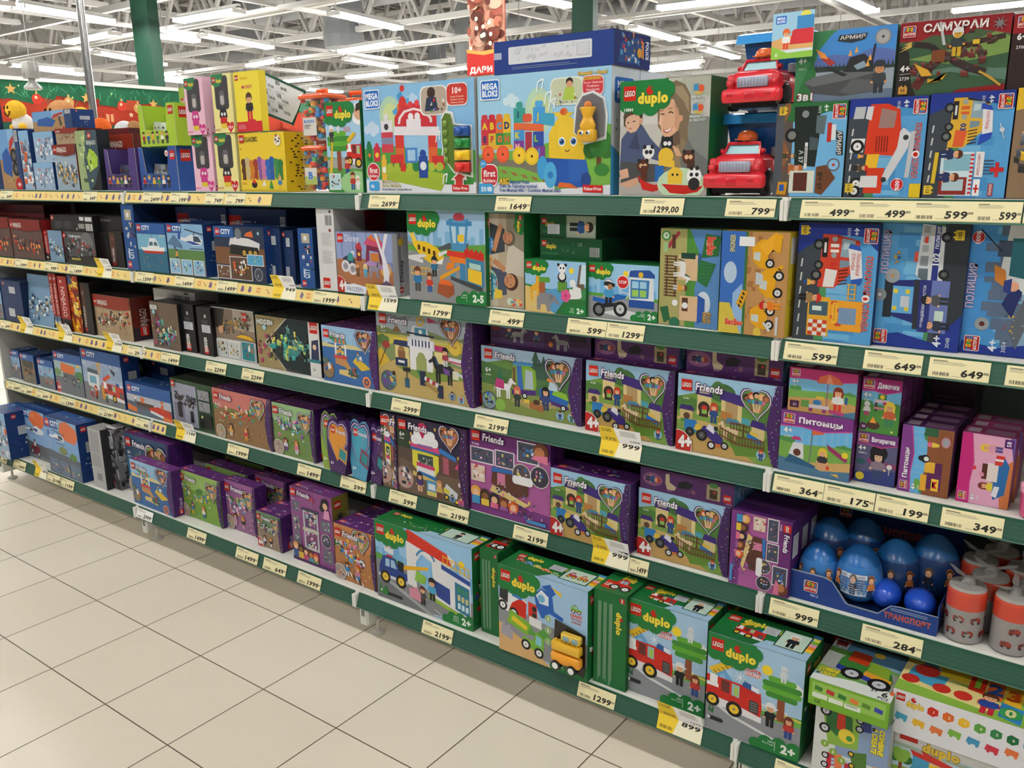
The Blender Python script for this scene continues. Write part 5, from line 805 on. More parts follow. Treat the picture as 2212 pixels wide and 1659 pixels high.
def s_banbao(F,S,T,sd=1):
    base(F,S,T,'8aa04c','3c7a3c','4c8a3c');c = F.cw();c.R(0,.5,1,1,'5a8ac0');c.P([(0,.5),(.3,.7),(.6,.6),(1,.62),(1,.4),(0,.4)],'4c8a3c');c.R(0,0,1,.45,'a8a468');c.E(.75,.75,.12,'d0dce8',sx=1.6)
    for i in range(2): fence(c,.28+.22*i,.47+.22*i,.08,.22,'5a3424',6)
    c.P([(.02,.3),(.18,.1),(.2,.16),(.04,.34)],'a8404c');c.R(.06,.2,.2,.26,'5a3424');c.R(.26,.32,.52,.64,'d8b890');c.R(.24,.64,.36,.7,'3c5a9a');c.R(.24,.36,.3,.6,'1c4438');c.P([(.3,.66),(.52,.64),(.58,.8),(.34,.94)],'2c6c40');[c.E(.34+.035*i,.7+.04*j,.01,'3c8850') for i in range(6) for j in range(5)]
    horse(c,.42,.24,.3,'e8e8e8','305a3c');fig(c,.6,.24,.24,'d8a040','c8ccd0','6a3c20');c.R(.68,.36,.94,.66,'d8b890');c.P([(.66,.66),(.96,.66),(.92,.78),(.7,.78)],'2c58a8');c.R(.7,.4,.84,.5,'5a3424');c.E(.78,.45,.05,'f0f0f0');c.E(.76,.28,.05,'f0f0f0');c.P([(.82,.02),(.98,.1),(.94,.2),(.8,.16)],'24603c')
    q = F.sub(.7,.72,1,.96).cw();q.P([(0,.2),(1,.0),(.9,.9),(.1,1)],'2c6c34');q.T('BanBao',.12,.3,.4,'d84838',out='f0e8c8',bold=.06,w=.76,ow=.03);c2 = c.sub(.82,.74,.96,.9);c2.T('ECO',.1,.55,.35,'c89c48',out='4a3418',bold=.05,w=.8);c2.T('FARM',.1,.1,.35,'c89c48',out='4a3418',bold=.05,w=.8);F.E(.1,.93,.05,'3c8a3c');F.E(.1,.93,.035,'d8e8d0');F.T('4',.085,.915,.03,'3c8a3c',bold=.03);F.E(.28,.03,.06,'2c6c50');F.R(.06,.76,.14,.86,'9cc088')
def s_engineer(F,S,T,sd=1):
    base(F,S,T,'b98c58','d8c03c','d8b848');S.R(.2,.7,.9,.95,'d8d8d8');S.T('CE',.3,.3,.05,'706020');c = F.ccw();c.R(0,0,1,.6,'b98c58');clutter(c.sub(0,.05,1,.6),16,['a87848','c89c68','a07040'],3,.1,.3,False);c.R(0,.62,1,1,'3c6cb8');c.P([(0,.62),(.5,.66),(.4,.8),(0,.8)],'90b4dc');c.E(.6,.85,.1,'b8cce0',sx=1.6);c.R(0,.6,1,.64,'3c7034');c.P([(.3,.84),(0,.66),(0,1),(.3,1)],'d0bc4c')
    for x0,y0,x1,y1,s in ((.04,.14,.34,.6,2),(.34,.04,.7,.5,3),(.62,.18,.96,.6,4)):
        q = c.sub(x0,y0,x1,y1);q.P([(.1,.3),(.9,.25),(.92,.5),(.7,.85),(.3,.8),(.1,.55)],'e0a428');q.P([(.3,.55),(.55,.55),(.55,.78),(.35,.78)],'c8d0cc');q.P([(.6,.3),(.95,.05),(1,.15),(.7,.5)],'e0a428');[q.P([(.62+.07*i,.28-.05*i),(.65+.07*i,.26-.05*i),(.7+.07*i,.36-.05*i),(.67+.07*i,.38-.05*i)],'202020') for i in range(4)];wheel(q,.25,.2,.16,'d8d8d8');wheel(q,.7,.18,.16,'d8d8d8')
    c.P([(.24,.66),(.42,.56),(.44,.66),(.3,.74)],'d8a02c');[c.P([(.26+.04*i,.68-.02*i),(.28+.04*i,.67-.02*i),(.3+.04*i,.7-.02*i),(.28+.04*i,.71-.02*i)],'202020') for i in range(4)]
    fig(c,.3,.08,.3,'e07c28','e0902c','202020',hat='c82c28');c.P([(.78,.3),(.96,.08),(1,.2),(.86,.44)],'e8ac34');c.P([(.8,.12),(.98,.1),(.98,.2),(.84,.24)],'e0a428');c.E(.03,.4,.06,'d8bc4c',sx=1.3);c.R(.02,.1,.2,.14,'c8c8c8');c.P([(.06,.2),(.14,.3),(.13,.33),(.05,.24)],'d0d4d4');c.P([(.5,.34),(.6,.36),(.62,.46),(.5,.46)],'c0c8cc')
    q = F.sub(.08,.8,.26,.97).ccw();q.T('ENGINEER',.02,.3,.42,'e8e0a0',out='2c4458',bold=.02,w=.96);F.R(.27,.86,.5,.95,'f0f0f0');q = F.sub(.1,.04,.4,.2);q.T('BanBao',.02,.3,.34,'d84838',out='f8f0d8',bold=.06,w=.9,ow=.03)
def sideways(fn):
    def s(F,S,T,sd=1): fn(F.cw(),S,T,sd)
    return s
def sideccw(fn):
    def s(F,S,T,sd=1): fn(F.ccw(),S,T,sd)
    return s
def vanru(c,body,roof,stripe='e8e4e0',txt='01'):
    c.P([(.02,.2),(.95,.14),(.96,.5),(.6,.96),(.12,1),(.02,.5)],body);c.P([(.02,.5),(.12,1),(.16,.98),(.06,.5)],roof)
    c.P([(.08,.62),(.4,.6),(.42,.86),(.12,.9)],'8aa4b0');c.P([(.14,.66),(.28,.64),(.26,.8),(.16,.82)],'b8ccd0');c.P([(.46,.6),(.6,.6),(.56,.8),(.47,.82)],'7890a0');c.P([(.62,.3),(.94,.26),(.94,.5),(.64,.56)],stripe)
    for i in range(5): c.P([(.64+.06*i,.58),(.66+.06*i,.58),(.63+.06*i,.78),(.61+.06*i,.78)],'401c14')
    c.R(.08,.2,.42,.32,'1c1e20');c.R(.16,.24,.34,.29,'d8d8d8');c.E(.1,.46,.06,'9aa0a0');c.E(.38,.46,.06,'9aa0a0');c.P([(.18,.38),(.24,.38),(.24,.56),(.18,.56)],stripe);c.P([(.28,.38),(.33,.38),(.33,.56),(.28,.56)],stripe);c.T(txt,.5,.4,.12,'c83028' if txt == '01' else '2c3c80',bold=.04)
    wheel(c,.2,.12,.12,'686c6c');wheel(c,.74,.1,.12,'686c6c');wheel(c,.56,.14,.1,'686c6c')
def rubase(F,S,T,dark='24388c',road='3c444c',sky='5aa0d4',side='1a2a60'):
    F.R(0,0,1,1,sky);S.R(0,0,1,1,side);T.R(0,0,1,1,side);skyline(F,.38,.5,'4a90c8',5,14);skyline(F,.36,.4,'74b4dc',9,12);F.R(0,.2,1,.4,'4a8a58');F.P([(0,0),(1,0),(1,.28),(0,.36)],road)
    for i in range(6): F.P([(.3+.12*i,.06),(.37+.12*i,.05),(.37+.12*i,.07),(.3+.12*i,.08)],'c8ccc8')
def s_fire29(F,S,T,sd=1):
    rubase(F,S,T);F.P([(0,0),(0,1),(.22,1),(.1,.8),(.09,.4),(.2,.12),(.26,0)],'24388c');vanru(F.sub(.08,.2,.56,.78),'c84430','a03020');F.P([(.2,.64),(.46,.7),(.44,.84),(.22,.8)],'e4e4e4');F.P([(.16,.66),(.2,.64),(.22,.8),(.18,.78)],'2c58b0');F.P([(.46,.7),(.5,.7),(.5,.82),(.44,.84)],'2c58b0');F.T('ПОЖАРНАЯ',.24,.75,.04,'c83028',w=.18);F.T('СЛУЖБА',.24,.69,.04,'c83028',w=.14)
    F.R(.62,.18,.96,.46,'e0a838');F.R(.64,.46,.9,.88,'e8a034');[F.R(.65+.06*i,.48+.06*(i % 2),.68+.06*i,.56+.06*(i % 2),'c84430') for i in range(4)];F.R(.7,.58,.84,.8,'7894b4');F.R(.66,.5,.84,.56,'f0c040');F.T('ПОЖАРНАЯ СЛУЖБА',.67,.515,.025,'a83020',w=.15)
    F.R(.66,.2,.78,.44,'405c68');F.R(.7,.24,.74,.36,'d8e8e0')
    for i in range(4): [F.R(.82+.035*i,.2+.06*j,.85+.035*i,.26+.06*j,'c84430' if (i+j) % 2 else 'e4e4e4') for j in range(4)]
    fig(F,.63,.06,.28,'9a7c50','181818','303030',hat='c83028');fig(F,.5,.1,.16,'e0b040','2c58a0','c87838');fence(F,.5,.62,.66,.12,'e0a838',3)
    F.T('ПОЖАРНАЯ',.26,.87,.075,'b82c24',out='e8e0dc',bold=.03,w=.32,ow=.03);F.E(.61,.9,.05,'e8e4e0');F.P([(.6,.87),(.62,.87),(.625,.9),(.61,.94),(.598,.9)],'c82c24');F.T('СЛУЖБА',.65,.87,.075,'b82c24',out='e8e0dc',bold=.03,w=.24,ow=.03)
    gorod(F,.03,.82,.17);F.T('4+',.03,.7,.06,'e0e4ec',bold=.03);F.T('3529',.03,.62,.035,'c8ccd8');piece(F,.02,.03,.12,'107')
def s_fire35(F,S,T,sd=1):
    rubase(F,S,T);F.P([(0,0),(0,1),(.14,1),(.09,.6),(.12,.2),(.2,0)],'24388c');F.P([(.06,.28),(.56,.24),(.58,.62),(.4,.7),(.12,.66),(.06,.5)],'d04028');F.P([(.1,.42),(.3,.4),(.3,.6),(.14,.62)],'9a7c74');[F.R(.38,.38+.035*i,.54,.395+.035*i,'7a1c14') for i in range(5)];F.P([(.08,.24),(.2,.22),(.22,.3),(.08,.32)],'d8d8dc');F.P([(.08,.08),(.2,.06),(.2,.2),(.08,.22)],'c0c4c8');F.P([(.4,.06),(.54,.04),(.54,.22),(.4,.24)],'e4e4e4')
    wheel(F,.48,.14,.09,'e8e8e8');wheel(F,.86,.16,.08,'e8e8e8');wheel(F,.94,.14,.08,'e8e8e8');F.P([(.56,.28),(.7,.26),(.7,.42),(.56,.44)],'e8b838');F.P([(.7,.3),(.96,.26),(.96,.5),(.7,.52)],'d04028');F.P([(.78,.22),(.9,.2),(.9,.44),(.78,.44)],'e0e0e0')
    F.P([(.3,.72),(.36,.82),(.5,.8),(.82,.58),(.84,.5),(.78,.5),(.5,.66),(.34,.68)],'d4d6da');F.P([(.34,.82),(.8,.78),(.8,.84),(.34,.88)],'c0c4c8');F.E(.4,.76,.035,'303438');F.E(.82,.52,.035,'303438');fig(F,.7,.1,.2,'584838','202020','303030',hat='c83028');fig(F,.58,.12,.12,'e8b040','2c58a0','c87838')
    F.T('ПОЖАРНАЯ',.26,.87,.07,'b82c24',out='e8e0dc',bold=.03,w=.28,ow=.03);F.E(.57,.9,.05,'e8e4e0');F.E(.57,.9,.03,'c82c24');F.T('СЛУЖБА',.61,.87,.07,'b82c24',out='e8e0dc',bold=.03,w=.2,ow=.03);gorod(F,.03,.82,.17);F.T('4+',.03,.7,.065,'e0e4ec',bold=.03);F.T('3535',.04,.62,.035,'c8ccd8');piece(F,.86,.02,.12,'110');F.E(.87,.7,.085,'e8dcdc');F.E(.87,.7,.078,'c83038');F.T('100%',.87,.68,.05,'f0e8e8',al='c',bold=.04,w=.12);F.R(.86,.86,1,1,'e0c030')
def s_amb(F,S,T,sd=1):
    rubase(F,S,T);F.P([(0,0),(0,1),(.16,1),(.1,.7),(.1,.3),(.2,0)],'24388c');vanru(F.sub(.04,.18,.54,.72),'d8ac3c','282c30','d86038','03');F.P([(.14,.64),(.4,.66),(.38,.78),(.18,.76)],'e4e4e8');F.T('СКОРАЯ ПОМОЩЬ',.18,.69,.035,'c83028',w=.17);F.P([(.1,.62),(.16,.62),(.18,.76),(.14,.74)],'2c4cb0');F.P([(.4,.64),(.5,.62),(.44,.76),(.38,.78)],'2c4cb0')
    F.R(.56,.2,.98,.6,'d0e4ec');F.R(.58,.24,.74,.56,'88b8c8');F.R(.8,.2,.97,.54,'8a2c28');F.R(.82,.24,.93,.5,'b0c8d0');[F.R(.58+.04*i,.56,.6+.04*i,.6,'c83030') for i in range(10)];F.R(.56,.62,.8,.72,'e8e8e8');F.T('АМБУЛАТОРИЯ',.58,.645,.03,'a83030',w=.2);F.R(.82,.62,.98,.7,'f0f0f0');F.R(.9,.63,.92,.69,'c83030');F.R(.87,.65,.95,.67,'c83030');[F.R(.64+.03*i,.72,.65+.03*i,.84,'3c4c68') for i in range(5)];F.R(.66,.86,.8,.9,'c83030');F.R(.71,.8,.75,.96,'c83030');F.R(.86,.8,.98,.86,'a84040');F.T('БОЛЬНИЦА',.87,.815,.03,'f0e8e8',w=.1)
    fig(F,.58,.16,.3,'28345c','28345c','5a2c18');fig(F,.8,.14,.3,'28345c','28345c','5a2c18');F.P([(.56,.12),(.86,.1),(.86,.15),(.56,.17)],'d8b838');gorod(F,.03,.81,.17);F.T('4+',.04,.7,.06,'e0e4ec',bold=.03);F.T('3315',.04,.62,.035,'c8ccd8');piece(F,.88,.02,.12,'113');F.Ln([(.3,.86),(.44,.92)],.012,'c8d0d8');F.E(.36,.89,.03,'c8d0d8')
def s_uaz(F,S,T,sd=1):
    rubase(F,S,T,road='5a5048',sky='6ab0e0',side='2c4a2c');F.R(0,.25,1,1,'74b4e0');F.P([(0,0),(0,1),(.16,1),(.1,.76),(.2,.3),(.16,0)],'2c6c38');hills(F.sub(0,0,1,.3),.5,.2,'8a5c38',1,2);F.R(0,0,1,.12,'50545c')
    F.P([(.04,.26),(.66,.3),(.68,.6),(.32,.64),(.24,.66),(.04,.6)],'1c2620');F.P([(.14,.58),(.32,.58),(.34,.7),(.14,.72)],'5c6c70');F.P([(.36,.5),(.5,.5),(.5,.62),(.38,.62)],'48585c');wheel(F,.34,.24,.1,'787c7c');F.E(.12,.42,.05,'888c8c');F.P([(.42,.44),(.7,.44),(.7,.48),(.42,.48)],'e0e0e0');F.T('А 57',.5,.36,.06,'d8dcdc',bold=.02);F.T('ВОЕННАЯ',.46,.445,.025,'202020',w=.18)
    F.R(.22,.74,.42,.8,'c03830');F.R(.24,.8,.4,.86,'e4e4e4');fig(F,.56,.12,.2,'6a4430','303828','404830');fig(F,.7,.12,.3,'b06838','705040','c87838',hat='b06838');F.R(.72,.24,.96,.6,'d8dccc');F.R(.74,.3,.94,.5,'5a2c24');F.P([(.68,.62),(.96,.62),(.98,.72),(.8,.9),(.66,.76)],'6c4228');F.T('ВЧ 57',.74,.65,.06,'202418',bold=.04);F.E(.66,.86,.09,'606468');F.E(.66,.86,.07,'8cc0e4');F.E(.66,.86,.02,'c83030')
    F.P([(.3,.86),(.56,.9),(.56,.98),(.32,.96)],'2c3430');F.T('АРМИЯ',.31,.885,.06,'e8e4e0',out='402018',bold=.02,w=.24);gorod(F,.03,.8,.18);F.T('4+',.03,.68,.06,'e0e8e0',bold=.03);F.T('7072',.04,.6,.035,'c8d0c8');piece(F,.03,.04,.12,'106');F.P([(.84,.08),(.98,.06),(.98,.2),(.84,.22)],'c89028');F.R(.87,.1,.94,.17,'2c58a8')
def s_police48(F,S,T,sd=1):
    rubase(F,S,T);F.P([(0,0),(1,0),(1,.24),(0,.3)],'30363c');F.P([(.0,0),(.0,1),(.08,1),(.12,.7),(.06,.3),(.3,0)],'24388c')
    c = F.sub(.5,.2,1.0,.56);c.P([(.0,.14),(.96,.2),(1,.9),(.2,1),(.04,.7)],'d4d8dc');c.P([(.02,.3),(.98,.32),(.98,.5),(.02,.5)],'2c3880');c.P([(.06,.6),(.3,.62),(.3,.92),(.16,.92)],'5c6c74');c.P([(.34,.64),(.5,.64),(.5,.88),(.34,.9)],'8c949c');[c.R(.56+.15*i,.66,.67+.15*i,.86,'a8acb0') for i in range(3)];c.T('102',.36,.3,.2,'f0f4f8',bold=.04);c.T('ПОЛИЦИЯ',.62,.35,.1,'f0f4f8',bold=.03,w=.34);wheel(c,.22,.12,.17,'505458');wheel(c,.8,.14,.17,'505458');c.R(.7,.7,.8,.8,'c84030');c.R(.4,.96,.56,1.08,'e06050')
    F.P([(.14,.34),(.56,.36),(.56,.5),(.14,.48)],'2c3478');F.R(.14,.16,.56,.36,'6a78b0');F.T('ПОЛИЦЕЙСКИЙ УЧАСТОК',.18,.42,.03,'e4e8f0',bold=.02,w=.34);F.P([(.2,.5),(.26,.84),(.54,.84),(.56,.5)],'243070');F.R(.28,.56,.5,.8,'6aaee0');F.P([(.16,.48),(.56,.5),(.56,.56),(.16,.54)],'30343c');F.R(.24,.8,.56,.9,'282c34');[F.R(x,y,x+.035,y+.05,'e0c840') for x,y in ((.3,.74),(.44,.74),(.3,.6),(.44,.6))];F.R(.33,.6,.42,.7,'c8ccd4')
    F.E(.58,.82,.09,'9aa0a4');F.E(.58,.82,.02,'c89040');F.E(.42,.95,.08,'8c9498');F.E(.42,.95,.02,'e0e0e0');fig(F,.4,.16,.3,'505458','303438','202428',hat='202428');fig(F,.2,.12,.3,'303848','282c3c','5a3020',hat='24347c');F.R(.24,.2,.32,.3,'c8dcd0')
    F.T('ПОЛИЦИЯ',.6,.88,.08,'b8c8e8',out='b83048',bold=.02,w=.34,ow=.03);gorod(F,.02,.82,.16);F.T('4+',.03,.2,.09,'e8ecf4',bold=.03);F.T('3048',.03,.1,.045,'c8d0e0',bold=.01);piece(F,.88,.06,.12,'105');clutter(F.sub(.66,.72,.78,.8),6,['c8842c','2c4c90','d8b040'],3,.2,.5)
def s_police54(F,S,T,sd=1):
    rubase(F,S,T,sky='4a90d0');skyline(F,.35,.5,'5a6c84',3,14);F.R(0,.3,.9,.4,'88a8c0');F.P([(0,0),(0,1),(.1,.98),(.06,.6),(.1,.3),(.3,0)],'24388c');F.P([(.5,.1),(1,.2),(1,.6),(.6,.66),(.48,.5)],'d8dcdc');F.P([(.6,.4),(.9,.4),(.9,.56),(.62,.56)],'2c6c78');F.R(.76,.56,.88,.7,'3c485c');F.Ln([(.8,.66),(.96,.9)],.014,'202428');F.P([(.02,.3),(.3,.12),(.5,0),(.2,0),(.06,.1)],'d8743c');F.P([(.06,.4),(.5,.2),(.6,.3),(.2,.5)],'5c646c');clutter(F.sub(.1,.3,.45,.55),14,['8c9094','505860','c8a040','38404c','a83c38'],3,.06,.12);F.P([(.52,.56),(.66,.6),(.7,.72),(.58,.7)],'c88038');F.P([(.3,.48),(.5,.4),(.56,.5),(.4,.6)],'202c60');F.E(.54,.5,.06,'d8a080');F.P([(.48,.52),(.6,.52),(.58,.6),(.5,.6)],'2c3c80');F.E(.24,.78,.08,'90989c');F.E(.24,.78,.03,'5a2420')
    F.T('ПОЛИЦИЯ',.36,.9,.08,'b8c8e8',out='b83048',bold=.02,w=.34,ow=.03);gorod(F,.02,.78,.17);F.T('4+',.03,.6,.09,'e8ecf4',bold=.03);F.T('3054',.03,.5,.045,'c8d0e0');F.E(.9,.92,.07,'e0d8d8');F.E(.9,.92,.064,'c02c30');F.T('100%',.9,.9,.045,'f0e8e8',al='c',bold=.04,w=.1)
def s_armyboat(F,S,T,sd=1):
    base(F,S,T,'3f7f50','2c5a3c','38703c');F.P([(.2,0),(.22,.7),(.36,.94),(.42,1),(1,1),(1,0)],'4a8cd0');F.P([(.2,.6),(.4,.66),(.6,.62),(.8,.72),(1,.66),(1,.4),(.2,.4)],'5c70ac');F.P([(.2,.5),(1,.46),(1,.4),(.2,.42)],'2c3c34');[F.P([(x,.42),(x+.04,.42),(x+.02,.54)],'2c3c34') for x in [.2+.04*i for i in range(20)]];F.R(.2,0,1,.42,'94a0ac');F.P([(.2,.0),(1,.0),(1,.14),(.2,.12)],'68788c')
    F.P([(0,.0),(.08,.3),(.18,.62),(.22,.4),(.2,0)],'2f6e3e');F.P([(.1,.28),(.2,.36),(.6,.44),(.86,.38),(.92,.2),(.8,.1),(.5,.06),(.2,.12)],'4a4c4e');F.P([(.1,.28),(.2,.36),(.6,.44),(.86,.38),(.6,.3),(.2,.22)],'66686a');F.P([(.48,.12),(.6,.08),(.84,.12),(.86,.26),(.6,.3)],'5c5e60');F.P([(.5,.4),(.56,.6),(.7,.64),(.8,.5),(.8,.38)],'2c2e30');F.P([(.6,.48),(.7,.54),(.74,.46),(.64,.42)],'8aa0b0');F.P([(.3,.48),(.34,.5),(.55,.36),(.5,.34)],'242628');F.P([(.26,.62),(.3,.66),(.42,.54),(.36,.5)],'a84038');F.P([(.2,.76),(.3,.68),(.34,.6),(.26,.62)],'e89850');[F.P([(x,y),(x+.04,y),(x+.02,y+.09)],'e8a858') for x,y in ((.54,.62),(.6,.66),(.74,.54),(.72,.46))];F.Ln([(.78,.5),(.8,.76)],.03,'282a2c')
    F.E(.87,.85,.11,'8c8c8c');F.E(.87,.85,.09,'a8a8a6');F.E(.87,.85,.02,'404040');fig(F,.86,.08,.44,'3c4044','303438','383c3c','c89060',hat='30343a');F.P([(.42,.84),(.44,.92),(.72,.92),(.7,.84),(.57,.8)],'343a3c');F.T('АРМИЯ',.445,.855,.05,'e4e0dc',out='401814',bold=.02,w=.25);gorod(F,.03,.76,.17);F.T('4+',.03,.56,.08,'e4ece4',bold=.03);F.T('7035-3',.03,.47,.028,'c0d0c0');F.T('3в1',.04,.03,.1,'e8e8e8',out='7a1c1c',bold=.04,w=.16,ow=.06)
def s_samurai(F,S,T,sd=1):
    base(F,S,T,'465a3c','4a1414','5a1818');F.P([(0,.0),(1,0),(1,.7),(.7,.5),(0,.74)],'38583c');F.P([(.1,.5),(.5,.6),(.9,.8),(1,.7),(1,.5),(.5,.4)],'74904c');F.P([(0,.2),(.5,.3),(1,.15),(1,.3),(.5,.36),(0,.3)],'5a7868');F.P([(0,0),(0,.7),(.1,.6),(.14,.2),(.2,0)],'282420');F.P([(0,.74),(.2,.74),(.3,.8),(.6,.78),(.7,.84),(1,.74),(1,1),(0,1)],'8c2024');F.P([(.5,0),(1,0),(1,.1),(.6,.06)],'8c2024')
    D_ = ['5a2420','3c1c18','6c2c24','2c2422','40302a'];F.Ln([(.18,.1),(.32,.4),(.42,.52),(.5,.5)],.12,'5a2420');F.Ln([(.42,.52),(.3,.66),(.14,.7)],.08,'2c2422');F.Ln([(.5,.46),(.66,.34),(.82,.26)],.1,'38282a');F.Ln([(.56,.6),(.76,.68),(.96,.72)],.07,'3c2c22');model(F.sub(.14,.1,.9,.75),D_,5,30,.5);F.P([(.16,.44),(.3,.34),(.34,.26),(.24,.26)],'d0a038');F.P([(.3,.22),(.44,.2),(.48,.3),(.4,.18),(.3,.16)],'d0a038');[F.P([(.0+.02*i,.6+.05*i),(.12,.66+.02*i),(.12,.7+.02*i)],'c8a858') for i in range(3)];[F.Ln([(.76+.05*i,.28-.04*i),(.86+.05*i,.2-.06*i)],.03,'c09840') for i in range(3)];F.R(.32,.44,.44,.6,'7a4424')
    fig(F,.54,.5,.38,'343c3c','c8a030','d8d8d8','d0a448',arm=.05);F.P([(.36,.96),(.38,.98),(.44,.66),(.41,.66)],'b8bcbc');F.R(.68,.64,.74,.7,'d8b838');F.T('САМУРАИ',.22,.85,.1,'ece6e2',bold=.03,w=.58);sp = []
    for i in range(16): q = .1 if i % 2 else .03;t = math.pi*2*i/16;sp.append((.9+q*F.H/F.W*math.cos(t),.88+q*math.sin(t)))
    F.P(sp,'787878');gorod(F,.03,.8,.15);F.T('4+',.03,.34,.08,'ece8e6',bold=.04);F.Ln([(.03,.3),(.13,.31)],.006,'c8c0c0');F.T('2739',.03,.22,.045,'dcd8d4',bold=.02);piece(F,.03,.03,.12,'95','c09040')
def s_sam2(F,S,T,sd=1): base(F,S,T,'30201e','4a1414','5a1818');F.P([(0,.74),(1,.78),(1,1),(0,1)],'8c2024');gorod(F,.04,.82,.15);F.T('6+',.05,.66,.08,'ece8e6',bold=.04);F.T('2708',.05,.54,.04,'dcd8d4');F.E(.5,.3,.28,'c8b8b0');F.E(.5,.3,.26,'7a2020');clutter(F.sub(.2,.1,.8,.5),12,['282424','c83828','5a5450'],3,.1,.2)
def s_wood(F,S,T,sd=1): base(F,S,T,'8a7258','5a4838','c8a040');F.P([(0,.8),(.3,.84),(1,.9),(1,1),(0,1)],'e0b838');F.R(.1,.84,.4,.96,'d86030');T.R(0,0,1,1,'d8b040');clutter(F.sub(.05,.05,.9,.75),30,['484c58','c04038','282c60','d8b038','6a7078','c0905c','303030'],5,.06,.14);fig(F,.5,.3,.3,'242c5c','242c5c','40302a')
def s_dollred(F,S,T,sd=1): pass
def girls(title,hdr,sky,gr,seed,age='4+',num='2067',pal=None,fg=None,side=None):
    pal = pal or BR
    def s(F,S,T,sd=1):
        base(F,S,T,sky,side or '5a2058',side or '62245c');T.R(.06,.2,.3,.8,'c0b0bc');T.R(.4,.2,.94,.8,'8c6a88');lines(S,.2,.2,.8,.5,5,'8a5a88',2);S.R(.15,.6,.85,.9,'7a3a78');k = F.H/F.W
        skyline(F.sub(.3,.5,1,.85),0,1,'7ab8e0',seed,7);bush(F,.1,.52,.08,'4c8a48');bush(F,.9,.5,.08,'4c8a48');hills(F,.5,.02,gr,seed,1);
        if fg: fg(F)
        F.P([(0,.74),(.3,.76),(.6,.72),(1,.8),(1,1),(0,1)],'c04888');F.P([(0,.76),(.3,.78),(.6,.74),(1,.82),(1,1),(0,1)],hdr);gorod(F,.04,.8,.16)
        if title: F.T(title,.06+.2*k*1.1,.83,.085,'f0e8f0',out='4c1c58',bold=.05,w=min(.93-(.06+.22*k),.12*len(title)*k*.8),ow=.06)
        if num == '1662': F.P([(.42,.7),(.8,.72),(.74,.85),(.6,.93),(.46,.85)],'d86c4c');F.P([(.55,.71),(.66,.715),(.6,.93)],'e89878')
        F.T(age,.05,.64,.09,'f0f0f0',out='3c5a48',bold=.03,ow=.02)
        if num: F.T(num,.06,.57,.035,'e0e8e0',bold=.02)
    return s
def g_pit(F): F.P([(0,0),(1,0),(1,.2),(.6,.12),(0,.24)],'4c7494');F.P([(.4,.2),(1,.3),(1,.16),(.6,.1)],'c8a468');F.P([(.08,.16),(.5,.12),(.54,.16),(.16,.3)],'2c5c80');F.P([(.14,.3),(.2,.5),(.34,.5),(.36,.24)],'d8d8dc');F.P([(.16,.54),(.32,.54),(.28,.6),(.2,.6)],'b83c78');F.Ln([(.44,.2),(.46,.74)],.02,'707478');F.P([(.46,.66),(.62,.7),(.6,.76),(.46,.74)],'d86a38');F.E(.26,.34,.06,'5a3424');fig(F,.62,.12,.36,'303038','d8a080','e0c040',kind=1);F.P([(.66,.56),(.96,.36),(.94,.3),(.7,.46)],'9a3068');F.E(.92,.42,.05,'e0cc3c');F.P([(.74,.08),(.86,.04),(.84,.1)],'d8b050');F.R(.68,.14,.72,.2,'d84838')
def g_bbq(F): F.P([(0,0),(1,0),(1,.3),(.6,.38),(0,.3)],'c0945c');F.P([(.6,0),(1,0),(1,.16)],'4c7c9c');F.Ln([(.58,.1),(.58,.84)],.02,'8a5088');F.R(.3,.12,.62,.2,'c8c0cc');F.R(.32,.04,.38,.12,'8a3468');F.R(.52,.04,.58,.12,'8a3468');F.E(.44,.26,.06,'3474a8',sx=1.6);F.R(.2,.12,.32,.28,'5c8c48');F.R(.42,.34,.54,.4,'d8b040');fig(F,.74,.1,.56,'e0e0e0','c84038','8a3424',kind=1);F.P([(.62,.06),(.84,.02),(.84,.1),(.62,.14)],'b04078');F.R(.84,.3,.88,.46,'2c5c90');F.R(.03,.08,.17,.24,'4c2044');F.T('31',.08,.12,.06,'e0d8e0');F.P([(.42,.72),(.78,.74),(.72,.86),(.58,.92),(.46,.86)],'d86c4c')
def g_girl(F): F.R(0,0,1,.5,'4c8a40');F.R(.34,.56,.72,.62,'d8c8d0');F.R(.36,.4,.42,.56,'4a2c24');F.R(.64,.4,.7,.56,'4a2c24');F.R(.34,.44,.72,.48,'c88898');F.R(.42,.62,.64,.72,'3c7c48');F.E(.53,.67,.04,'e8c838');fig(F,.16,.3,.26,'e0e0e0','b83c78','e8e8e8','e0e0e0');fig(F,.74,.14,.46,'c06040','3c8060','e8d048',kind=1);F.E(.36,.14,.08,'4a3424',sx=1.4);F.P([(.26,.18),(.34,.3),(.44,.18)],'e89838');F.E(.1,.1,.07,'5a2858');F.T('38',.07,.08,.04,'e0d8e0');F.E(.84,.06,.02,'e8e080');F.E(.6,.56,.03,'c83c58')
def g_party(F): F.R(0,0,1,.8,'58587c');F.P([(0,0),(1,0),(1,.3),(0,.2)],'34407c');F.P([(.3,.4),(1,.34),(1,.44),(.3,.5)],'8a3c68');F.E(.56,.62,.16,'16141c');F.E(.46,.52,.08,'16141c');fig(F,.56,.1,.58,'8a7888','34486c','16141c','e0b898',kind=1);F.E(.84,.38,.05,'e0dcd8');F.R(.83,.22,.85,.36,'d0ccc8');F.R(.04,.36,.24,.46,'2c5c60');F.E(.14,.12,.08,'e0c83c')
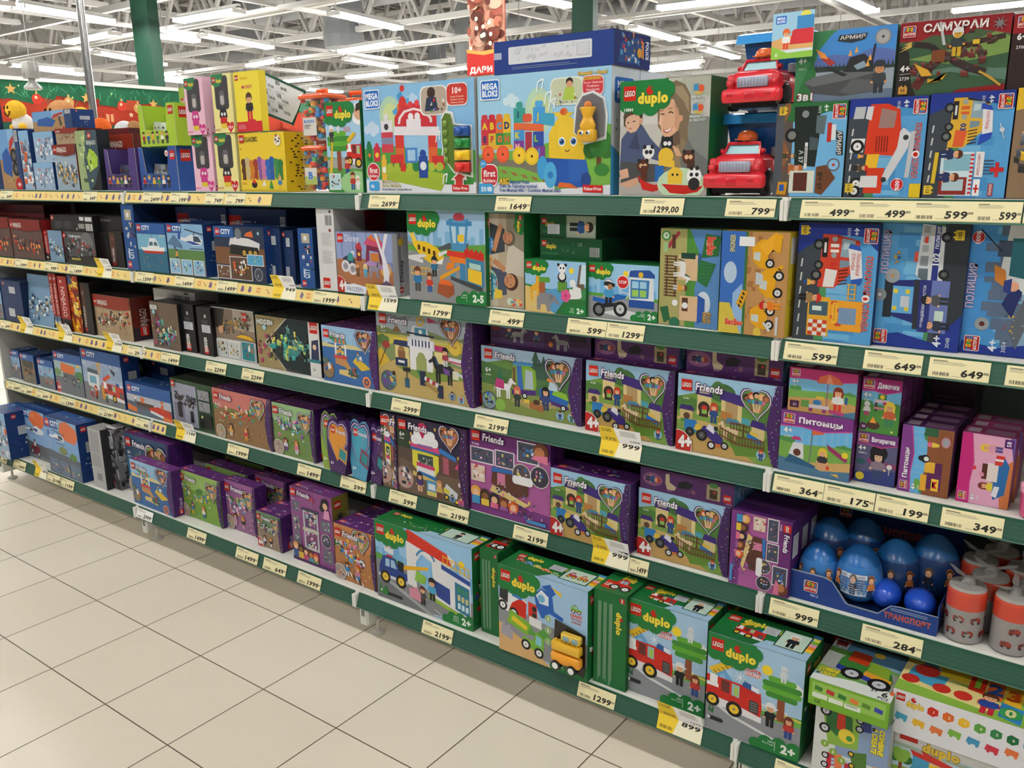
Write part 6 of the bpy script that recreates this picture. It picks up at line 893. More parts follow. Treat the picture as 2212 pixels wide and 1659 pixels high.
def g_side(F): F.P([(0,0),(1,0),(1,.3),(0,.3)],'8a5434');[F.R(0,.05*i,1,.05*i+.006,'6a3c24') for i in range(6)];F.R(.1,.16,.5,.44,'5a2058');F.R(.06,.44,.3,.56,'e0a838');F.R(.34,.3,.5,.5,'e0b040');F.R(.08,.2,.26,.34,'f0c840');F.P([(.12,.22),(.22,.32),(.22,.22),(.12,.32)],'c83038');F.E(.54,.5,.09,'202024');F.E(.54,.58,.06,'202024');F.E(.54,.48,.05,'e8e8e8');F.E(.76,.44,.05,'e06890');F.P([(.72,.4),(.8,.4),(.78,.26),(.74,.26)],'e0c048');F.E(.82,.14,.09,'c08098',sx=1.3);F.E(.82,.14,.06,'9aa0a4',sx=1.5);F.R(.88,.3,1,.56,'2c5c3c');bush(F,.14,.62,.07,'68a848')
def g_pink(F): F.R(0,0,1,.8,'e0a8c4');F.P([(0,0),(.7,0),(.6,.16),(.2,.2),(0,.16)],'c87848');F.P([(.1,.3),(.2,.1),(.6,.06),(.72,.16),(.6,.34),(.3,.36)],'2c6ca8');fig(F,.28,.2,.4,'e0cc48','3c78a8','7a3424',kind=1);F.R(.36,.26,.62,.46,'e8dcd8');F.R(.38,.46,.6,.56,'5a2c20');F.E(.44,.56,.05,'d890a8');F.P([(.6,.2),(.74,.16),(.74,.32),(.6,.34)],'d04038');F.R(.66,.18,.69,.33,'f0e8e8');fig(F,.82,.22,.42,'d898b0','58508c','e8c848',kind=1);F.E(.52,.72,.05,'d84040');F.P([(.66,0),(1,.1),(1,0)],'68589c');F.P([(.14,.24),(.3,.2),(.3,.3),(.16,.34)],'e8e4ec');F.R(.86,.03,.98,.2,'58206c');F.T('58',.88,.08,.08,'e8e0ec',bold=.03)
s_pit = girls('Питомцы','7a3484','6ab4e4','74a44c',3,num='2049-1',fg=g_pit)
s_bbq = girls('','b0306c','7ab8dc','74a44c',4,num='1662',fg=g_bbq,side='6a1c44')
s_girl = girls('Девочки','a82c78','70b8e0','4c8a40',5,num='2067',fg=g_girl)
s_party = girls('Вечеринка','6c3478','58587c','58587c',6,num='2060-2',fg=g_party)
s_side = sideccw(girls('Питомцы','7c3c88','6ab4e4','8a5434',7,num='2044',fg=g_side,side='4c2058'))
s_pinkb = sideccw(girls('','c02c78','e0a8c4','c87848',8,num='1846',fg=g_pink,side='8c2c60'))
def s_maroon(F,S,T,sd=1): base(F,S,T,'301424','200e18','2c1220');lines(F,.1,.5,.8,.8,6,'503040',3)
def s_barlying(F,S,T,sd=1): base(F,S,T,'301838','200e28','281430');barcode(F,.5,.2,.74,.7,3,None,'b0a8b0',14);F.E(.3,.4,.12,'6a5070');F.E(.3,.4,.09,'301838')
def s_megafarm(F,S,T,sd=1):
    base(F,S,T,'8cc0e6','dfe2e8','c8dcec');F.R(0,0,1,.12,'e4e6ec');F.E(.26,.72,.18,'b4d4b8',sx=.8);F.E(.26,.72,.12,'ccdc9c',sx=.8);cloud(F,.08,.6,.06,'c8dcf0');cloud(F,.47,.86,.04,'b8d8f0');F.P([(0,.14),(0,.42),(.3,.44),(1,.38),(1,.1),(.8,.08)],'4f9a44');F.R(.74,.08,.98,.2,'3c8a3c')
    F.P([(.33,.9),(.37,.94),(.43,.74),(.38,.72)],'4a98cc');F.P([(.28,.76),(.44,.88),(.44,.82),(.3,.72)],'58a4d4');F.E(.38,.96,.03,'d03c34');F.R(.33,.62,.43,.82,'e0703c');F.E(.38,.82,.07,'d03c34',sx=.7)
    F.R(.3,.3,.38,.56,'d04038');F.R(.6,.3,.68,.56,'d04038');F.R(.3,.28,.38,.42,'d8683c');F.R(.6,.28,.68,.42,'d8683c');F.P([(.29,.54),(.7,.52),(.7,.6),(.29,.62)],'e8e4ea');F.P([(.3,.62),(.3,.7),(.36,.79),(.48,.82),(.6,.78),(.68,.7),(.68,.6)],'c83840');F.P([(.33,.64),(.34,.7),(.39,.76),(.48,.78),(.58,.75),(.64,.68),(.64,.64)],'e8e4e0');F.P([(.35,.64),(.36,.69),(.4,.74),(.48,.76),(.57,.73),(.62,.67),(.62,.64)],'c83840');F.R(.41,.58,.54,.68,'ece8ee');F.E(.45,.7,.035,'f0ecf0');F.E(.51,.7,.035,'f0ecf0');F.E(.45,.81,.03,'d8484c');F.E(.51,.82,.03,'d8484c');F.R(.39,.3,.6,.52,'9cc8e8')
    F.R(.17,.38,.28,.46,'c84450');F.R(.17,.46,.28,.52,'8488a4');F.R(.17,.52,.28,.57,'c84450');F.R(.17,.57,.28,.68,'e4e0e4');F.E(.22,.71,.03,'e4e0e4');F.E(.22,.62,.03,'3c3c44');F.R(.39,.28,.5,.42,'4a84c8');F.R(.41,.3,.48,.4,'a8cce8');F.R(.02,.3,.07,.46,'2c7a44');F.E(.045,.47,.025,'2c7a44');F.E(.045,.36,.02,'d8743c');F.R(.09,.3,.15,.44,'c8344c');F.E(.12,.45,.025,'c8344c');F.E(.12,.36,.025,'e8c838');F.R(.16,.12,.21,.32,'e0b444');F.E(.185,.34,.025,'e0b444');F.E(.185,.22,.03,'f0ece4')
    F.R(.25,.26,.37,.36,'c83838');F.R(.26,.22,.36,.28,'2c6c34');F.R(.63,.22,.74,.34,'c83838');F.R(.64,.22,.73,.26,'d8b83c');F.P([(.2,.18),(.74,.1),(.74,.18),(.2,.26)],'a0b83c');F.P([(.22,.12),(.7,.02),(.74,.1),(.74,.14),(.2,.2)],'9cb438');[F.RR(x,.2,x+.05,.28,.02,cc) for x,cc in ((.22,'a8bc44'),(.28,'a8bc44'),(.34,'c83830'),(.4,'e0a838'),(.46,'2c7a44'),(.6,'a8bc44'),(.67,'a8bc44'),(.4,'a8bc44'))];F.R(.51,.14,.59,.34,'2c4a98');F.E(.55,.36,.04,'2c4a98');F.E(.55,.25,.04,'e4e8ec')
    F.RR(.54,.7,.78,.96,.06,'e8ece8');F.RR(.55,.71,.77,.95,.06,'b8a898');F.E(.64,.9,.05,'3c2c20');F.P([(.58,.74),(.7,.74),(.68,.86),(.6,.86)],'2c3850');clutter(F.sub(.62,.72,.75,.82),10,BR,4,.15,.3);F.RR(.77,.77,.95,.97,.05,'e8e4e4');F.RR(.775,.78,.945,.96,.05,'c84038');F.T('10+',.86,.88,.05,'f8f0ec',al='c',bold=.04);[F.T(t,.86,.845-.025*i,.014,'f0d8b0',al='c',w=.11) for i,t in enumerate(('Songs & Sounds','Chansons et Sons','Canciones y Sonidos'))]
    F.P([(.72,.68),(.76,.74),(.82,.72),(.84,.62),(.98,.6),(.98,.14),(.82,.18),(.74,.3),(.72,.46)],'f0f2f0');F.P([(.86,.2),(.92,.16),(.93,.12),(.9,.12),(.9,.04),(.82,.04),(.82,.12),(.79,.12)],'f4ecec');F.P([(.86,.18),(.91,.15),(.89,.13),(.89,.05),(.83,.05),(.83,.13),(.81,.13)],'c83c38');[F.Ln([(x,y),(x+.01,y+.08),(x+.04,y+.1),(x+.03,y+.02)],.012,'f0f8fc') for x,y in ((.67,.46),(.72,.34),(.72,.08))]
    F.RR(.02,.79,.17,.97,.02,'e8f0f4');F.RR(.028,.8,.162,.96,.02,'2c6cc0');F.T('MEGA',.095,.885,.05,'f4f8fc',al='c',bold=.05,w=.12);F.T('BLOKS',.095,.82,.05,'f4f8fc',al='c',bold=.05,w=.12);F.E(.08,.2,.09,'e8e4e8');F.E(.08,.2,.08,'c8343c');F.T('first',.08,.19,.05,'f4e8e8',al='c',bold=.04,w=.08);F.T('Builders',.08,.15,.025,'f4e8e8',al='c',bold=.03,w=.08);F.RR(.03,.02,.13,.11,.02,'48a0dc');F.T('46',.045,.045,.035,'f0f8fc',bold=.03)
    F.T('Musical Farm',.16,.095,.025,'d8cc88',out='3c3c20',bold=.03,w=.15,ow=.03);F.T('Ferme Musicale',.16,.058,.025,'d8cc88',out='3c3c20',bold=.03,w=.18,ow=.03);F.T('Granja Musical • Quinta Musical',.155,.025,.018,'2c3c5c',bold=.02,w=.28);F.P([(.8,.02),(.94,.02),(.94,.075),(.8,.08)],'c82c2c');F.T('Fisher-Price',.87,.035,.026,'f4ece8',al='c',bold=.03,w=.12)
def s_megatrain(F,S,T,sd=1):
    base(F,S,T,'a4d2ec','dfe6ec','d4e6f0');F.R(0,0,1,.12,'e4e6ec');F.E(.48,.68,.2,'bcdcc0',sx=.7);F.E(.49,.7,.12,'d0e0a8',sx=.8);cloud(F,.27,.78,.05,'cfe8f0');F.P([(0,.1),(0,.34),(.4,.38),(1,.56),(1,.08),(.6,.04),(.3,.1)],'78b04c');F.P([(0,.26),(.35,.22),(.6,.12),(.72,.06),(.8,.1),(.5,.26),(0,.32)],'7a7468');F.R(.2,.0,.6,.1,'e8eaf0')
    [F.P([(.1+.08*i,.23-.02*i),(.14+.08*i,.22-.02*i),(.16+.08*i,.19-.02*i),(.12+.08*i,.2-.02*i)],'9a6c44') for i in range(8)]
    C = ['c83c48','c83440','dc6c38','e0bc3c','c84048','d8b840','3c8a4c','5c9c3c']
    for i in range(4):
        x = .025+.06*i;F.RR(x+.005,.62,x+.055,.68,.02,C[i]);F.R(x,.52,x+.06,.64,C[i]);F.R(x,.42,x+.06,.52,C[4+i])
        F.T('ABCD'[i],x+.03,.555,.055,('e8c838','e8c838','48a0d8','2c3470')[i],al='c',bold=.05);F.T('EFGH'[i],x+.03,.445,.05,('2c3470','c83440','e0703c','d85c3c')[i],al='c',bold=.05)
    F.R(.02,.38,.28,.42,'e0a83c');F.R(.29,.6,.38,.72,'3c9c90');F.RR(.31,.72,.36,.77,.02,'3c9c90');F.T('I',.32,.64,.05,'34407c',bold=.05);F.R(.44,.58,.53,.72,'4a9cd8');F.RR(.455,.72,.515,.77,.02,'58a8e0');F.T('J',.465,.62,.05,'e0d048',bold=.05);F.P([(.29,.54),(.52,.52),(.52,.58),(.29,.6)],'e06c40');F.RR(.36,.6,.43,.67,.02,'dc6048');F.R(.29,.45,.37,.54,'4a94d4');F.T('K',.3,.47,.05,'e0d048',bold=.05);F.R(.29,.36,.37,.45,'7c3c8c');F.T('M',.3,.38,.045,'e8a0b8',bold=.05);F.R(.44,.4,.52,.52,'3450a4');F.T('L',.45,.44,.05,'9cd040',bold=.05);F.R(.44,.3,.53,.4,'7c3c8c');F.T('N',.45,.33,.05,'48a0d8',bold=.05);F.R(.38,.3,.43,.52,'a83848')
    for x,cc in ((.08,'e06040'),(.2,'e06040'),(.33,'e8c43c'),(.43,'e8c43c')): y = .34-.1*max(0,x-.2);F.E(x,y,.075,cc,sx=.95);F.E(x,y,.055,tuple(min(1,q*1.15) for q in LC(cc)),sx=.95);F.E(x,y,.012,'5c3c20')
    F.P([(.56,.3),(.82,.28),(.82,.5),(.77,.58),(.6,.58),(.56,.5)],'e8c43c');F.E(.7,.48,.15,'f0cc44',sx=.7);F.P([(.6,.58),(.73,.57),(.7,.62),(.74,.66),(.58,.67),(.63,.62)],'ecc840');F.E(.67,.67,.03,'e0783c',sx=1.2);F.E(.66,.67,.025,'d86038')
    F.P([(.5,.58),(.6,.56),(.6,.66),(.5,.67)],'48a4c8');F.P([(.53,.3),(.83,.28),(.86,.12),(.8,.06),(.62,.06),(.54,.12)],'2c58a8');F.P([(.7,.29),(.83,.28),(.86,.12),(.71,.1)],'3464b4');F.E(.51,.22,.1,'48a0d8',sx=.55);F.E(.57,.16,.11,'58acdc',sx=.6);F.E(.57,.16,.03,'3480c0');F.E(.83,.12,.06,'2c4888',sx=.8);F.P([(.62,.06),(.78,.05),(.72,.09),(.64,.1)],'dc6c38')
    for x in (.655,.74): F.E(x,.43,.038,'f4f4f0',sx=.9);F.E(x,.43,.026,'2c6cac');F.E(x,.43,.014,'18243c');F.E(x-.005,.44,.005,'f8f8f8',n=6)
    F.arc(.695,.375,.025,200,340,.008,'6c3820',6)
    tree(F,.92,.18,.36,'3c8038','6c4428','35702f');F.E(.94,.2,.05,'3c8038',sx=1.4)
    F.RR(.57,.72,.82,.94,.06,'e8f0ec');F.RR(.575,.73,.8,.93,.06,'c8d0b0');F.E(.71,.9,.035,'2c2018');F.E(.71,.88,.03,'d8a080');F.P([(.66,.76),(.76,.76),(.74,.86),(.68,.86)],'b4cc58');clutter(F.sub(.59,.72,.76,.8),12,BR,4,.1,.25)
    F.RR(.8,.78,.95,.94,.04,'e8e0e0');F.RR(.805,.79,.945,.93,.04,'d0444c');F.P([(.83,.8),(.92,.8),(.875,.74)],'f0ecec');F.T('Sounds! • Sons!',.87,.945,.028,'e8c048',out='7c3c10',bold=.04,al='c',w=.2,ow=.03);F.T('¡Sonidos!',.87,.905,.028,'e8c048',out='7c3c10',bold=.04,al='c',w=.12,ow=.03);[F.T(t,.875,.875-.027*i,.016,'f4dcdc',al='c',w=w_) for i,(t,w_) in enumerate((('Try me • Essaie-moi',.13),('Pruébame',.08),('Experimenta',.09)))]
    [F.Ln([(x,y),(x+.01,y+.08),(x+.05,y+.1),(x+.04,y+.02)],.012,'f0f8fc') for x,y in ((.47,.84),(.53,.74),(.56,.68))];F.P([(.75,.7),(.8,.8),(.88,.82),(.96,.76),(.98,.62),(.97,.44),(.82,.4),(.74,.5)],'eef2f2')
    F.RR(.025,.8,.185,.97,.02,'eaf2f6');F.RR(.033,.81,.177,.96,.02,'2c6cc0');F.T('MEGA',.105,.89,.048,'f4f8fc',al='c',bold=.05,w=.125);F.T('BLOKS',.105,.83,.048,'f4f8fc',al='c',bold=.05,w=.125)
    F.RR(.02,.06,.16,.26,.06,'ece4e6');F.RR(.025,.07,.155,.25,.06,'c8343c');F.T('first',.09,.15,.055,'f4e8e8',al='c',bold=.04,w=.1);F.T('Builders',.09,.1,.03,'f4e8e8',al='c',bold=.03,w=.1);F.E(.04,.26,.035,'48a0dc');F.T('1+',.027,.25,.025,'f4f8fc',bold=.03);F.RR(-.02,-.03,.12,.09,.03,'48a4dc');F.T('50',.02,.02,.04,'f4f8fc',bold=.03);F.RR(.07,.02,.11,.06,.01,'d8ecf8')
    F.T('ABC',.17,.085,.05,'e8bc48',out='6c4010',bold=.06,shear=.1,w=.08,ow=.04);F.T('Musical Train',.26,.09,.026,'2c5c9c',bold=.04,w=.15);F.T("Train de l'alphabet musical",.17,.055,.026,'2c5c9c',bold=.03,w=.3);F.T('Tren Musical ABC • Comboio Musical ABC',.17,.02,.026,'2c4c8c',bold=.03,w=.48);F.P([(.81,.02),(.95,.015),(.95,.075),(.81,.08)],'c82c2c');F.T('Fisher-Price',.88,.035,.026,'f4ece8',al='c',bold=.03,w=.12)
    S.RR(.1,.72,.8,.92,.03,'2c6cc0');S.T('MEGA',.2,.84,.05,'f4f8fc',bold=.04,w=.5);S.T('BLOKS',.2,.76,.05,'f4f8fc',bold=.04,w=.5);S.P([(0,0),(.3,0),(.4,.3),(0,.4)],'48a4dc');clutter(S.sub(.1,.3,.9,.65),12,['2c58a8','e8c43c','3c8038','78b04c'],3,.06,.12)
def s_megaplain(F,S,T,sd=1): base(F,S,T,'dfe6ec','dfe6ec','d4e6f0');S.RR(.1,.72,.8,.92,.03,'2c6cc0');S.T('MEGA',.2,.84,.05,'f4f8fc',bold=.04,w=.5)
def s_bluepolice(F,S,T,sd=1):
    base(F,S,T,'263f86','1e2c6c','24387c');F.RR(.13,.28,.83,.8,.05,'dcdfe4');r = rnd(4)
    for i in range(26): x = r.uniform(.15,.74);y = r.uniform(.34,.68);w = r.uniform(.015,.04);F.P([(x,y),(x+w,y+.03),(x+w,y+.1),(x+.005,y+.08)],r.choice(['b8bcc0','c4c8cc','a8acb0']));F.P([(x+.003,y+.012),(x+w-.004,y+.038),(x+w-.004,y+.088),(x+.007,y+.07)],'d4d7dc')
    F.R(.71,.36,.81,.72,'b4b8bc');F.R(.715,.375,.805,.705,'d4d7dc');lines(F,.16,.1,.8,.2,2,'8894b8',3,.35);F.R(0,.46,.07,.66,'b0b8d0');S.P([(.1,.1),(.6,.1),(.8,.5),(.7,.9),(.2,.7)],'28508c');clutter(S.sub(.15,.1,.75,.85),20,['3c88c0','202834','e0e4e8','c83838','5898c8','c8845c'],4,.1,.24);c = S.sub(.72,.15,.98,.85).cw();c.T('POLICE',.05,.55,.3,'e8ecf4',bold=.06,w=.75);c.T('power',.1,.1,.3,'e88030',out='f0e0b0',bold=.06,w=.7);S.E(.68,.45,.14,'e0a840')
def s_classic(F,S,T,sd=1):
    base(F,S,T,'eacb3e','e0bc2c','e8cc48');r = rnd(3)
    for i,cc in enumerate(('5a3424','c8b488','c87830','9a3c28','8a5aa0','c87aa8','3468b8','2c5ca8','3c8a50','2f7a44')):
        x = .06+.09*i;[F.P([(x+r.uniform(-.04,.04),y),(x+.06,y-.01),(x+.05,y+.06),(x-.02,y+.07)],cc) for y in [.2+.025*q for q in range(12)]];F.E(x+.02,.5+.03*math.sin(i*2),.07,cc)
    F.R(0,.03,1,.2,'e8cc44');F.T('IDEAS',.03,.12,.04,'c83030',bold=.02,w=.1);F.E(.3,.12,.06,'282420',sx=1.3);F.E(.3,.17,.03,'c83830',sx=1.6);F.P([(.46,.1),(.56,.1),(.52,.2)],'e8e4d8');F.P([(.62,.05),(.72,.05),(.67,.22)],'3c8a40');fig(F,.86,.04,.24,'3480b0','e0b838','c8a050');F.E(.86,.86,.09,'f0ecd8');clutter(F.sub(.8,.8,.9,.92),6,BR,4,.2,.4);lego(F,.03,.84,.13);F.T('CLASSIC',.15,.86,.075,'30281c',bold=.02,w=.28);F.T('4+',.03,.72,.03,'605020');[S.E(r.uniform(.15,.85),y,.014,'282418',sx=2,n=8) for y in [.04+.045*i for i in range(21)] for _ in (0,1)]
def s_winbox(bg,body,legs,ribbon,base_='e0c83c',name='MICKEY'):
    def s(F,S,T,sd=1):
        base(F,S,T,bg,bg,bg);r = rnd(2);[S.E(r.random(),r.random(),.02,'c84070' if bg[0] == 'e' and 'c0' in bg else 'e0c838',sx=1.0,n=8) for _ in range(24)]
        F.RR(.14,.4,.82,.97,.06,'3c3a3c');F.P([(0,1),(0,.84),(.2,.78),(.42,.8),(.55,.88),(.6,1)],'2c7a4c');lego(F,.05,.86,.09);F.T('duplo',.24,.86,.06,'e8d048',bold=.05,w=.28)
        F.RR(.35,.46,.62,.72,.06,'606064');F.RR(.39,.48,.58,.64,.04,'b8b0ac');F.P([(.28,.26),(.7,.26),(.64,.42),(.34,.42)],body);F.R(.32,.16,.66,.27,legs);F.R(.34,.08,.64,.16,base_);F.E(.42,.32,.03,'e8e4e0');F.E(.56,.32,.03,'e8e4e0');F.P(heartpts(.8,.1,.11,F.H/F.W,lean=0),ribbon);F.T('1½+',.68,.07,.05,'f4ecec',bold=.04,w=.24);F.T(name,.03,.04,.03,'c84060',bold=.02,w=.26)
    return s
s_winpink = s_winbox('eec0d2','c84088','c84088','d03c88',name='MINNIE');s_winyel = s_winbox('eee49a','242428','c83430','c82c38')
def s_yellowpic(F,S,T,sd=1):
    base(F,S,T,'f0dc48','f0dc48','f0e070');F.R(0,0,1,.17,'cc2f38');F.E(.6,.17,.04,'cc2f38',sx=3);fig(F,.55,.19,.46,'2a2628','c83038','5a3c28');lego(F,.05,.86,.09);F.T('duplo',.26,.87,.05,'e8b838',bold=.05,w=.3);F.T('MICKEY',.3,.72,.05,'c84060',bold=.03,w=.42);lines(F,.06,.04,.4,.12,5,'e89098',3)
def traysty(bg,dark,txt):
    def s(F,S,T,sd=1): pass
    return s
# ------------------------------------------------------------------ gondola measures (metres)
SH = [.1491, .475, .7691, 1.0641, 1.3553]      # top edge of each price rail
YF = [.0655, .168, .168, .168, .168]           # its distance from the aisle
JX = [-1.6033, -.3652, .8729, 2.111, 3.3491, 4.5872]   # bay joints
ZT = [h+.004 for h in SH]
YB = .598
TOP = {}
def obj_at(o, A, dr, up):
    dr = Vector(dr).normalized(); up = Vector(up).normalized(); dp = up.cross(dr)
    o.matrix_world = Matrix(((dr.x, dp.x, up.x, A[0]), (dr.y, dp.y, up.y, A[1]), (dr.z, dp.z, up.z, A[2]), (0, 0, 0, 1)))
def fit(sh, xl, xr, yt, yb=None, sb=.004, on=None, rz=0, lean=0, Y=None):
    """base corner, width and height of something that spans these columns of the photograph"""
    z0 = (TOP[on][0] if on else ZT[sh])+.0006
    if Y is None:
        Y = YF[sh]+sb
        if yb is not None: Y = min(max(at(xl, yb, 2, z0).y, YF[sh]-(.035 if sh == 0 else .008)), YF[sh]+.3)
        if on: Y = TOP[on][1]+sb
    rz = math.radians(rz); lean = math.radians(lean)
    A = Vector((0, Y, z0)); A = A+Vector((1, 0, 0))*along(A, (1, 0, 0), xl)
    dr = Vector((math.cos(rz), math.sin(rz), 0)); bk = Vector((-math.sin(rz), math.cos(rz), 0))
    up = Vector((0, 0, math.cos(lean)))+bk*math.sin(lean)
    return A, dr, up, along(A, dr, xr), alongy(A, up, yt)
ALL = []
def box(label, sh, xl, xr, yt, sty, dep=.08, yb=None, sb=.004, on=None, rz=0, lean=0, key=None, group=None, sd=1, Y=None, nm='toy_carton', cat='toy box', h=None, bulge=0):
    A, dr, up, w, hh = fit(sh, xl, xr, yt, yb, sb, on, rz, lean, Y)
    h = h or hh; mb = MB(); e = .0
    mb.box((0, 0, 0), (w, dep, h), '8a8070')
    F = Cv(Face(mb, (0, -.0002, 0), (w, 0, 0), (0, 0, h), (0, -1, 0)), w, h)
    S = Cv(Face(mb, (w+.0002, 0, 0), (0, dep, 0), (0, 0, h), (1, 0, 0)), dep, h)
    lid = sh < 3 and yb is not None and h > .04; mt = MB() if lid else mb
    if lid: mt.box((.001, .001, h), (w-.001, dep-.001, h+.0006), '8a8070')
    T = Cv(Face(mt, (0, 0, h+.0008 if lid else h+.0002), (w, 0, 0), (0, dep, 0), (0, 0, 1)), w, dep)
    sty(F, S, T, sd)
    o = mb.build(nm, M_CARD)
    if lid: mt.build('top_flap', M_CARD, o)
    obj_at(o, A, dr, up); tag(o, label, cat, group)
    if key: TOP[key] = (A.z+h, A.y)
    ALL.append((o, A, w, h)); o['_w'] = w; o['_h'] = h; o['_d'] = dep
    return o
def behind(o, n, label, dy=None, dx=0, group=None):
    d = dy or o['_d']+.002
    for i in range(1, n+1):
        c = copy_tree(o); m = c.matrix_world.copy(); bk = Vector((m[0][1], m[1][1], m[2][1])); rt = Vector((m[0][0], m[1][0], 0)); t = bk*d*i+rt*dx*(1 if i % 2 else .4); t.z = 0
        m.translation = m.translation+t; c.matrix_world = m; tag(c, label, 'toy box', group or label)
# ------------------------------------------------------------------ shelving
def shelving():
    Yb = {0: .0507}
    for b in range(5):
        x0, x1 = JX[b], JX[b+1]
        if b == 0: nb = 'the far end'
        where = ['bay beyond the grey end panel', 'bay with the dragon and city sets', 'bay with the purple and blue sets at its middle', 'bay under the big alphabet train box', 'bay with the sideways fire and police boxes'][b]
        for s in range(5):
            if b == 0 and s < 4: continue
            yf = YF[s]; h = SH[s]; rb = (.0507 if s == 0 else .1548); m = MB()
            pos = ['bottom', 'second lowest', 'middle', 'second highest', 'top'][s]
            sh = empty('shelf', (x0, yf, h), f'{pos} white shelf, {where}', 'shelf', 'shelves of the gondola')
            w = x1-x0; yd = (YB-yf) if s < 4 else 1.03-yf
            m.box((.001, 0, -.022), (w-.001, .012, .0035), 'e4e3da'); m.box((.001, .012, -.02), (w-.001, yd, .0035), 'dcdad2'); m.build('tray', M_METAL, sh)
            m = MB(); dy = rb-yf; g = '2e5444'; a, c = .006, w-.014
            prof = [(0.0, .002), (-.004, .002), (-.004, -.003), (dy-.001, -.037), (dy-.004, -.0375), (dy-.004, -.041), (dy+.006, -.041), (.0, -.006)]
            n = len(prof)
            for i in range(n):
                p, q = prof[i], prof[(i+1) % n]; cc = LC('1f5540') if i in (0, 1) else LC('4c7060') if i in (4,) else LC(g)
                m.poly([(a, p[0], p[1]), (c, p[0], p[1]), (c, q[0], q[1]), (a, q[0], q[1])], cc)
            for xx in (a, c): m.poly([(xx, p[0], p[1]) for p in prof], LC('2f5c48'))
            for k in (.3, .55, .8): y = -.004+(dy+.003)*k-.0004; z = -.003-.034*k; m.poly([(a, y, z), (c, y, z), (c, y-.0002, z-.0006), (a, y-.0002, z-.0006)], LC('48695b'))
            m.build('price_rail', M_RAIL, sh)
            for xx in (w-.0125, -.004):
                m = MB(); m.rbox((xx, dy-.004, -.044), (xx+.0085, .016, -.002), 'dddcd4', .003); m.build('bracket', M_METAL, sh)
    for b in range(1, 5):
        m = MB(); m.box((.001, 0, .125), (JX[b+1]-JX[b]-.001, .012, 1.33), '4a5650'); o = m.build('back_panel', M_METAL); o.location = (JX[b], .602, 0)
        tag(o, 'dark steel back panel of the shelving, '+['behind the dragon and fire sets', 'behind the haunted and beach sets', 'behind the horse and foal sets', 'behind the sideways boxes'][b-1], 'back panel')
    for j in range(1, 6):
        up = empty('shelf_upright', (JX[j], .1, 0), 'pale steel upright with a levelling foot, '+['at the grey end panel', 'its foot showing under the beach set ticket', 'its foot showing under the police station box', 'with slots showing below the second fire engine', 'beyond the frame edge'][j-1], 'shelf upright')
        m = MB(); m.box((-.02, .52, 0), (.02, .56, 1.33), 'b8b8b0'); [m.box((-.006, .5185, .1+.05*i), (.006, .5195, .13+.05*i), '101010') for i in range(24)]; m.build('post', M_METAL, up)
        m = MB(); m.box((-.014, -.02, .03), (.012, -.017, .118), 'e8e8e0'); m.box((-.012, -.018, .035), (.022, .52, .118), 'dad9d0')
        for q in (-.006, .002): m.box((q, -.0212, .06), (q+.003, -.0198, .09), '181818')
        m.build('base_leg', M_METAL, up)
        m = MB(); m.lathe([(.004, .0), (.022, 0), (.022, .004), (.012, .009), (.006, .012), (.005, .045), (.0, .045)], (.03, .012, .0005), 'd0cec4', 16); m.build('levelling_foot', M_METAL, up)
    e = MB(); e.box((-.04, .17, .06), (-.022, .62, 1.335), 'aeb0ac'); o = e.build('end_panel', M_METAL); o.location = (JX[1], 0, 0); tag(o, 'light grey steel end panel closing the far end of the shelving', 'end panel')
shelving()

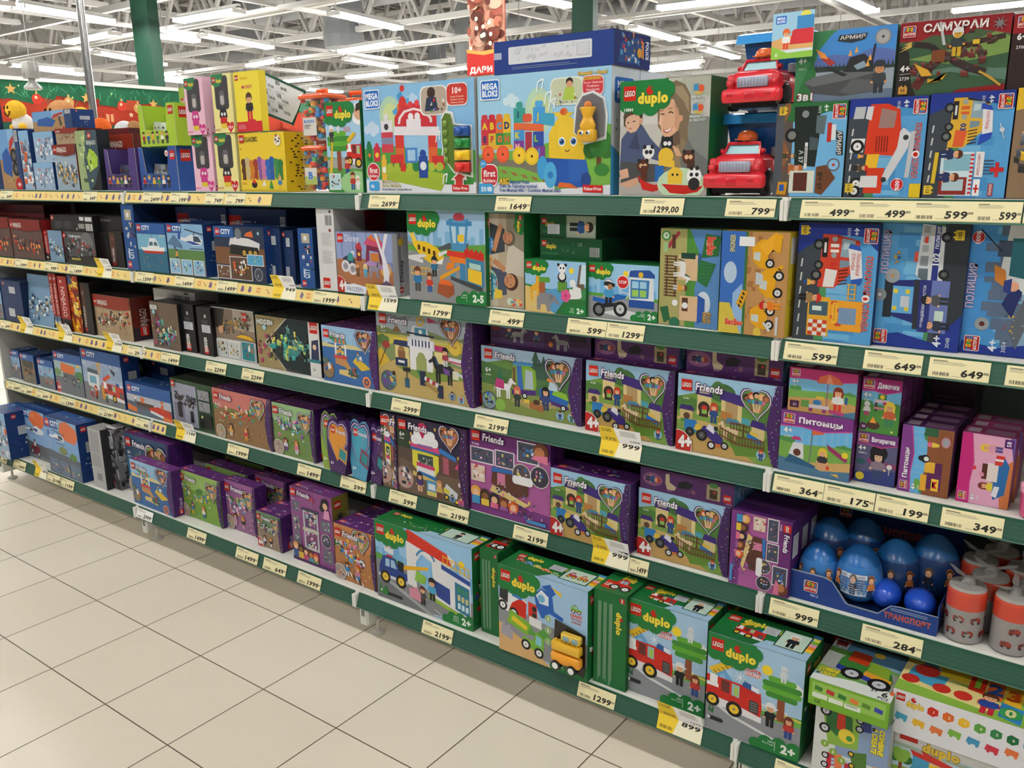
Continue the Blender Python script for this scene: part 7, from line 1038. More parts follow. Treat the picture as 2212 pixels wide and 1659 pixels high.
# ------------------------------------------------------------------ price rail strips and tickets
def railface(sh, xa, xb, hh=1.0, dz=0, mb=None, out=.001):
    yf = YF[sh]; dy = (.0507 if sh == 0 else .1548)-yf; top = Vector((0, -.005, -.003)); bot = Vector((0, dy-.002, -.0375)); v = (top-bot)
    n = Vector((1, 0, 0)).cross(v).normalized()
    return top, bot, v, n
def ticket(sh, xl, xr, price, where, sup='00', kind='n', pct='', old='', col='e8deb0', title=1):
    yf = YF[sh]; top, bot, v, n = railface(sh, 0, 0); B = Vector((0, yf, SH[sh]))+bot+n*.0012
    B.x = along(B, (1, 0, 0), xl); w = along(B, (1, 0, 0), xr); L_ = v.length; vn = v.normalized()
    promo = kind == 'p'; hh = .078 if promo else L_*1.04; mb = MB()
    if promo: col = 'efe9cc'
    # a sheet that may curl off the rail at its upper end
    def bend(x, y, h):
        t = y*hh; k = max(0, t-L_)/max(1e-6, hh)
        P = Vector((x*w, 0, 0))+vn*(min(t, L_) if promo else t)+n*(h+.0004)
        if promo and t > L_: P = P+Vector((0, -.3*(t-L_), (t-L_)*.96))
        return P
    ys = [0, L_/hh, .5+.5*L_/hh, 1] if promo else [0, 1]
    for y0, y1 in zip(ys, ys[1:]):
        mb.poly([bend(0, y0, 0), bend(1, y0, 0), bend(1, y1, 0), bend(0, y1, 0)], LC(col))
    class BF(Face): pass
    f = Face(mb, (0, 0, 0), (w, 0, 0), (0, 0, hh), (0, -1, 0), bend=bend); c = Cv(f, w, hh); f.k = 2
    if promo:
        fr = L_/hh
        for y0, y1 in zip(ys, ys[1:]):
            q = .46-.1*abs(2*y0-.9); q2 = .46-.1*abs(2*y1-.9); c.P([(0, y0), (q, y0), (q2, y1), (0, y1)], 'e9c838')
            if y0 >= fr-.02: c.P([(q, y0), (1, y0), (1, y1), (q2, y1)], 'f0f0ee')
        f.k += 2
        if pct: c.T(pct+'%', .05, .52, .1, '302c18', bold=.01, w=.34)
        c.T('успей', .04, .9, .05, '302c18', bold=.02, w=.24); c.T('купить', .04, .83, .05, '302c18', bold=.02, w=.27)
        lines(c, .5, .72, .95, .92, 5, '605c54', 3, .3); c.T(old, .74, .56, .07, '303030', bold=.0, w=.22); c.R(.72, .585, .98, .595, '303030')
        c.T(price, .95, .34, .13, '26241c', bold=.03, w=.42, al='r', shear=.1); barcode(c, .06, .08, .36, .18, 3, None, '504820', 10)
    else:
        c.R(.06, .84, .3, .88, '5a5444'); lines(c, .06, .64, .7, .82, 2+int(title), '807a68', len(price), .32); barcode(c, .08, .1, .36, .28, int(price[:2] if price[:2].isdigit() else 3), None, '38342c', 12); c.R(.4, .12, .6, .14, '8a846c')
        wd_ = .1*len(price)+.06
        c.T(price, .9, .16, .34, '26241c', bold=.035, w=min(.58, wd_), al='r', shear=.06)
        if sup: c.T(sup, .905, .36, .12, '26241c', bold=.02, w=.08)
        c.R(0, .03, 1, .05, 'd8cc98')
    o = mb.build('price_ticket', M_PAPER); o.location = B
    tag(o, ('yellow and white discount ticket' if promo else 'pale price ticket' if col[0] != 'f' else 'white price ticket')+' '+where, 'price tag', None)
TK = [
 (4,0,26,'649','at the near edge of the yellow strip under the sand buggy box'),(4,177,208,'649','under the pale green dragon box on the top rail'),(4,307,347,'2499','under the dark blue figure tray on the top rail'),(4,366,404,'199','under the pink window boxes on the top rail'),(4,441,481,'749','under the pale yellow window boxes on the top rail'),(4,485,528,'799','under the yellow classic bricks box'),
 (4,795,860,'2699','under the big musical farm box'),(4,1068,1144,'1649','under the big alphabet train box'),(4,1382,1474,'1299,00','under the mother and child box'),(4,1565,1672,'799','with torn edge under the red toy trucks'),(4,1727,1845,'499','under the sideways dark jeep box'),(4,1845,1966,'499','under the sideways fire crane box'),(4,1966,2102,'599','under the sideways yellow van box'),(4,2102,2204,'599','overlapping its neighbour under the yellow van box'),(4,2208,2300,'599','at the frame edge under the wooden plank box'),
 (3,31,58,'1499','under the red phoenix boxes'),(3,94,123,'999','under the thin ice scene box'),(3,147,177,'1499','under the grey racing car box'),(3,293,329,'1399','under the white yacht box'),(3,376,417,'1499','under the blue helicopter box'),(3,466,511,'1499','under the moon rover box'),(3,674,727,'1999','under the upright white box end'),
 (3,907,973,'1799','under the airport box'),(3,1055,1129,'499','under the sideways photo box'),(3,1223,1307,'599','under the police motorcycle box'),(3,1308,1389,'1299','under the green farm box'),(3,1691,1806,'599','under the red fire van box'),(3,1863,1989,'649','under the police van box'),(3,2003,2135,'649','under the gap between the two police boxes'),(3,2169,2290,'649','under the sideways police boat box'),
 (2,0,21,'649','under the dark blue cartons at the far end'),(2,274,312,'2999','under the brown motorbike box'),(2,346,386,'1499','under the haunted shipwreck box'),(2,443,487,'2299','under the pirate ship box'),(2,521,568,'2299','under the glowing swamp box'),(2,844,906,'2999','under the horse jumping box'),(2,1023,1095,'2199','under the horse trailer box'),
 (2,1668,1776,'364','under the seaside pets box'),(2,1777,1886,'175','under the purple party box'),(2,1888,2003,'199','under the sideways kitten box'),(2,2030,2164,'349','under the sideways pink cake box'),
 (1,16,42,'649','under the smallest blue box at the far end'),(1,43,69,'649','under the rock drill box'),(1,77,105,'649','under the small fire box'),(1,129,160,'1399','under the orange dump truck box'),(1,210,243,'2199','under the burger fire box'),(1,291,326,'999','under the fire boat box'),(1,490,535,'1999','under the sunset diner box'),(1,641,691,'1499','under the juice bar box'),(1,734,789,'599','under the heart topped boxes'),(1,839,898,'599','under the cupcake shop box end'),(1,944,1010,'2199','under the strawberry cupcake box'),(1,1107,1180,'2199','under the pink collage box'),(1,1357,1398,'1499','peeping out beside the discount ticket under the foal stable boxes'),(1,1660,1765,'999','under the sideways treehouse box'),(1,1858,1989,'284','under the blue tray of capsules'),
 (0,0,14,'1499','at the frame edge under the snow box'),(0,28,54,'1499','under the parachute box that stands back'),(0,99,131,'2199','next to the discount ticket below the parachute boxes'),(0,126,158,'1199','under the nearer parachute box'),(0,403,443,'1499','under the safari buggy box'),(0,508,555,'1499','under the pink heart boat box'),(0,567,616,'649','under the small white racing car box'),(0,641,691,'1999','under the tall purple house box'),(0,910,975,'2199','under the police station box'),(0,1246,1326,'1299','under the green box end beside the first fire engine'),(0,1670,1740,'1299','below the nearer fire engine box')]
for t in TK: ticket(t[0], t[1], t[2], t[3], t[4], sup='' if ',' in t[3] else '00', title=(t[1] > 1600))
ticket(0, 294, 328, '2999', 'at the joint under the small beach box', col='f2f0ea')
for t in ((3,588,637,'949','-32','1399','under the dark blue city boxes'),(3,794,856,'1599','-30','2299','under the snow queen wagon box'),(2,43,70,'1099','','1599','under the ice helicopter box'),(2,125,155,'1399','','1999','under the flame box'),(2,228,262,'1599','','2299','under the motorbike box'),(2,1294,1382,'999','-33','1499','under the left hand foal stable box of the middle shelf'),(1,379,421,'1149','-32','1699','under the black dragon box'),(1,1277,1356,'999','-33','1499','under the foal stable box of the second lowest shelf'),(0,74,101,'1499','','1999','under the parachute boxes'),(0,1418,1513,'899','-30','1299','under the first fire engine box'),(3,209,240,'1499','','1999','under the dark upright technical boxes')):
    ticket(t[0], t[1], t[2], t[3], t[6], kind='p', pct=t[4], old=t[5])
def strip(sh, b, xr, where):
    """yellow printed insert pushed into the price rail of bay b"""
    yf = YF[sh]; top, bot, v, n = railface(sh, 0, 0); x0 = JX[b]+.008; B = Vector((x0, yf, SH[sh]))+bot+n*.0006
    w = (JX[b+1]-.016-x0) if xr is None else along(B, (1, 0, 0), xr); mb = MB(); mb.poly([(0, 0, 0), (w, 0, 0), (w, v.y, v.z), (0, v.y, v.z)], LC('e6cc80'))
    f = Face(mb, (0, 0, 0), (w, 0, 0), v, n); c = Cv(f, w, v.length); r = rnd(b*7+sh); k = v.length/w; x = .02
    while x < .98:
        t = r.choice('hhgld'); y = .5
        if t == 'h': c.P([(x, .3), (x+.25*k, .2), (x+.5*k, .35), (x+.45*k, .75), (x+.15*k, .8)], '6a5478')
        elif t == 'g': c.P([(x, .4), (x+.3*k, .15), (x+.5*k, .6), (x+.2*k, .85)], '7a6880')
        elif t == 'l': c.R(x, .3, x+.5*k, .75, 'd89050'); c.R(x+.08*k, .45, x+.42*k, .6, 'e8c890')
        else: c.E(x+.1*k, .6, .1, 'c87848', n=8); c.E(x+.35*k, .4, .1, '88705c', n=8)
        x += k*r.uniform(.8, 1.7)
    o = mb.build('rail_strip', M_PAPER); o.location = B; tag(o, 'yellow rail strip printed with small toy bricks, '+where, 'rail strip')
for s, b, xr, wh in ((4,0,None,'along the far end of the top shelf'),(4,1,None,'below the dragon boxes of the top shelf'),(4,2,585,'below the window boxes of the top shelf'),(3,1,None,'below the red phoenix boxes'),(3,2,None,'below the yacht and rover boxes'),(2,1,None,'below the motorbike box'),(2,2,345,'short piece below the haunted boxes'),(1,1,None,'below the fire and dump truck boxes'),(1,2,357,'short piece below the fire boat box')):
    strip(s, b, xr, wh)
# ================================================================== cartons, shelf by shelf (columns measured on the photograph)
NP = ['c83c28', 'a02c20', 'd8763c', '3c3038', '5a4a4c', 'e0a060', '241c20', '8a5c50']
NB = ['4a3c34', '8a7458', 'b83828', '2c3850', 'c0a070', '181818', '6a5848', 'd8d0c0']
IC = ['a8c4d8', '6c90b0', '38506c', 'd8e4ec', '8aa8c0', '2c3c50', 'c0a870']
s_phoenix = ninjagen('5a4440', NP, 3, ly=.78); s_bike = ninjagen('b09878', NB, 5, top='8a2c1c', side='5c1c14', ly=.76); s_ice = ninjagen('7898b4', IC, 8, logo=False); s_gold = ninjagen('9cb0c0', ['8a7040', 'c8a860', '4a4438', '5c7088', 'd8d4c8'], 9, top='7a2818'); s_icebig = ninjagen('7a9cba', IC, 4, logo=False, side='8a1c1c')
s_hs1 = ghost('6a5848', ['3c9c98', '58b0a8', 'a83c88', '282c30', 'c8b890', '48605c'], 3, diag=False, white=False); s_hs3 = ghost('3c3c38', ['3c9c98', '2c6c70', 'a8c060', '1c2428', 'd8c860', '58807c'], 6)
V = lambda *a: list(a)
s_diner = friendsgen('8c6c48', ['d8a040', 'd8d0c0', 'c83c48', '3c98a8', '4c8a48', 'e0c8a0', '6a3c28'], 'c87870', 5, hy=.78)
s_juice = friendsgen('6f8c4c', ['d8d4e0', '7a4c98', 'e078a0', '5a9ac0', '4c8a48', 'e8e0d0', '34303c'], '98bc88', 7, hy=.74)
s_safari = friendsgen('78a040', ['3c78a8', 'e0c048', 'e8e4dc', '34303c', 'c89858', '2c8a98', '5c8a3c'], '98b868', 9, hy=.72, age='6+')
s_pinkboat = friendsgen('94688c', ['c890b4', 'e0b0cc', '34303c', '5aa0b8', 'd8a848', 'b8687c', 'e8e0e8'], '9a6094', 11, hy=.72, age='6+')
s_race = friendsgen('948068', ['e4e4ec', '4c3c7c', '34303c', 'a8b898', '5c8a48', 'd87850', 'a8c8c0'], '6f8c68', 13, hy=.76, age='4+', extra=lambda F: four(F))
s_612 = friendsgen('b07848', ['3484c0', 'd8d8dc', 'c87ca0', 'e8c048', '34303c', '4c98c8', 'c83c38'], 'c88858', 15, hx=.68, hy=.82, hr=.2, extra=xmarket)
s_teal = friendsgen('34688c', ['58a8b8', '2c8078', '38a098', '34507c', 'e8e4dc', '2c4870', '88c0c8'], '28486c', 17, hx=.72, hy=.66, hr=.3, age='6+')
s_tree = lambda F, S, T, sd=1: (s_pinkback(F.cw(), S, T, 3, '41363'), S.R(0, 0, 1, 1, '4a2468'), sticker(S, .2, .5, .8, .8))
# ---- top shelf (4)
def side_pic(fn):
    def s(F, S, T, sd=1): fn(F, S, T, sd); S.R(0, 0, 1, 1, '20305c')
    return s
b = box
b('dark blue upright carton cut by the frame edge on the top shelf', 4, -25, 12, 226, s_citydark, .03)
b('sand coloured buggy box with a red age disc on the top shelf', 4, 10, 54, 281, citygen('sand'), .09)
b('slim navy box of snow scenes beside the buggy box', 4, 56, 77, 283, citygen('snow', 4), .12, key='t2')
b('lower of the two winter village boxes stacked on the top shelf', 4, 79, 121, 352, citygen('snow', 5), .1, key='t3')
b('upper of the two winter village boxes stacked on the top shelf', 4, 79, 121, 286, citygen('snow', 5), .1, on='t3', sb=0, key='t3b')
b('brown and navy carton lying on top of the winter boxes', 4, 74, 158, 243, citygen('sand', 3), .09, on='t3b', rz=0)
b('dragon set box with pale sky and gold spikes on the top shelf', 4, 127, 174, 313, s_gold, .1, key='t5')
b('brown carton lying on the gold dragon box', 4, 123, 170, 279, s_bike, .1, on='t5')
b('box with a pale green ghost dragon on the top shelf', 4, 177, 222, 283, s_dragon, .05)
b('dark red carton behind the purple figure tray', 4, 214, 292, 281, s_redlying, .06, sb=.16, h=None)
b('tilted dark red dragon set box leaning above the purple tray', 4, 240, 300, 292, s_bike, .05, sb=.1, rz=0)
b('lower pink window box with dotted sides on the top shelf', 4, 424, 466, 293, s_winpink, .1, key='wp')
b('upper pink window box with dotted sides, topmost of the pair', 4, 407, 447, 170, s_winpink, .1, on='wp', sb=-.012)
b('lower pale yellow window box with a dark block figure', 4, 472, 518, 289, s_winyel, .1, key='wy')
b('upper pale yellow window box, topmost of the pair', 4, 466, 508, 162, s_winyel, .1, on='wy', sb=-.004)
b('yellow carton printed with a large red base and dark figure', 4, 514, 568, 157, s_yellowpic, .025, on='wy', sb=-.002)
b('yellow classic bricks carton with rainbow models', 4, 524, 622, 289, s_classic, .115)
b('light blue fire engine and tree box behind the block bags', 4, 712, 786, 222, s_duplolight, .1)
b('big light blue musical farm box with a cut out window', 4, 793, 1029, 189, s_megafarm, .13, rz=0)
o = b('big light blue alphabet train box with a cut out window', 4, 1036, 1318, 167, s_megatrain, .13, key='tr')
behind(o, 1, 'second alphabet train box standing behind the first one')
b('dark blue carton with a white parts panel lying on the train box', 4, 1068, 1326, 92, s_bluepolice, .17, on='tr', sb=.0)
b('green and photo box of a mother and child with animal bricks', 4, 1337, 1526, 177, s_duplofam, .1)
b('sideways dark green jeep box on the top shelf', 4, 1668, 1817, 225, sideways(s_uaz), .05, key='uz')
b('sideways red fire crane box on the top shelf', 4, 1821, 1986, 215, sideways(s_fire35), .05, key='fc')
b('sideways box with a yellow ambulance van and red cross clinic', 4, 1990, 2168, 203, sideways(s_amb), .05, key='am')
b('box of a yellow lidded plank scene cut by the frame edge', 4, 2172, 2330, 190, s_wood, .06, key='wd')
b('green box with a grey patrol boat and radar dish', 4, 1714, 1926, 73, s_armyboat, .055, on='uz', sb=.006)
b('dark red box with a brown samurai dragon model', 4, 1933, 2169, 51, s_samurai, .055, on='fc', sb=.006)
b('dark red samurai box with a red disc at the frame edge', 4, 2173, 2400, 31, s_sam2, .055, on='am', sb=.006)
# ---- second highest shelf (3)
b('red phoenix set box at the frame edge', 3, -45, 30, 466, s_phoenix, .08, yb=549)
b('red phoenix set box beside the slim ninja spine', 3, 32, 98, 472, s_phoenix, .08, yb=556)
b('dark red carton lying above the phoenix boxes', 3, -10, 108, 440, s_redlying, .12, sb=.09)
b('slim black and red spine standing by the phoenix box', 3, 101, 110, 497, s_ninjaend, .08, yb=562, sd=2)
b('thin box with an icy blue scene', 3, 111, 141, 497, s_ice, .06, yb=565)
b('black box with a grey racing car', 3, 145, 211, 499, s_technic, .07, yb=568, key='te')
b('black carton lying on the racing car box with white stickers', 3, 112, 203, 463, s_techniclying, .12, on='te', sb=.005)
b('first dark upright technical box end beside the racing car', 3, 214, 240, 500, s_technicend, .16, yb=572, key='tq')
b('second dark upright technical box end beside the racing car', 3, 242, 271, 500, s_technicend, .16, yb=576, sd=2)
b('black carton lying on the dark upright box ends', 3, 205, 270, 466, s_techlogo, .12, on='tq', sb=.01)
b('tall dark blue box end standing left of the yacht box', 3, 276, 302, 441, s_cityend, .2, yb=582, sd=3)
b('blue box with a white yacht on the water', 3, 304, 366, 481, citygen('boat', 4), .06, yb=587)
b('blue box with a police helicopter over green ground', 3, 369, 447, 482, citygen('heli', 5), .09, yb=592)
b('dark blue box with a white six wheeled moon rover', 3, 471, 577, 488, citygen('rover', 6), .09, yb=602)
b('dark blue carton lying above the helicopter box', 3, 392, 500, 446, s_citylying, .16, sb=.09)
b('dark blue carton lying above the moon rover box', 3, 502, 628, 450, s_citylying, .16, sb=.1, sd=3)
b('plain dark blue carton beside the moon rover box', 3, 581, 612, 492, s_citydark, .2, yb=610)
b('plain dark blue carton standing deeper beside the train box end', 3, 614, 640, 497, s_citydark, .2, yb=612, sb=.02)
b('bright blue upright box end with a steam engine picture', 3, 651, 682, 493, s_cityend, .1, yb=625, sd=5)
b('tall white box end with grey small print', 3, 693, 730, 450, s_whiteend, .16, yb=633)
b('ice palace wagon box with a birch tree and two portraits', 3, 732, 852, 500, s_frozen, .07, yb=634)
b('toy carton lying in the shade behind the ice palace wagon box', 3, 722, 800, 452, s_phoenix, .08, sb=.12)
b('green airport box with a yellow plane and a blue tower', 3, 886, 1051, 454, s_duploair, .09, yb=645)
b('sideways green box with a photo of two children and toy cars', 3, 1053, 1133, 460, s_duplophoto, .1, yb=660)
b('light blue box with a giraffe, panda and elephant', 3, 1135, 1265, 559, s_duplozoo, .09, yb=671, key='zo')
b('light blue box with a police motorcycle and stop sign', 3, 1269, 1420, 566, s_duplobike, .09, yb=683, key='bk')
b('dark green carton lying on the animal box, lower of two', 3, 1167, 1300, 512, s_greenback, .3, on='zo', sb=.03, key='gb', sd=1)
b('dark green carton with an upside down portrait, topmost of two', 3, 1167, 1287, 464, s_greenback, .3, on='gb', sb=.005, sd=2)
b('sideways green farm box with hens and a brown fence', 3, 1422, 1549, 493, s_banbao, .05, yb=699)
b('sideways yellow box with orange diggers on sand', 3, 1551, 1693, 498, s_engineer, .05, yb=717)
b('sideways box with a red fire van and orange station', 3, 1711, 1879, 481, sideways(s_fire29), .05, yb=729)
b('sideways box with a grey police van and police post', 3, 1882, 2068, 481, sideccw(s_police48), .05, yb=743)
b('sideways police boat box cut by the frame edge', 3, 2070, 2275, 483, sideccw(s_police54), .05, yb=760)
# ---- middle shelf (2)
b('dark blue city carton cut by the frame edge on the middle shelf', 2, -25, 10, 602, citygen('small', 4), .1, yb=690)
b('dark blue carton end at the far end of the middle shelf', 2, 13, 55, 604, s_citydark, .1, yb=697)
b('tall slim box with an ice blue helicopter', 2, 62, 118, 590, s_icebig, .02, yb=697, lean=6)
b('first slim red spine beside the ice helicopter box', 2, 119, 126, 590, s_ninjaend, .1, yb=707)
b('second slim red spine beside the ice helicopter box', 2, 127, 135, 590, s_ninjaend, .1, yb=709, sd=3)
b('broad red spine with large white lettering', 2, 138, 157, 596, s_ninjaend, .1, yb=713, sd=2)
b('orange flame covered box standing narrow side out', 2, 160, 182, 594, s_flame, .05, yb=716)
b('black upright carton behind the flame box', 2, 184, 205, 610, s_technicend, .1, yb=720)
b('brown and red box with two motorbikes', 2, 211, 290, 634, s_bike, .1, yb=723)
b('haunted set box with a glowing shipwreck', 2, 333, 392, 650, s_hs1, .08, yb=748, key='h1')
b('black box end with a silver sticker beside the shipwreck box', 2, 394, 426, 655, s_ghostend, .1, yb=757)
b('grey carton of small figures lying behind the shipwreck box', 2, 343, 432, 622, s_whiteend, .1, sb=.1)
b('second black box end beside the pirate ship box', 2, 433, 463, 662, s_ghostend, .1, yb=765, sd=2)
o = b('haunted pirate ship box with white inset pictures', 2, 467, 556, 661, s_ghostboat, .055, yb=768); behind(o, 4, 'pirate ship boxes lined up behind the front one')
o = b('haunted swamp box with a glowing teal tree', 2, 560, 697, 679, s_hs3, .055, yb=790); behind(o, 4, 'glowing swamp boxes lined up behind the front one')
o = b('blue beach hut box on the middle shelf', 2, 701, 818, 701, s_beach, .055, yb=820); behind(o, 4, 'beach hut boxes lined up behind the front one')
b('horse jumping box with a white gate tower', 2, 820, 1024, 672, s_jump, .07, yb=842)
b('green forest box with a horse trailer', 2, 1042, 1256, 745, s_camper, .07, yb=880, key='ca')
b('left of the two foal stable boxes on the middle shelf', 2, 1265, 1453, 777, s_stable, .07, yb=927, key='sa')
b('nearer foal stable box on the middle shelf, beside the seaside pets', 2, 1460, 1680, 805, s_stable, .07, yb=968, key='sb')
b('dark purple carton with grey horses lying on the horse trailer box', 2, 1060, 1276, 688, s_lyinghorse, .2, on='ca', sb=.02)
b('upside down purple carton lying on the left foal stable box', 2, 1285, 1466, 722, s_lying, .2, on='sa', sb=.03)
b('upside down purple carton lying on the nearer foal stable box', 2, 1482, 1690, 744, s_lying, .2, on='sb', sb=.03)
b('purple seaside pets box with a flag and ramp', 2, 1680, 1833, 884, s_pit, .05, yb=1013, key='pi')
b('crimson box with a barbecue and parasol', 2, 1701, 1846, 791, s_bbq, .05, on='pi', sb=.004)
o = b('small purple box with a dark haired party doll', 2, 1844, 1931, 930, s_party, .05, yb=1037, key='pa'); 
o = b('small crimson box with a blond girl by a campfire', 2, 1855, 1939, 813, s_girl, .05, on='pa', sb=.0); behind(o, 3, 'campfire girl boxes lined up behind the front one')
o = b('sideways purple kitten box with a pink fish pond', 2, 1937, 2046, 916, s_side, .05, yb=1057); behind(o, 3, 'sideways kitten boxes lined up behind the front one')
o = b('sideways pink box with a birthday cake', 2, 2063, 2176, 932, s_pinkb, .05, yb=1080); behind(o, 2, 'sideways pink cake boxes lined up behind the front one', dx=.004)
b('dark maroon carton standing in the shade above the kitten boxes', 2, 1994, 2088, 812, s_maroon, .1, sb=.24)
# ---- second lowest shelf (1)
b('smallest blue city box at the far end', 1, 30, 48, 755, citygen('small', 7), .09, yb=815)
b('blue box with a rock drill scene', 1, 51, 80, 762, citygen('mine', 8), .09, yb=823)
b('blue box with a small red fire buggy', 1, 88, 121, 774, citygen('small', 9), .09, yb=834)
b('blue box with an orange dump truck', 1, 125, 185, 757, citygen('dump', 10), .08, yb=844)
b('large blue box with a burger bar and fire engine', 1, 187, 272, 750, citygen('fire', 11), .08, yb=862)
b('wide blue box with an orange fire boat', 1, 278, 374, 823, citygen('fireboat', 12), .09, yb=888, key='fb')
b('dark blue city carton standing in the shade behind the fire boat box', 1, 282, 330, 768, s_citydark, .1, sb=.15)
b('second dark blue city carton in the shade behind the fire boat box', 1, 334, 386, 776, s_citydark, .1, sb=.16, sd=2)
o = b('dark green box with a black brick dragon', 1, 377, 466, 815, s_creature, .055, yb=915); behind(o, 2, 'black dragon boxes lined up behind the front one')
o = b('orange sunset diner box with a portrait heart', 1, 467, 592, 836, s_diner, .055, yb=941); behind(o, 2, 'sunset diner boxes lined up behind the front one')
o = b('green juice bar box with a portrait heart', 1, 595, 684, 867, s_juice, .055, yb=976); behind(o, 4, 'juice bar boxes lined up behind the front one')
b('brown carton lying in the shade behind the diner box', 1, 470, 600, 806, s_bike, .1, sb=.28)
b('slim end of a cupcake shop box beside the heart boxes', 1, 829, 861, 890, s_cupcake, .1, yb=1050)
b('dark box with a strawberry cupcake shop', 1, 863, 1013, 897, s_cupcake, .07, yb=1058)
b('pink collage box seen from its back side', 1, 1018, 1189, 924, s_pinkback, .07, yb=1099)
b('foal stable box on the second lowest shelf, beside the pink collage', 1, 1190, 1358, 1009, s_stable, .08, yb=1151, key='sc')
b('foal stable box on the second lowest shelf, under the lying carton', 1, 1377, 1571, 1052, s_stable, .07, yb=1193, key='sd')
b('upside down purple carton lying on the foal stable box', 1, 1383, 1585, 1006, s_lying, .22, on='sd', sb=.0)
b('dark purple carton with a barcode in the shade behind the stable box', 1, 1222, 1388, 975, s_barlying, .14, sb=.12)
o = b('sideways pink treehouse box beside the blue tray', 1, 1573, 1701, 1100, s_tree, .06, yb=1257); behind(o, 2, 'sideways treehouse boxes lined up behind the front one')
# ---- bottom shelf (0)
b('snow scene box angled at the frame edge', 0, -14, 24, 882, citygen('snow', 3), .14, yb=985)
b('blue parachute box standing further back', 0, 51, 109, 876, citygen('para', 4), .09, Y=.115)
b('blue parachute box standing nearer the shelf edge', 0, 111, 180, 897, citygen('para2', 5), .09, yb=1017)
b('plain pale grey box end with a barcode', 0, 205, 232, 922, s_greyend, .07, yb=1049)
b('black and silver photo box turned at an angle', 0, 243, 262, 922, s_silver, .09, yb=1052)
b('deep blue underwater set box behind the small beach box', 0, 283, 378, 933, s_teal, .1, yb=1058, sb=.1)
b('small blue beach hut box on the bottom shelf', 0, 291, 379, 990, s_beach, .05, yb=1084)
o = b('green safari buggy box on the bottom shelf', 0, 395, 484, 1012, s_safari, .06, yb=1108); behind(o, 2, 'safari buggy boxes lined up behind the front one', dy=.1, dx=.03)
o = b('pink heart shaped boat box on the bottom shelf', 0, 493, 558, 1034, s_pinkboat, .05, yb=1137); behind(o, 2, 'pink boat boxes standing further back on the bottom shelf', dy=.1, dx=.05)
o = b('small purple box with a white racing car', 0, 560, 611, 1102, s_race, .07, yb=1176); behind(o, 2, 'racing car boxes lined up behind the front one')
b('tall purple house box with a dark haired girl', 0, 637, 726, 1049, s_tallhouse, .07, yb=1204)
o = b('orange and purple kart race box with a chequered road', 0, 728, 815, 1128, s_612, .07, yb=1245); behind(o, 3, 'kart race boxes lined up behind the front one')
b('green police station box on the bottom shelf', 0, 817, 1023, 1120, s_duplopolice, .09, yb=1285)
b('first dark green box end, beside the police station box', 0, 1040, 1078, 1183, s_greenend, .16, yb=1362)
b('green box with a yellow bus in a cut out window', 0, 1079, 1268, 1217, s_duplocars, .1, yb=1400, key='dc')
b('second dark green box end, beside the first fire engine box', 0, 1281, 1350, 1268, s_greenend, .14, yb=1469, sd=2)
o = b('first fire engine box, standing beside the dark green box end', 0, 1352, 1520, 1289, s_duplofire, .1, yb=1487); behind(o, 1, 'fire engine box standing behind the first one')
b('nearer fire engine box, the one overhanging the shelf edge', 0, 1522, 1724, 1363, s_duplofire, .12, yb=1569)
b('dark green carton in the shade under the canisters', 0, 1788, 1886, 1350, s_greenback, .1, sb=.3, sd=3)
b('upright side of the buildable car box standing under its twin', 0, 1752, 1910, 1512, s_combine2, .12, yb=1660, key='co')
b('green and white buildable car box lying on its twin', 0, 1745, 1917, 1463, s_combinetop, .19, on='co', sb=-.02)
b('blue train box standing under the lying number train box', 0, 1921, 2300, 1572, s_dupltrain2, .12, yb=1700, key='tn')
b('white number train box lying on the blue train box', 0, 1921, 2330, 1485, s_dupltrainbox, .2, on='tn', sb=-.015)
# ================================================================== figure trays, toys, capsules, canisters, heart cartons
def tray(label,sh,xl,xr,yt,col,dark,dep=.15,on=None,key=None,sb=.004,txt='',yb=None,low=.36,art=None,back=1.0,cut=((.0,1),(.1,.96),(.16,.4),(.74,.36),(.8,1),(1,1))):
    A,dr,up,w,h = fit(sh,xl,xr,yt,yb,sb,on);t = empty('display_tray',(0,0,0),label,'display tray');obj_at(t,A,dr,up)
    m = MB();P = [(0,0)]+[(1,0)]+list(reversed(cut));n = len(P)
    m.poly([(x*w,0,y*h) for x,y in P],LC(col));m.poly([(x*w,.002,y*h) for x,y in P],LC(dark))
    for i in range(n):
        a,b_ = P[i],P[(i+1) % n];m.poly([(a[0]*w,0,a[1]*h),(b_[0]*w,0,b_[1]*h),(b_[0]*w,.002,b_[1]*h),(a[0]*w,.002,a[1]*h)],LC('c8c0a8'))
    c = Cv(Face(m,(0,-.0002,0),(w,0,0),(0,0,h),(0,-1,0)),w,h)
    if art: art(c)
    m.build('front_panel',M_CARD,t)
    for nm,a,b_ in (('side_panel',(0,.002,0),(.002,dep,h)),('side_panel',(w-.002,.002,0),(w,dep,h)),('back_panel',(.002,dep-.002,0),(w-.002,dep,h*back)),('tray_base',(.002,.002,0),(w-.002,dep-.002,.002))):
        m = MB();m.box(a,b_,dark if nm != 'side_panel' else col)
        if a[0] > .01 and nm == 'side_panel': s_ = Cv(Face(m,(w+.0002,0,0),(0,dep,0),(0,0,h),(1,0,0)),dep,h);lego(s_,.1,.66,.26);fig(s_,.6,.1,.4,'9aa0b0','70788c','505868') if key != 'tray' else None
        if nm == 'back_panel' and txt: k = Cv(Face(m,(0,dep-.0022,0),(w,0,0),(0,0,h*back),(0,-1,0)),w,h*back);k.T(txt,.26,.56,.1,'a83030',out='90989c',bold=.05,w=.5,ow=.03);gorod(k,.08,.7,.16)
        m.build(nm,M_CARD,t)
    if key: TOP[key] = (A.z+h,A.y)
    return t,A,w,h
def figs(c):
    for i in range(6): fig(c,.1+.13*i,.06,.3,BR[i],DK[i % 4],['3a2c20','c8a040','202020'][i % 3])
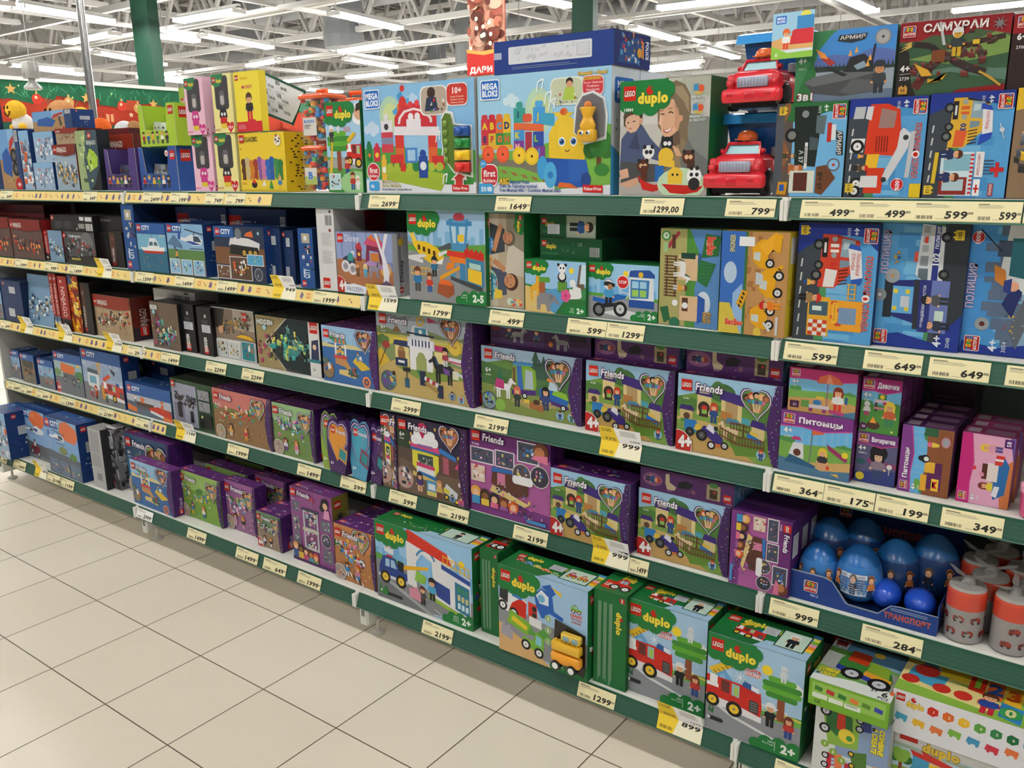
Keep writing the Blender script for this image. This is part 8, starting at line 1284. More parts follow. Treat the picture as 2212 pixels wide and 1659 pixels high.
def packets(t,A,w,h,n,label,dep=.15,pal=('b8bcc4','8890a0','d0c8c0')):
    r = rnd(int(w*1e4))
    for i in range(n):
        m = MB();x = w*(.2+.5*i/max(1,n-1));a = r.uniform(-.3,.3);q = h*.62;k = w*.28;y = dep*(.35+.4*(i % 2))
        R = [[(x-k/2,y,.004),(x+k/2,y+.004*a,.004),(x+k/2,y+.012,.004),(x-k/2,y+.012,.004)],[(x-k*.6,y-.006,q*.5),(x+k*.6,y-.006,q*.5),(x+k*.6,y+.02,q*.5),(x-k*.6,y+.02,q*.5)],[(x-k*.5+a*.02,y,q),(x+k*.5+a*.02,y,q+a*.02),(x+k*.5+a*.02,y+.012,q+a*.02),(x-k*.5+a*.02,y+.012,q)]]
        m.grid(R,LC(pal[i % 3]));m.poly(R[2],LC(pal[0]));m.poly(R[0],LC(pal[0]));c = Cv(Face(m,R[1][0],(k*1.2,0,0),(0,0,q*.3),(0,-1,0)),k,q*.4);clutter(c.sub(.1,.1,.9,.9),8,BR,i,.15,.3)
        o = m.build('figure_packet',M_PLAS);o.matrix_world = t.matrix_world.copy();tag(o,label,'toy packet',label)
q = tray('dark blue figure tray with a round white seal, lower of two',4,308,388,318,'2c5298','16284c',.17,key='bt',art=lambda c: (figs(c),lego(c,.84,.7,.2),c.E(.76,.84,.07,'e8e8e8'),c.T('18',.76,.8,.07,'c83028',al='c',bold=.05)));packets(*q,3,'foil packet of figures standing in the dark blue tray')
q = tray('lime green figure tray stacked on the dark blue one',4,306,383,228,'a8c83c','90b834',.17,on='bt',sb=0,art=lambda c: (figs(c),lego(c,.84,.74,.2)));packets(*q,3,'white packet standing in the lime green tray',pal=('e0e4dc','d0d4cc','e8e8e4'))
m = MB();m.box((0,.17,q[3]*.6),(q[2]*.9,.172,q[3]*1.5),'a0b848');c = Cv(Face(m,(0,.1697,q[3]*.6),(q[2]*.9,0,0),(0,0,q[3]*.9),(0,-1,0)),q[2]*.9,q[3]*.9);lego(c,.06,.5,.2);c.T('minifigures',.14,.62,.14,'e0e8c8',out='38401c',bold=.03,w=.5);c.E(.86,.7,.14,'e8ece0');c.T('16',.86,.64,.14,'486020',bold=.04,al='c');m.build('header_card',M_CARD,q[0])
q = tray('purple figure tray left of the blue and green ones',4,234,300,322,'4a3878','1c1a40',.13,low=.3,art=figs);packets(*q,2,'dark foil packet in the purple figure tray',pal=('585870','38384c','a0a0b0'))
def rutray(c):
    for P in ([(0,.98),(.24,.98),(.3,.9),(.4,.28),(.62,.26),(.7,.62),(.76,.66),(1,.66)],): c.Ln(P,.02,'b0c0d8')
    gorod(c,.1,.34,.4);c.T('9813',.15,.2,.09,'b8c4d8');c.T('ТРАНСПОРТ',.66,.2,.17,'b83838',out='d8d0d0',bold=.04,w=.3,ow=.02);lines(c,.7,.44,.94,.56,2,'9cb0d0',2,.4)
tr,A,w,h = tray('blue cardboard display tray with capsules and red lettering',1,1705,2022,1228,'1e3e86','1a3468',.27,yb=1287,key='tray',txt='ТРАНСПОРТ',back=2.3,art=rutray,cut=((0,1),(.24,1),(.3,.9),(.42,.24),(.62,.22),(.7,.6),(.76,.64),(1,.64)))
def egg(px,Y,kind,label,hh=.12,tilt=0,z=None):
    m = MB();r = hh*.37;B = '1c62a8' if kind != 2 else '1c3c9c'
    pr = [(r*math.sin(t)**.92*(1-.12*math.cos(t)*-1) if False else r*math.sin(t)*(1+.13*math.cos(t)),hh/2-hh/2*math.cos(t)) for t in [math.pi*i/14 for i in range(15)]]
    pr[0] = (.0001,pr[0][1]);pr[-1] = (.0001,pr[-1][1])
    cols = {0: ['183a6c']*2+['1c4080']*1+['3470b0']*6+['1c62a8']*5,1: ['16305c']*3+['1c3c70']*6+['1c5c98']*5,2: ['1c3c9c']*7+['1c48b4']*7}[kind]  # back row capsules get darker blues, the shelf's shade put into the colour
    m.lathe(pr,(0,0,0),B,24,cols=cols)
    if kind < 2:   # printed band with small workers, and one paper label
        def bend(x,y,d):
            zz = hh*(.24+.4*y);t = math.acos(max(-1,min(1,1-2*zz/hh)));rr = r*math.sin(t)*(1+.13*math.cos(t))+.0016+d;a = math.radians(-150+120*x);return (rr*math.cos(a),rr*math.sin(a),zz)
        f = Face(m,(0,0,0),(.1,0,0),(0,0,.05),(0,-1,0),bend=bend);c = Cv(f,.13,.05)
        for i in range(10): c.R(i/10,.08,i/10+.06,.35+.2*(i % 3),'5c9cd0' if kind == 0 else '24406c')
        for i in range(3):
            fig(c,.14+.36*i,.02,.9,'c87838' if i != 1 else '283040','2c3c68','5a3c24',hat='d87830' if i != 1 else '3c5040')
        if 'label' in label: [c.R(.22+.08*i,.02,.3+.08*i,.95,'c8d0dc') for i in range(7)];[lines(c,.25+.17*i,.1,.4+.17*i,.88,8,'8890a4',3+i,.4) for i in range(3)]
    o = m.build('surprise_egg',M_PLAS,smooth=True);P = Vector((0,Y,ZT[1]+.0035 if z is None else z));P.x = along(P,(1,0,0),px);o.location = P
    if tilt: o.rotation_euler = (math.radians(tilt),0,.3);o.location.z += r*.9;o.location.y -= hh*.3
    o.scale = (1,1,1);tag(o,label,'toy capsule','blue capsules in the tray')
egg(1765,A.y+.055,0,'upright blue capsule with small workers at the near end of the tray');egg(1851,A.y+.06,0,'upright blue capsule wearing a large white paper label',.134);egg(1786,A.y+.16,1,'blue capsule behind the workers capsule, shade mixed into its colour',.14);egg(1860,A.y+.2,1,'blue capsule behind the one with paper sheet, shade mixed into its colour',.14);egg(1930,A.y+.125,1,'capsule showing an orange worker in the middle of the tray',.138);egg(2010,A.y+.17,1,'large capsule at the far corner of the tray, coloured as if shaded',.15)
egg(1914,A.y+.125,2,'plain bright blue capsule lying on its side',.088,80);egg(1986,A.y+.12,2,'plain blue capsule half hidden by the tray front',.085,80)
def canister():
    t = empty('toy_canister',(0,0,0),'','toy canister');m = MB();R = .0365;H = .118
    m.lathe([(R*.9,0),(R,.004),(R,H*.62)],(0,0,0),'8c8888',24,cols=['787472','8c8886']);m.lathe([(R,H*.62),(R*1.01,H*.62),(R*1.01,H*.9),(R*.97,H*.95),(R*.9,H),(.001,H+.002)],(0,0,0),'b83c28',24,cols=['b83c28','b83c28','c04830','9c9894','989490'])
    for j in range(2):
        for i in range(5):
            a = math.radians(-170+50*i+20*j);z = H*(.14+.25*j)
            def bend(x,y,d,a=a,z=z): aa = a+(x-.5)*.62;return ((R+.0018+d)*math.cos(aa),(R+.0004+d)*math.sin(aa),z+y*.016)
            c = Cv(Face(m,(0,0,0),(.02,0,0),(0,0,.016),(0,-1,0),bend=bend),.02,.016);c.P([(.05,.2),(.95,.2),(.95,.7),(.7,.95),(.1,.8)],'8a2c22');c.R(.2,.5,.5,.75,'4a3430');c.E(.25,.15,.15,'282424');c.E(.75,.15,.15,'282424')
    m.build('printed_tub',M_PLAS,t,True)
    m = MB();m.lathe([(.014,H),(.012,H+.01),(.008,H+.016),(.0005,H+.018)],(0,0,0),'b4b2ae',10)
    for i in range(3):
        a = i*2.094+.4;d = Vector((math.cos(a),math.sin(a),0));p = Vector((-d.y,d.x,0));o_ = Vector((0,0,H+.012))
        Q = [o_+p*.003,o_+d*.025+p*.009+Vector((0,0,.004)),o_+d*.05+p*.004+Vector((0,0,.012)),o_+d*.045-p*.004+Vector((0,0,.007)),o_-p*.003];m.poly(Q,LC('c0beba'));m.poly([v-Vector((0,0,.0015)) for v in Q],LC('b0aeaa'))
    m.build('propeller',M_HAZE,t,True);return t
can = canister();k = 0
P0 = Vector((0,.215,ZT[1]));P0.x = along(P0,(1,0,0),2078)
for j in range(4):
    for i in range(5):
        if k == 0: t = can
        else: t = copy_tree(can)
        k += 1;x = P0.x+.084*i+(.03*(j % 2));t.location = (x,P0.y+.073*j+.004*(i % 2),ZT[1]);t.rotation_euler = (0,0,(i*1.3+j*2.1) % 6)
        lab = 'grey and red toy canister with a propeller '+(['beside the tray','second of the front row','third of the front row'][i] if j == 0 and i < 3 else 'in the rows behind');tag(t,lab,'toy canister','toy canisters in rows')
P = Vector((0,.19,ZT[2]));P.x = along(P,(1,0,0),2243);m = MB();m.lathe([(.028,0),(.032,.004),(.034,.045),(.03,.05)],(0,0,0),'c04878',20);m.lathe([(.035,.05),(.036,.062),(.02,.07),(.001,.07)],(0,0,0),'e8a0b8',20);o = m.build('toy_tub',M_PLAS,smooth=True);o.location = P;tag(o,'small pink lidded tub beside the pink cake boxes','toy tub')
# ---- heart topped cartons
def heartbox(label,xl,xr,yt,yb,bg,inner,dep=.035,Y=None,sb=-.006,band='3c2058'):
    A,dr,up,w,h = fit(1,xl,xr,yt,None,sb,None,-6,4,Y);m = MB();O = [(.18,0),(.82,0),(.95,.3),(1,.6),(1,.78),(.93,.92),(.78,1),(.6,.98),(.5,.93),(.4,.98),(.22,1),(.07,.92),(0,.78),(0,.6),(.05,.3)]
    n = len(O);[m.poly([(x*w,y,z*h) for x,z in O],LC(bg)) for y in (0,dep)]
    for i in range(n): a,b_ = O[i],O[(i+1) % n];m.poly([(a[0]*w,0,a[1]*h),(b_[0]*w,0,b_[1]*h),(b_[0]*w,dep,b_[1]*h),(a[0]*w,dep,a[1]*h)],LC(band))
    c = Cv(Face(m,(0,-.0002,0),(w,0,0),(0,0,h),(0,-1,0)),w,h);s = lambda k: [(.5+(x-.5)*k,.62+(z-.62)*k) for x,z in O if z > .25]+[]
    for k_,cc in ((.97,band),(.88,'c8b8d8'),(.82,band),(.76,inner)): c.P([(.5,.22)]+[(.5+(x-.5)*k_,.62+(z-.62)*k_*.95) for x,z in O if z > .5][0:]+[],cc)
    lego(c,.2,.72,.12);c.T('Friends',.44,.74,.07,'f0e8f0',out='3c2058',bold=.02,w=.42);c.P([(.5,.3),(.9,.2),(.95,.46),(.6,.54)],{'d8943c': 'c89048','4aa0b8': '8a3c58'}.get(inner,'3c2848'));c.P([(.58,.32),(.86,.25),(.9,.42),(.62,.48)],'2c8a90');clutter(c.sub(.45,.5,.8,.7),8,['282028','c89878','4a6a90','8a3c58'],3,.05,.1);c.T('6+',.2,.14,.06,'f0f0f0',bold=.03);[c.E(.2+.06*i,.05+.03*(i % 3),.008,'d8a0b8',n=5) for i in range(10)]
    o = m.build('heart_topped_carton',M_CARD);obj_at(o,A,dr,up);tag(o,label,'toy box')
heartbox('lime green heart topped carton',693,731,884,1015,'86a83c','6c9c48',sb=.004);heartbox('heart topped carton with an orange inside',706,753,898,1026,'3c2058','d8943c');heartbox('heart topped carton with a blue inside',754,799,901,1032,'4c98b8','4aa0b8');heartbox('dark purple heart topped carton leaning by the cupcake box',796,829,912,1042,'3c2058','4c2c68')
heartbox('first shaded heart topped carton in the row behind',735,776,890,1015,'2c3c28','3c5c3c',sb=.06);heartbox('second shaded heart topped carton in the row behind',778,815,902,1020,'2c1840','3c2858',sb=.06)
# ---- red toy trucks
def truck(label,xl,xr,yt,on=None,sb=.0,key=None,rz=-3):
    A,dr,up,w,h = fit(4,xl,xr,yt,None,sb,on,rz);t = empty('toy_truck',(0,0,0),label,'toy truck');obj_at(t,A,dr,up);red = 'cc2430';dp = w*1.35
    def part(nm,m,mt=M_PLAS,sm=True): return m.build(nm,mt,t,sm)
    X = lambda x: x*w;Z = lambda z: z*h*.81
    def pw(P): return [(X(a),y*w,Z(c_)) for a,y,c_ in P]
    m = MB()   # hood and cab as stacked sections
    def sec(z,x0,x1,y0,y1,r=.08):
        o = []
        for cx,cy,a0 in ((x1-r,y1-r,0),(x0+r,y1-r,90),(x0+r,y0+r,180),(x1-r,y0+r,270)):
            for i in range(4): q_ = math.radians(a0+30*i);o.append((X(cx+r*math.cos(q_)),w*(cy+r*math.sin(q_)),Z(z)))
        return o
    S = [sec(.12,.06,.94,.1,1.2),sec(.36,.04,.96,.06,1.25),sec(.5,.08,.92,.06,1.25),sec(.58,.14,.86,.1,1.1),sec(.62,.2,.8,.2,.95),sec(.62,.24,.76,.3,.8)]
    m.grid(S,LC(red));m.poly(S[-1],LC('b01c28'))
    for sx in (.06,.8): m.rbox((X(sx),w*.02,Z(.2)),(X(sx+.14),w*.5,Z(.56)),red,.012)
    part('body',m)
    m = MB();m.box((X(.12),w*.12,h*.03),(X(.88),w*1.3,h*.12),'141414');part('chassis',m)
    m = MB();m.rbox((0,-w*.06,Z(.12)),(w,w*.14,Z(.33)),'d02834',.012);m.rbox((X(.4),-w*.066,Z(.15)),(X(.6),0,Z(.28)),'c01e2c',.004)
    for sx in (.1,.74): m.rbox((X(sx),-w*.066,Z(.2)),(X(sx+.14),0,Z(.27)),'b81c28',.006)
    part('bumper',m)
    m = MB();m.rbox((X(.24),w*.0,Z(.35)),(X(.76),w*.1,Z(.51)),'a4a8b8',.008)
    for i in range(9): m.rbox((X(.27+.052*i),-w*.012,Z(.37)),(X(.3+.052*i),w*.02,Z(.49)),'9498a8',.002)
    part('grille',m)
    for sx in (.07,.8): m = MB();m.rbox((X(sx),w*.0,Z(.38)),(X(sx+.13),w*.06,Z(.47)),'b81c28',.006);m.rbox((X(sx+.03),-w*.01,Z(.4)),(X(sx+.1),w*.03,Z(.45)),'d83c44',.004);part('headlight',m)
    m = MB();m.poly(pw([(.22,.26,.6),(.78,.26,.6),(.74,.34,.76),(.28,.34,.76)]),LC('7cb4bc'));m.tube(pw([(.2,.25,.6),(.26,.33,.775),(.76,.33,.775),(.81,.25,.6)]),w*.028,red,8)
    for sx in (.17,.84): m.ball((X(sx),w*.28,Z(.66)),w*.04,red)
    part('windshield',m)
    for sx,yy in ((.02,.28),(.84,.28),(.02,1.0),(.84,1.0)):
        m = MB();R = h*.165;c_ = (0,w*yy,R);m.lathe([(R*.3,X(sx)),(R*.8,X(sx)),(R,X(sx)+w*.03),(R,X(sx)+w*.12),(R*.8,X(sx)+w*.15),(R*.3,X(sx)+w*.15)],c_,'141414',20,ax=0,cols=['38383a','1a1a1a','101010','1a1a1a','38383a']);part('wheel',m)
    m = MB();y0 = .62;P = [[(X(a),w*b_,z*h) for a,b_ in ((x0,ya),(x1,ya),(x1,yb_),(x0,yb_))] for z,x0,x1,ya,yb_ in ((.36,.16,.9,y0+.1,1.25),(.87,.06,1.04,y0+.02,1.38),(.87,-.05,1.12,y0-.08,1.45),(.98,-.03,1.1,y0-.06,1.43),(1.0,.01,1.06,y0-.02,1.4),(.94,.04,1.02,y0,1.36))]
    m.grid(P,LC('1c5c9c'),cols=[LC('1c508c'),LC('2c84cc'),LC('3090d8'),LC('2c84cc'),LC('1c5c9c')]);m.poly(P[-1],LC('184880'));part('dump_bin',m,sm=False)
    m = MB();c_ = (X(.5),w*.46,Z(.79));m.rbox((X(.38),w*.38,Z(.58)),(X(.62),w*.56,Z(.72)),'c84830',.01);m.ball(c_,w*.13,'d8a078',sz=.9,n=14)
    m.lathe([(w*.15,Z(.82)),(w*.155,Z(.86)),(w*.14,Z(.92)),(w*.09,Z(.96)),(.001,Z(.97))],(X(.5),w*.46,0),'e0682c',16);m.box((X(.38),w*.26,Z(.825)),(X(.62),w*.46,Z(.84)),'e0682c');m.ball((X(.5),w*.5,Z(.8)),w*.135,'5c3420',n=12)
    for sx in (.455,.545): m.ball((X(sx),w*.335,Z(.795)),w*.018,'202020',n=8)
    m.ball((X(.5),w*.325,Z(.77)),w*.02,'c88c68',n=8);part('driver_figure',m)
    m = MB();m.lathe([(w*.07,Z(.58)),(w*.07,Z(.7)),(w*.05,Z(.72)),(.001,Z(.72))],(X(.9),w*.6,0),'9498a0',12);part('exhaust_stack',m)
    if key: TOP[key] = (A.z+h,A.y)
    return t,A,w,h
truck('lower red toy truck with blue bin and orange capped driver',1517,1648,243,key='trk');t2,A2,w2,h2 = truck('upper red toy truck standing on the lower one, card tag hanging on it',1556,1686,66,on='trk')
m = MB();m.box((0,0,0),(.085,.001,.085),'d8e4e8');c = Cv(Face(m,(0,-.0003,0),(.085,0,0),(0,0,.085),(0,-1,0)),.085,.085);c.R(0,.3,1,1,'9cc8e0');c.E(.8,.9,.12,'e8e060');c.P([(0,.4),(.4,.5),(1,.4),(1,.2),(0,.2)],'d8a868');c.RR(.08,.76,.34,.94,.03,'2c6cc0');c.T('MEGA',.21,.86,.05,'f0f4f8',al='c',w=.2,bold=.04);c.T('BLOKS',.21,.79,.05,'f0f4f8',al='c',w=.2,bold=.04);c.P([(.44,.3),(1,.3),(1,.6),(.8,.7),(.5,.6)],'c83038');c.R(.6,.62,1,.9,'3c88c0');fig(c,.35,.2,.44,'e8e8e8','d84830','5a3020',hat='e0682c');c.P([(0,0),(1,0),(1,.14),(.4,.12),(0,.3)],'8cc048');c.T('6',.1,.06,.08,'f0f4e8',bold=.03)
o = m.build('card_tag',M_PAPER);P = at(1665,130,1,A2.y+.0);o.location = P;o.rotation_euler = (0,0,-.1);tag(o,'small printed card tag tied to the upper red truck','card tag')
# ---- display windows of the two big light blue cartons and the bus carton: bulging clear window with the toy behind
def window(par,w,h,P,fn):
    m = MB();fn(m,w,h);o = m.build('display_window',M_PLAS,par,True)
def wfarm(m,w,h):
    m.poly([(x*w,-.006,z*h) for x,z in ((.735,.66),(.765,.715),(.81,.7),(.825,.61),(.97,.585),(.97,.16),(.83,.2),(.755,.31),(.735,.46))],LC('55702a'));[m.ball((w*.765,-.008,h*(.3+.08*i)),h*.03,'6c8a34',sy=.3,n=10) for i in range(5)]
    for i,cc in enumerate(('c02820','d8b41c','1c7a34','1c4a90')): z = h*(.19+.105*i);m.rbox((w*.85,-.016,z),(w*.975,-.004,z+h*.09),cc,.004);m.ball((w*.905,-.018,z+h*.045),h*.036,tuple(min(1,q_*1.4) for q_ in LC(cc)),n=12)
def wtrain(m,w,h):
    m.poly([(x*w,-.0062,z*h) for x,z in ((.77,.7),(.81,.78),(.88,.8),(.95,.75),(.965,.62),(.96,.46),(.82,.42),(.755,.5))],LC('6c6a6c'));z = .44
    m.rbox((w*.8,-.03,h*.42),(w*.93,-.007,h*.52),'d8a428',.012);m.lathe([(w*.045,h*.5),(w*.055,h*.55),(w*.035,h*.6),(w*.032,h*.62),(w*.055,h*.68),(w*.05,h*.69),(.001,h*.69)],(w*.87,-.02,0),'d8a428',20,sy=.5);m.ball((w*.87,-.02,h*.7),w*.028,'c8702c',sy=.5)
    for x in (.845,.89): m.ball((w*x,-.031,h*.49),w*.014,'f0f0ec',sy=.5,n=10);m.ball((w*x,-.036,h*.488),w*.009,'2c3c5c',sy=.5,n=10)
def wbus(m,w,h):
    m.poly([(x*w,-.0045,z*h) for x,z in ((.64,.14),(.97,.04),(.99,.14),(.99,.52),(.66,.6))],LC('201c18'));m.rbox((w*.66,-.03,h*.17),(w*.98,-.006,h*.28),'e89c28',.01);m.rbox((w*.67,-.028,h*.31),(w*.97,-.006,h*.4),'e0b030',.004)
    for i in range(6): m.ball((w*(.7+.045*i),-.016,h*.41),h*.014,'e0b030',n=8)
    m.rbox((w*.76,-.024,h*.43),(w*.97,-.006,h*.51),'d8b444',.006);m.rbox((w*.79,-.026,h*.44),(w*.86,-.02,h*.49),'7c9c9c',.004);m.rbox((w*.88,-.026,h*.44),(w*.95,-.02,h*.49),'7c9c9c',.004)
    for x in (.73,.9): m.lathe([(.001,-.034),(h*.035,-.034),(h*.055,-.032),(h*.055,-.01)],(w*x,0,h*.15),'181818',18,ax=1,cols=['e8e8e8','181818','181818'])
for o,A_,w_,h_ in ALL:
    l = o.get('label','')
    if l.startswith('big light blue musical'): window(o,w_,h_,0,wfarm)
    elif l.startswith('big light blue alphabet'): window(o,w_,h_,0,wtrain)
    elif l.startswith('green box with a yellow bus'): window(o,w_,h_,0,wbus)
# ---- bags of blocks
def bag(label,px,pw_,yt,on=None,key=None,sb=.03):
    A,dr,up,w,h = fit(4,px-pw_/2,px+pw_/2,yt,None,sb,on);t = empty('block_bag',(0,0,0),label,'bag of blocks');obj_at(t,A,dr,up);r = rnd(int(px));m = MB();dp = w*.8
    for i in range(130):
        x,y,z = r.uniform(.02,.86)*w,r.uniform(.05,.8)*dp,r.uniform(.03,.82)*h;s = r.uniform(.1,.17)*w;y *= .8;cc = r.choice(['d0342c','e88a28','2c7cc8','3ca048','e8a030','2c90c0','d84838']);m.rbox((x,y,z),(x+s,y+s*.8,z+s*.8),cc,.003)
        if i % 2: m.lathe([(s*.25,z+s*.8),(s*.25,z+s*1.05),(.0005,z+s*1.05)],(x+s*.5,y+s*.4,0),cc,8)
    m.build('blocks',M_PLAS,t)
    m = MB();m.rbox((0,0,0),(w,dp,h*.9),'e8ecf0',.015);m.build('film_bag',M_CLEAR,t)
    m = MB();m.rbox((-w*.03,-w*.03,h*.86),(w*1.03,dp*1.03,h*.94),'dc5c2c',.015);m.rbox((w*.1,.0,h*.92),(w*.9,dp,h*.96),'d85428',.01);m.tube([(w*.3,dp*.5,h*.95),(w*.32,dp*.5,h*1.03),(w*.68,dp*.5,h*1.03),(w*.7,dp*.5,h*.95)],w*.05,'e0602c',8);m.build('lid',M_PLAS,t)
    m = MB();m.box((w*.2,-.004,h*.15),(w*.7,-.002,h*.5),'c8c4bc');c = Cv(Face(m,(w*.2,-.0045,h*.15),(w*.5,0,0),(0,0,h*.35),(0,-1,0)),w*.5,h*.35);c.R(0,0,1,.5,'9cac5c' if on is None else 'c8c4bc');c.T('BLOCKS' if on else 'B',.08 if on else .3,.72 if on else .35,.14 if on else .4,'3c6cb0',out='e0e4e8',bold=.05,w=.8 if on else .4);lines(c,.1,.35,.6,.6,5,'706c64',2) if on else None;m.build('paper_label',M_PAPER,t)
    if key: TOP[key] = (A.z+h,A.y)
bag('lower film bag of building blocks with an orange lid',679,50,311,key='bg');bag('upper film bag of building blocks, topmost of the pair',677,56,200,on='bg',sb=0,key='bg2');bag('wide film bag of blocks half hidden behind the light fire engine box',752,72,207,sb=.16)
# ---- sheet of prices in a green frame
t = empty('price_sheet_frame',at(600,210,1,.34),'white sheet of many prices in a green frame on the top shelf','price sheet')
Cn = [at(x,y,1,.34)-t.location for x,y in ((572,244),(633,268),(659,198),(556,152))];m = MB();m.poly([p+Vector((0,-.002,0)) for p in Cn],LC('e4e6e8'));m.poly([p+Vector((0,.001,0)) for p in Cn],LC('d0d0d0'));c = Cv(Face(m,Cn[0]+Vector((0,-.0024,0)),Cn[1]-Cn[0],Cn[3]-Cn[0],(0,-1,0)),.11,.13)
for i,(x,y,s_) in enumerate(((.14,.78,'79.00'),(.12,.5,'109.00'),(.14,.22,'129.00'),(.62,.82,'89.00'),(.6,.52,'119.00'),(.6,.26,'159.00'))): barcode(c,x,y,x+.16,y+.1,i,None,'404040',9);c.T(s_,x+.17,y-.08,.07,'303030',bold=.01,w=.22);c.R(x-.02,y+.13,x+.3,y+.14,'a0a0a0')
m.build('paper_sheet',M_PAPER,t);m = MB();m.tube(Cn+[Cn[0]],.005,'1c4c38',8);m.build('frame',M_PLAS,t);m = MB();m.tube([Cn[0],Cn[0]+Vector((.01,.02,-(t.location.z+Cn[0].z-ZT[4])))],.004,'1c4c38',6);m.build('stand',M_PLAS,t)
# ---- things on the far side of the gondola top: plush toys and a steel pole
def plush(label,px,py,r,col,face=False,Y=.86,fl=True):
    P = at(px,py,1,Y);t = empty('plush_toy',(P.x,P.y,0),label,'plush toy');m = MB();m.ball((0,0,P.z),r,col,n=18);m.ball((0,.03,P.z-r*1.3),r*1.05,{'e8b83c': 'e0dcd8'}.get(col,col),n=14);m.ball((-r,0,P.z-r*1.7),r*.4,col);m.ball((r,0,P.z-r*1.7),r*.4,col);tt = P.z-r*2.3;c_ = MB();c_.box((-r*1.6,-r,ZT[4]),(r*1.6,r*1.6,tt),'b89c78');q_ = c_.build('storage_carton',M_MATTE);q_.location = (P.x,P.y,0);tag(q_,'brown carton holding the '+label.split(' on ')[0].split(' beside')[0],'carton');m.build('body',M_FLUFF,t,True)
    if face:
        m = MB()
        for s_ in (-.35,.35): m.ball((s_*r-r*.1,-r*.88,P.z+r*.2),r*.13,'3c2410',sz=1.5,n=8)
        m.tube([(r*.5*math.cos(a),-r*.9,P.z-r*.15+r*.45*math.sin(a)) for a in [math.pi*(1+i/8) for i in range(9)]],r*.07,'5c2c10');m.build('face',M_FLUFF,t)
plush('yellow smiling plush ball on the far side of the top shelf',34,238,.055,'e8b83c',True);plush('yellow winking plush ball beside the steel pole',176,252,.05,'e8b83c',True);plush('tan plush dog between the two yellow balls',133,247,.075,'c89060',True);plush('fluffy orange plush beside the steel pole',219,276,.05,'d8642c');plush('white plush seen over the dark red cartons',270,283,.05,'dcdcdc');plush('brown plush ear showing above the red cartons',290,274,.03,'a87c54')
m = MB();P = at(196,200,1,1.0);m.tube([(P.x,P.y,1.36),(P.x,P.y,5.5)],.021,'c8c8c4',12);o = m.build('steel_pole',M_CHROME,smooth=True);tag(o,'thin shiny steel pole rising above the top shelf','pole')
# ================================================================== the hall
m = MB();m.box((-32,-12,-.05),(14,34,0),'d9cfba');fl = m.build('floor');tag(fl,kind='structure')
mt = D.materials.new('floor_tile');mt.use_nodes = True;nt = mt.node_tree;bs = nt.nodes['Principled BSDF'];tc = nt.nodes.new('ShaderNodeTexCoord');bk = nt.nodes.new('ShaderNodeTexBrick');bk.offset = 0;bk.squash = 1
for k_,v_ in (('Scale',1),('Mortar Size',.0019),('Mortar Smooth',.1),('Brick Width',.3),('Row Height',.3),('Bias',0)): bk.inputs[k_].default_value = v_
bk.inputs['Color1'].default_value = L('e6dcc8')+(1,);bk.inputs['Color2'].default_value = L('e9e0cd')+(1,);bk.inputs['Mortar'].default_value = L('5e5446')+(1,)
mp = nt.nodes.new('ShaderNodeMapping');mp.inputs['Location'].default_value = (.001,.001,0);nt.links.new(tc.outputs['Object'],mp.inputs[0]);nt.links.new(mp.outputs[0],bk.inputs[0])
nz = nt.nodes.new('ShaderNodeTexNoise');nz.inputs['Scale'].default_value = 170;nz.inputs['Detail'].default_value = 3;nt.links.new(tc.outputs['Object'],nz.inputs[0]);nz2 = nt.nodes.new('ShaderNodeTexNoise');nz2.inputs['Scale'].default_value = 1.6;nt.links.new(tc.outputs['Object'],nz2.inputs[0])
ad = nt.nodes.new('ShaderNodeMath');ad.operation = 'ADD';nt.links.new(nz.outputs[0],ad.inputs[0]);nt.links.new(nz2.outputs[0],ad.inputs[1]);mr = nt.nodes.new('ShaderNodeMapRange');mr.inputs['From Max'].default_value = 2;mr.inputs['To Min'].default_value = .87;mr.inputs['To Max'].default_value = 1.13;nt.links.new(ad.outputs[0],mr.inputs[0])
vm = nt.nodes.new('ShaderNodeVectorMath');vm.operation = 'SCALE';nt.links.new(bk.outputs[0],vm.inputs[0]);nt.links.new(mr.outputs[0],vm.inputs['Scale']);nt.links.new(vm.outputs[0],bs.inputs['Base Color']);bs.inputs['Roughness'].default_value = .36
bp = nt.nodes.new('ShaderNodeBump');bp.invert = True;bp.inputs['Strength'].default_value = .4;bp.inputs['Distance'].default_value = .001;nt.links.new(bk.outputs['Fac'],bp.inputs['Height']);nt.links.new(bp.outputs[0],bs.inputs['Normal']);fl.data.materials.clear();fl.data.materials.append(mt)
m = MB()
r = rnd(5)
for i in range(0): pass
for nm,a,b_ in (('wall_back',(-32,33.9,0),(14,34,8)),('wall_left',(-32,-12,0),(-31.9,34,8))):
    m = MB();m.box(a,b_,'b8b6b2');o = m.build(nm,M_MATTE);tag(o,kind='structure')
cl = MB();cl.box((-32,-12,7.9),(14,34,8),'a09f9c')
for i in range(90): x = -32+.5*i;cl.box((x,-12,7.82),(x+.2,34,7.9),'7c7b79')
cl = cl.build('ceiling',M_MATTE);tag(cl,kind='structure');WB = 'bab9b6'
def beam(m,a,b_,t=.06,col=WB):
    a = Vector(a);b_ = Vector(b_);d = (b_-a).normalized();s_ = d.cross(Vector((0,0,1)) if abs(d.z) < .95 else Vector((1,0,0))).normalized()*t/2;u_ = s_.cross(d).normalized()*t/2
    R = [[p+s_*i+u_*j for i,j in ((1,1),(-1,1),(-1,-1),(1,-1))] for p in (a,b_)];m.grid(R,LC(col));m.poly(R[0],LC(col));m.poly(R[1],LC(col))
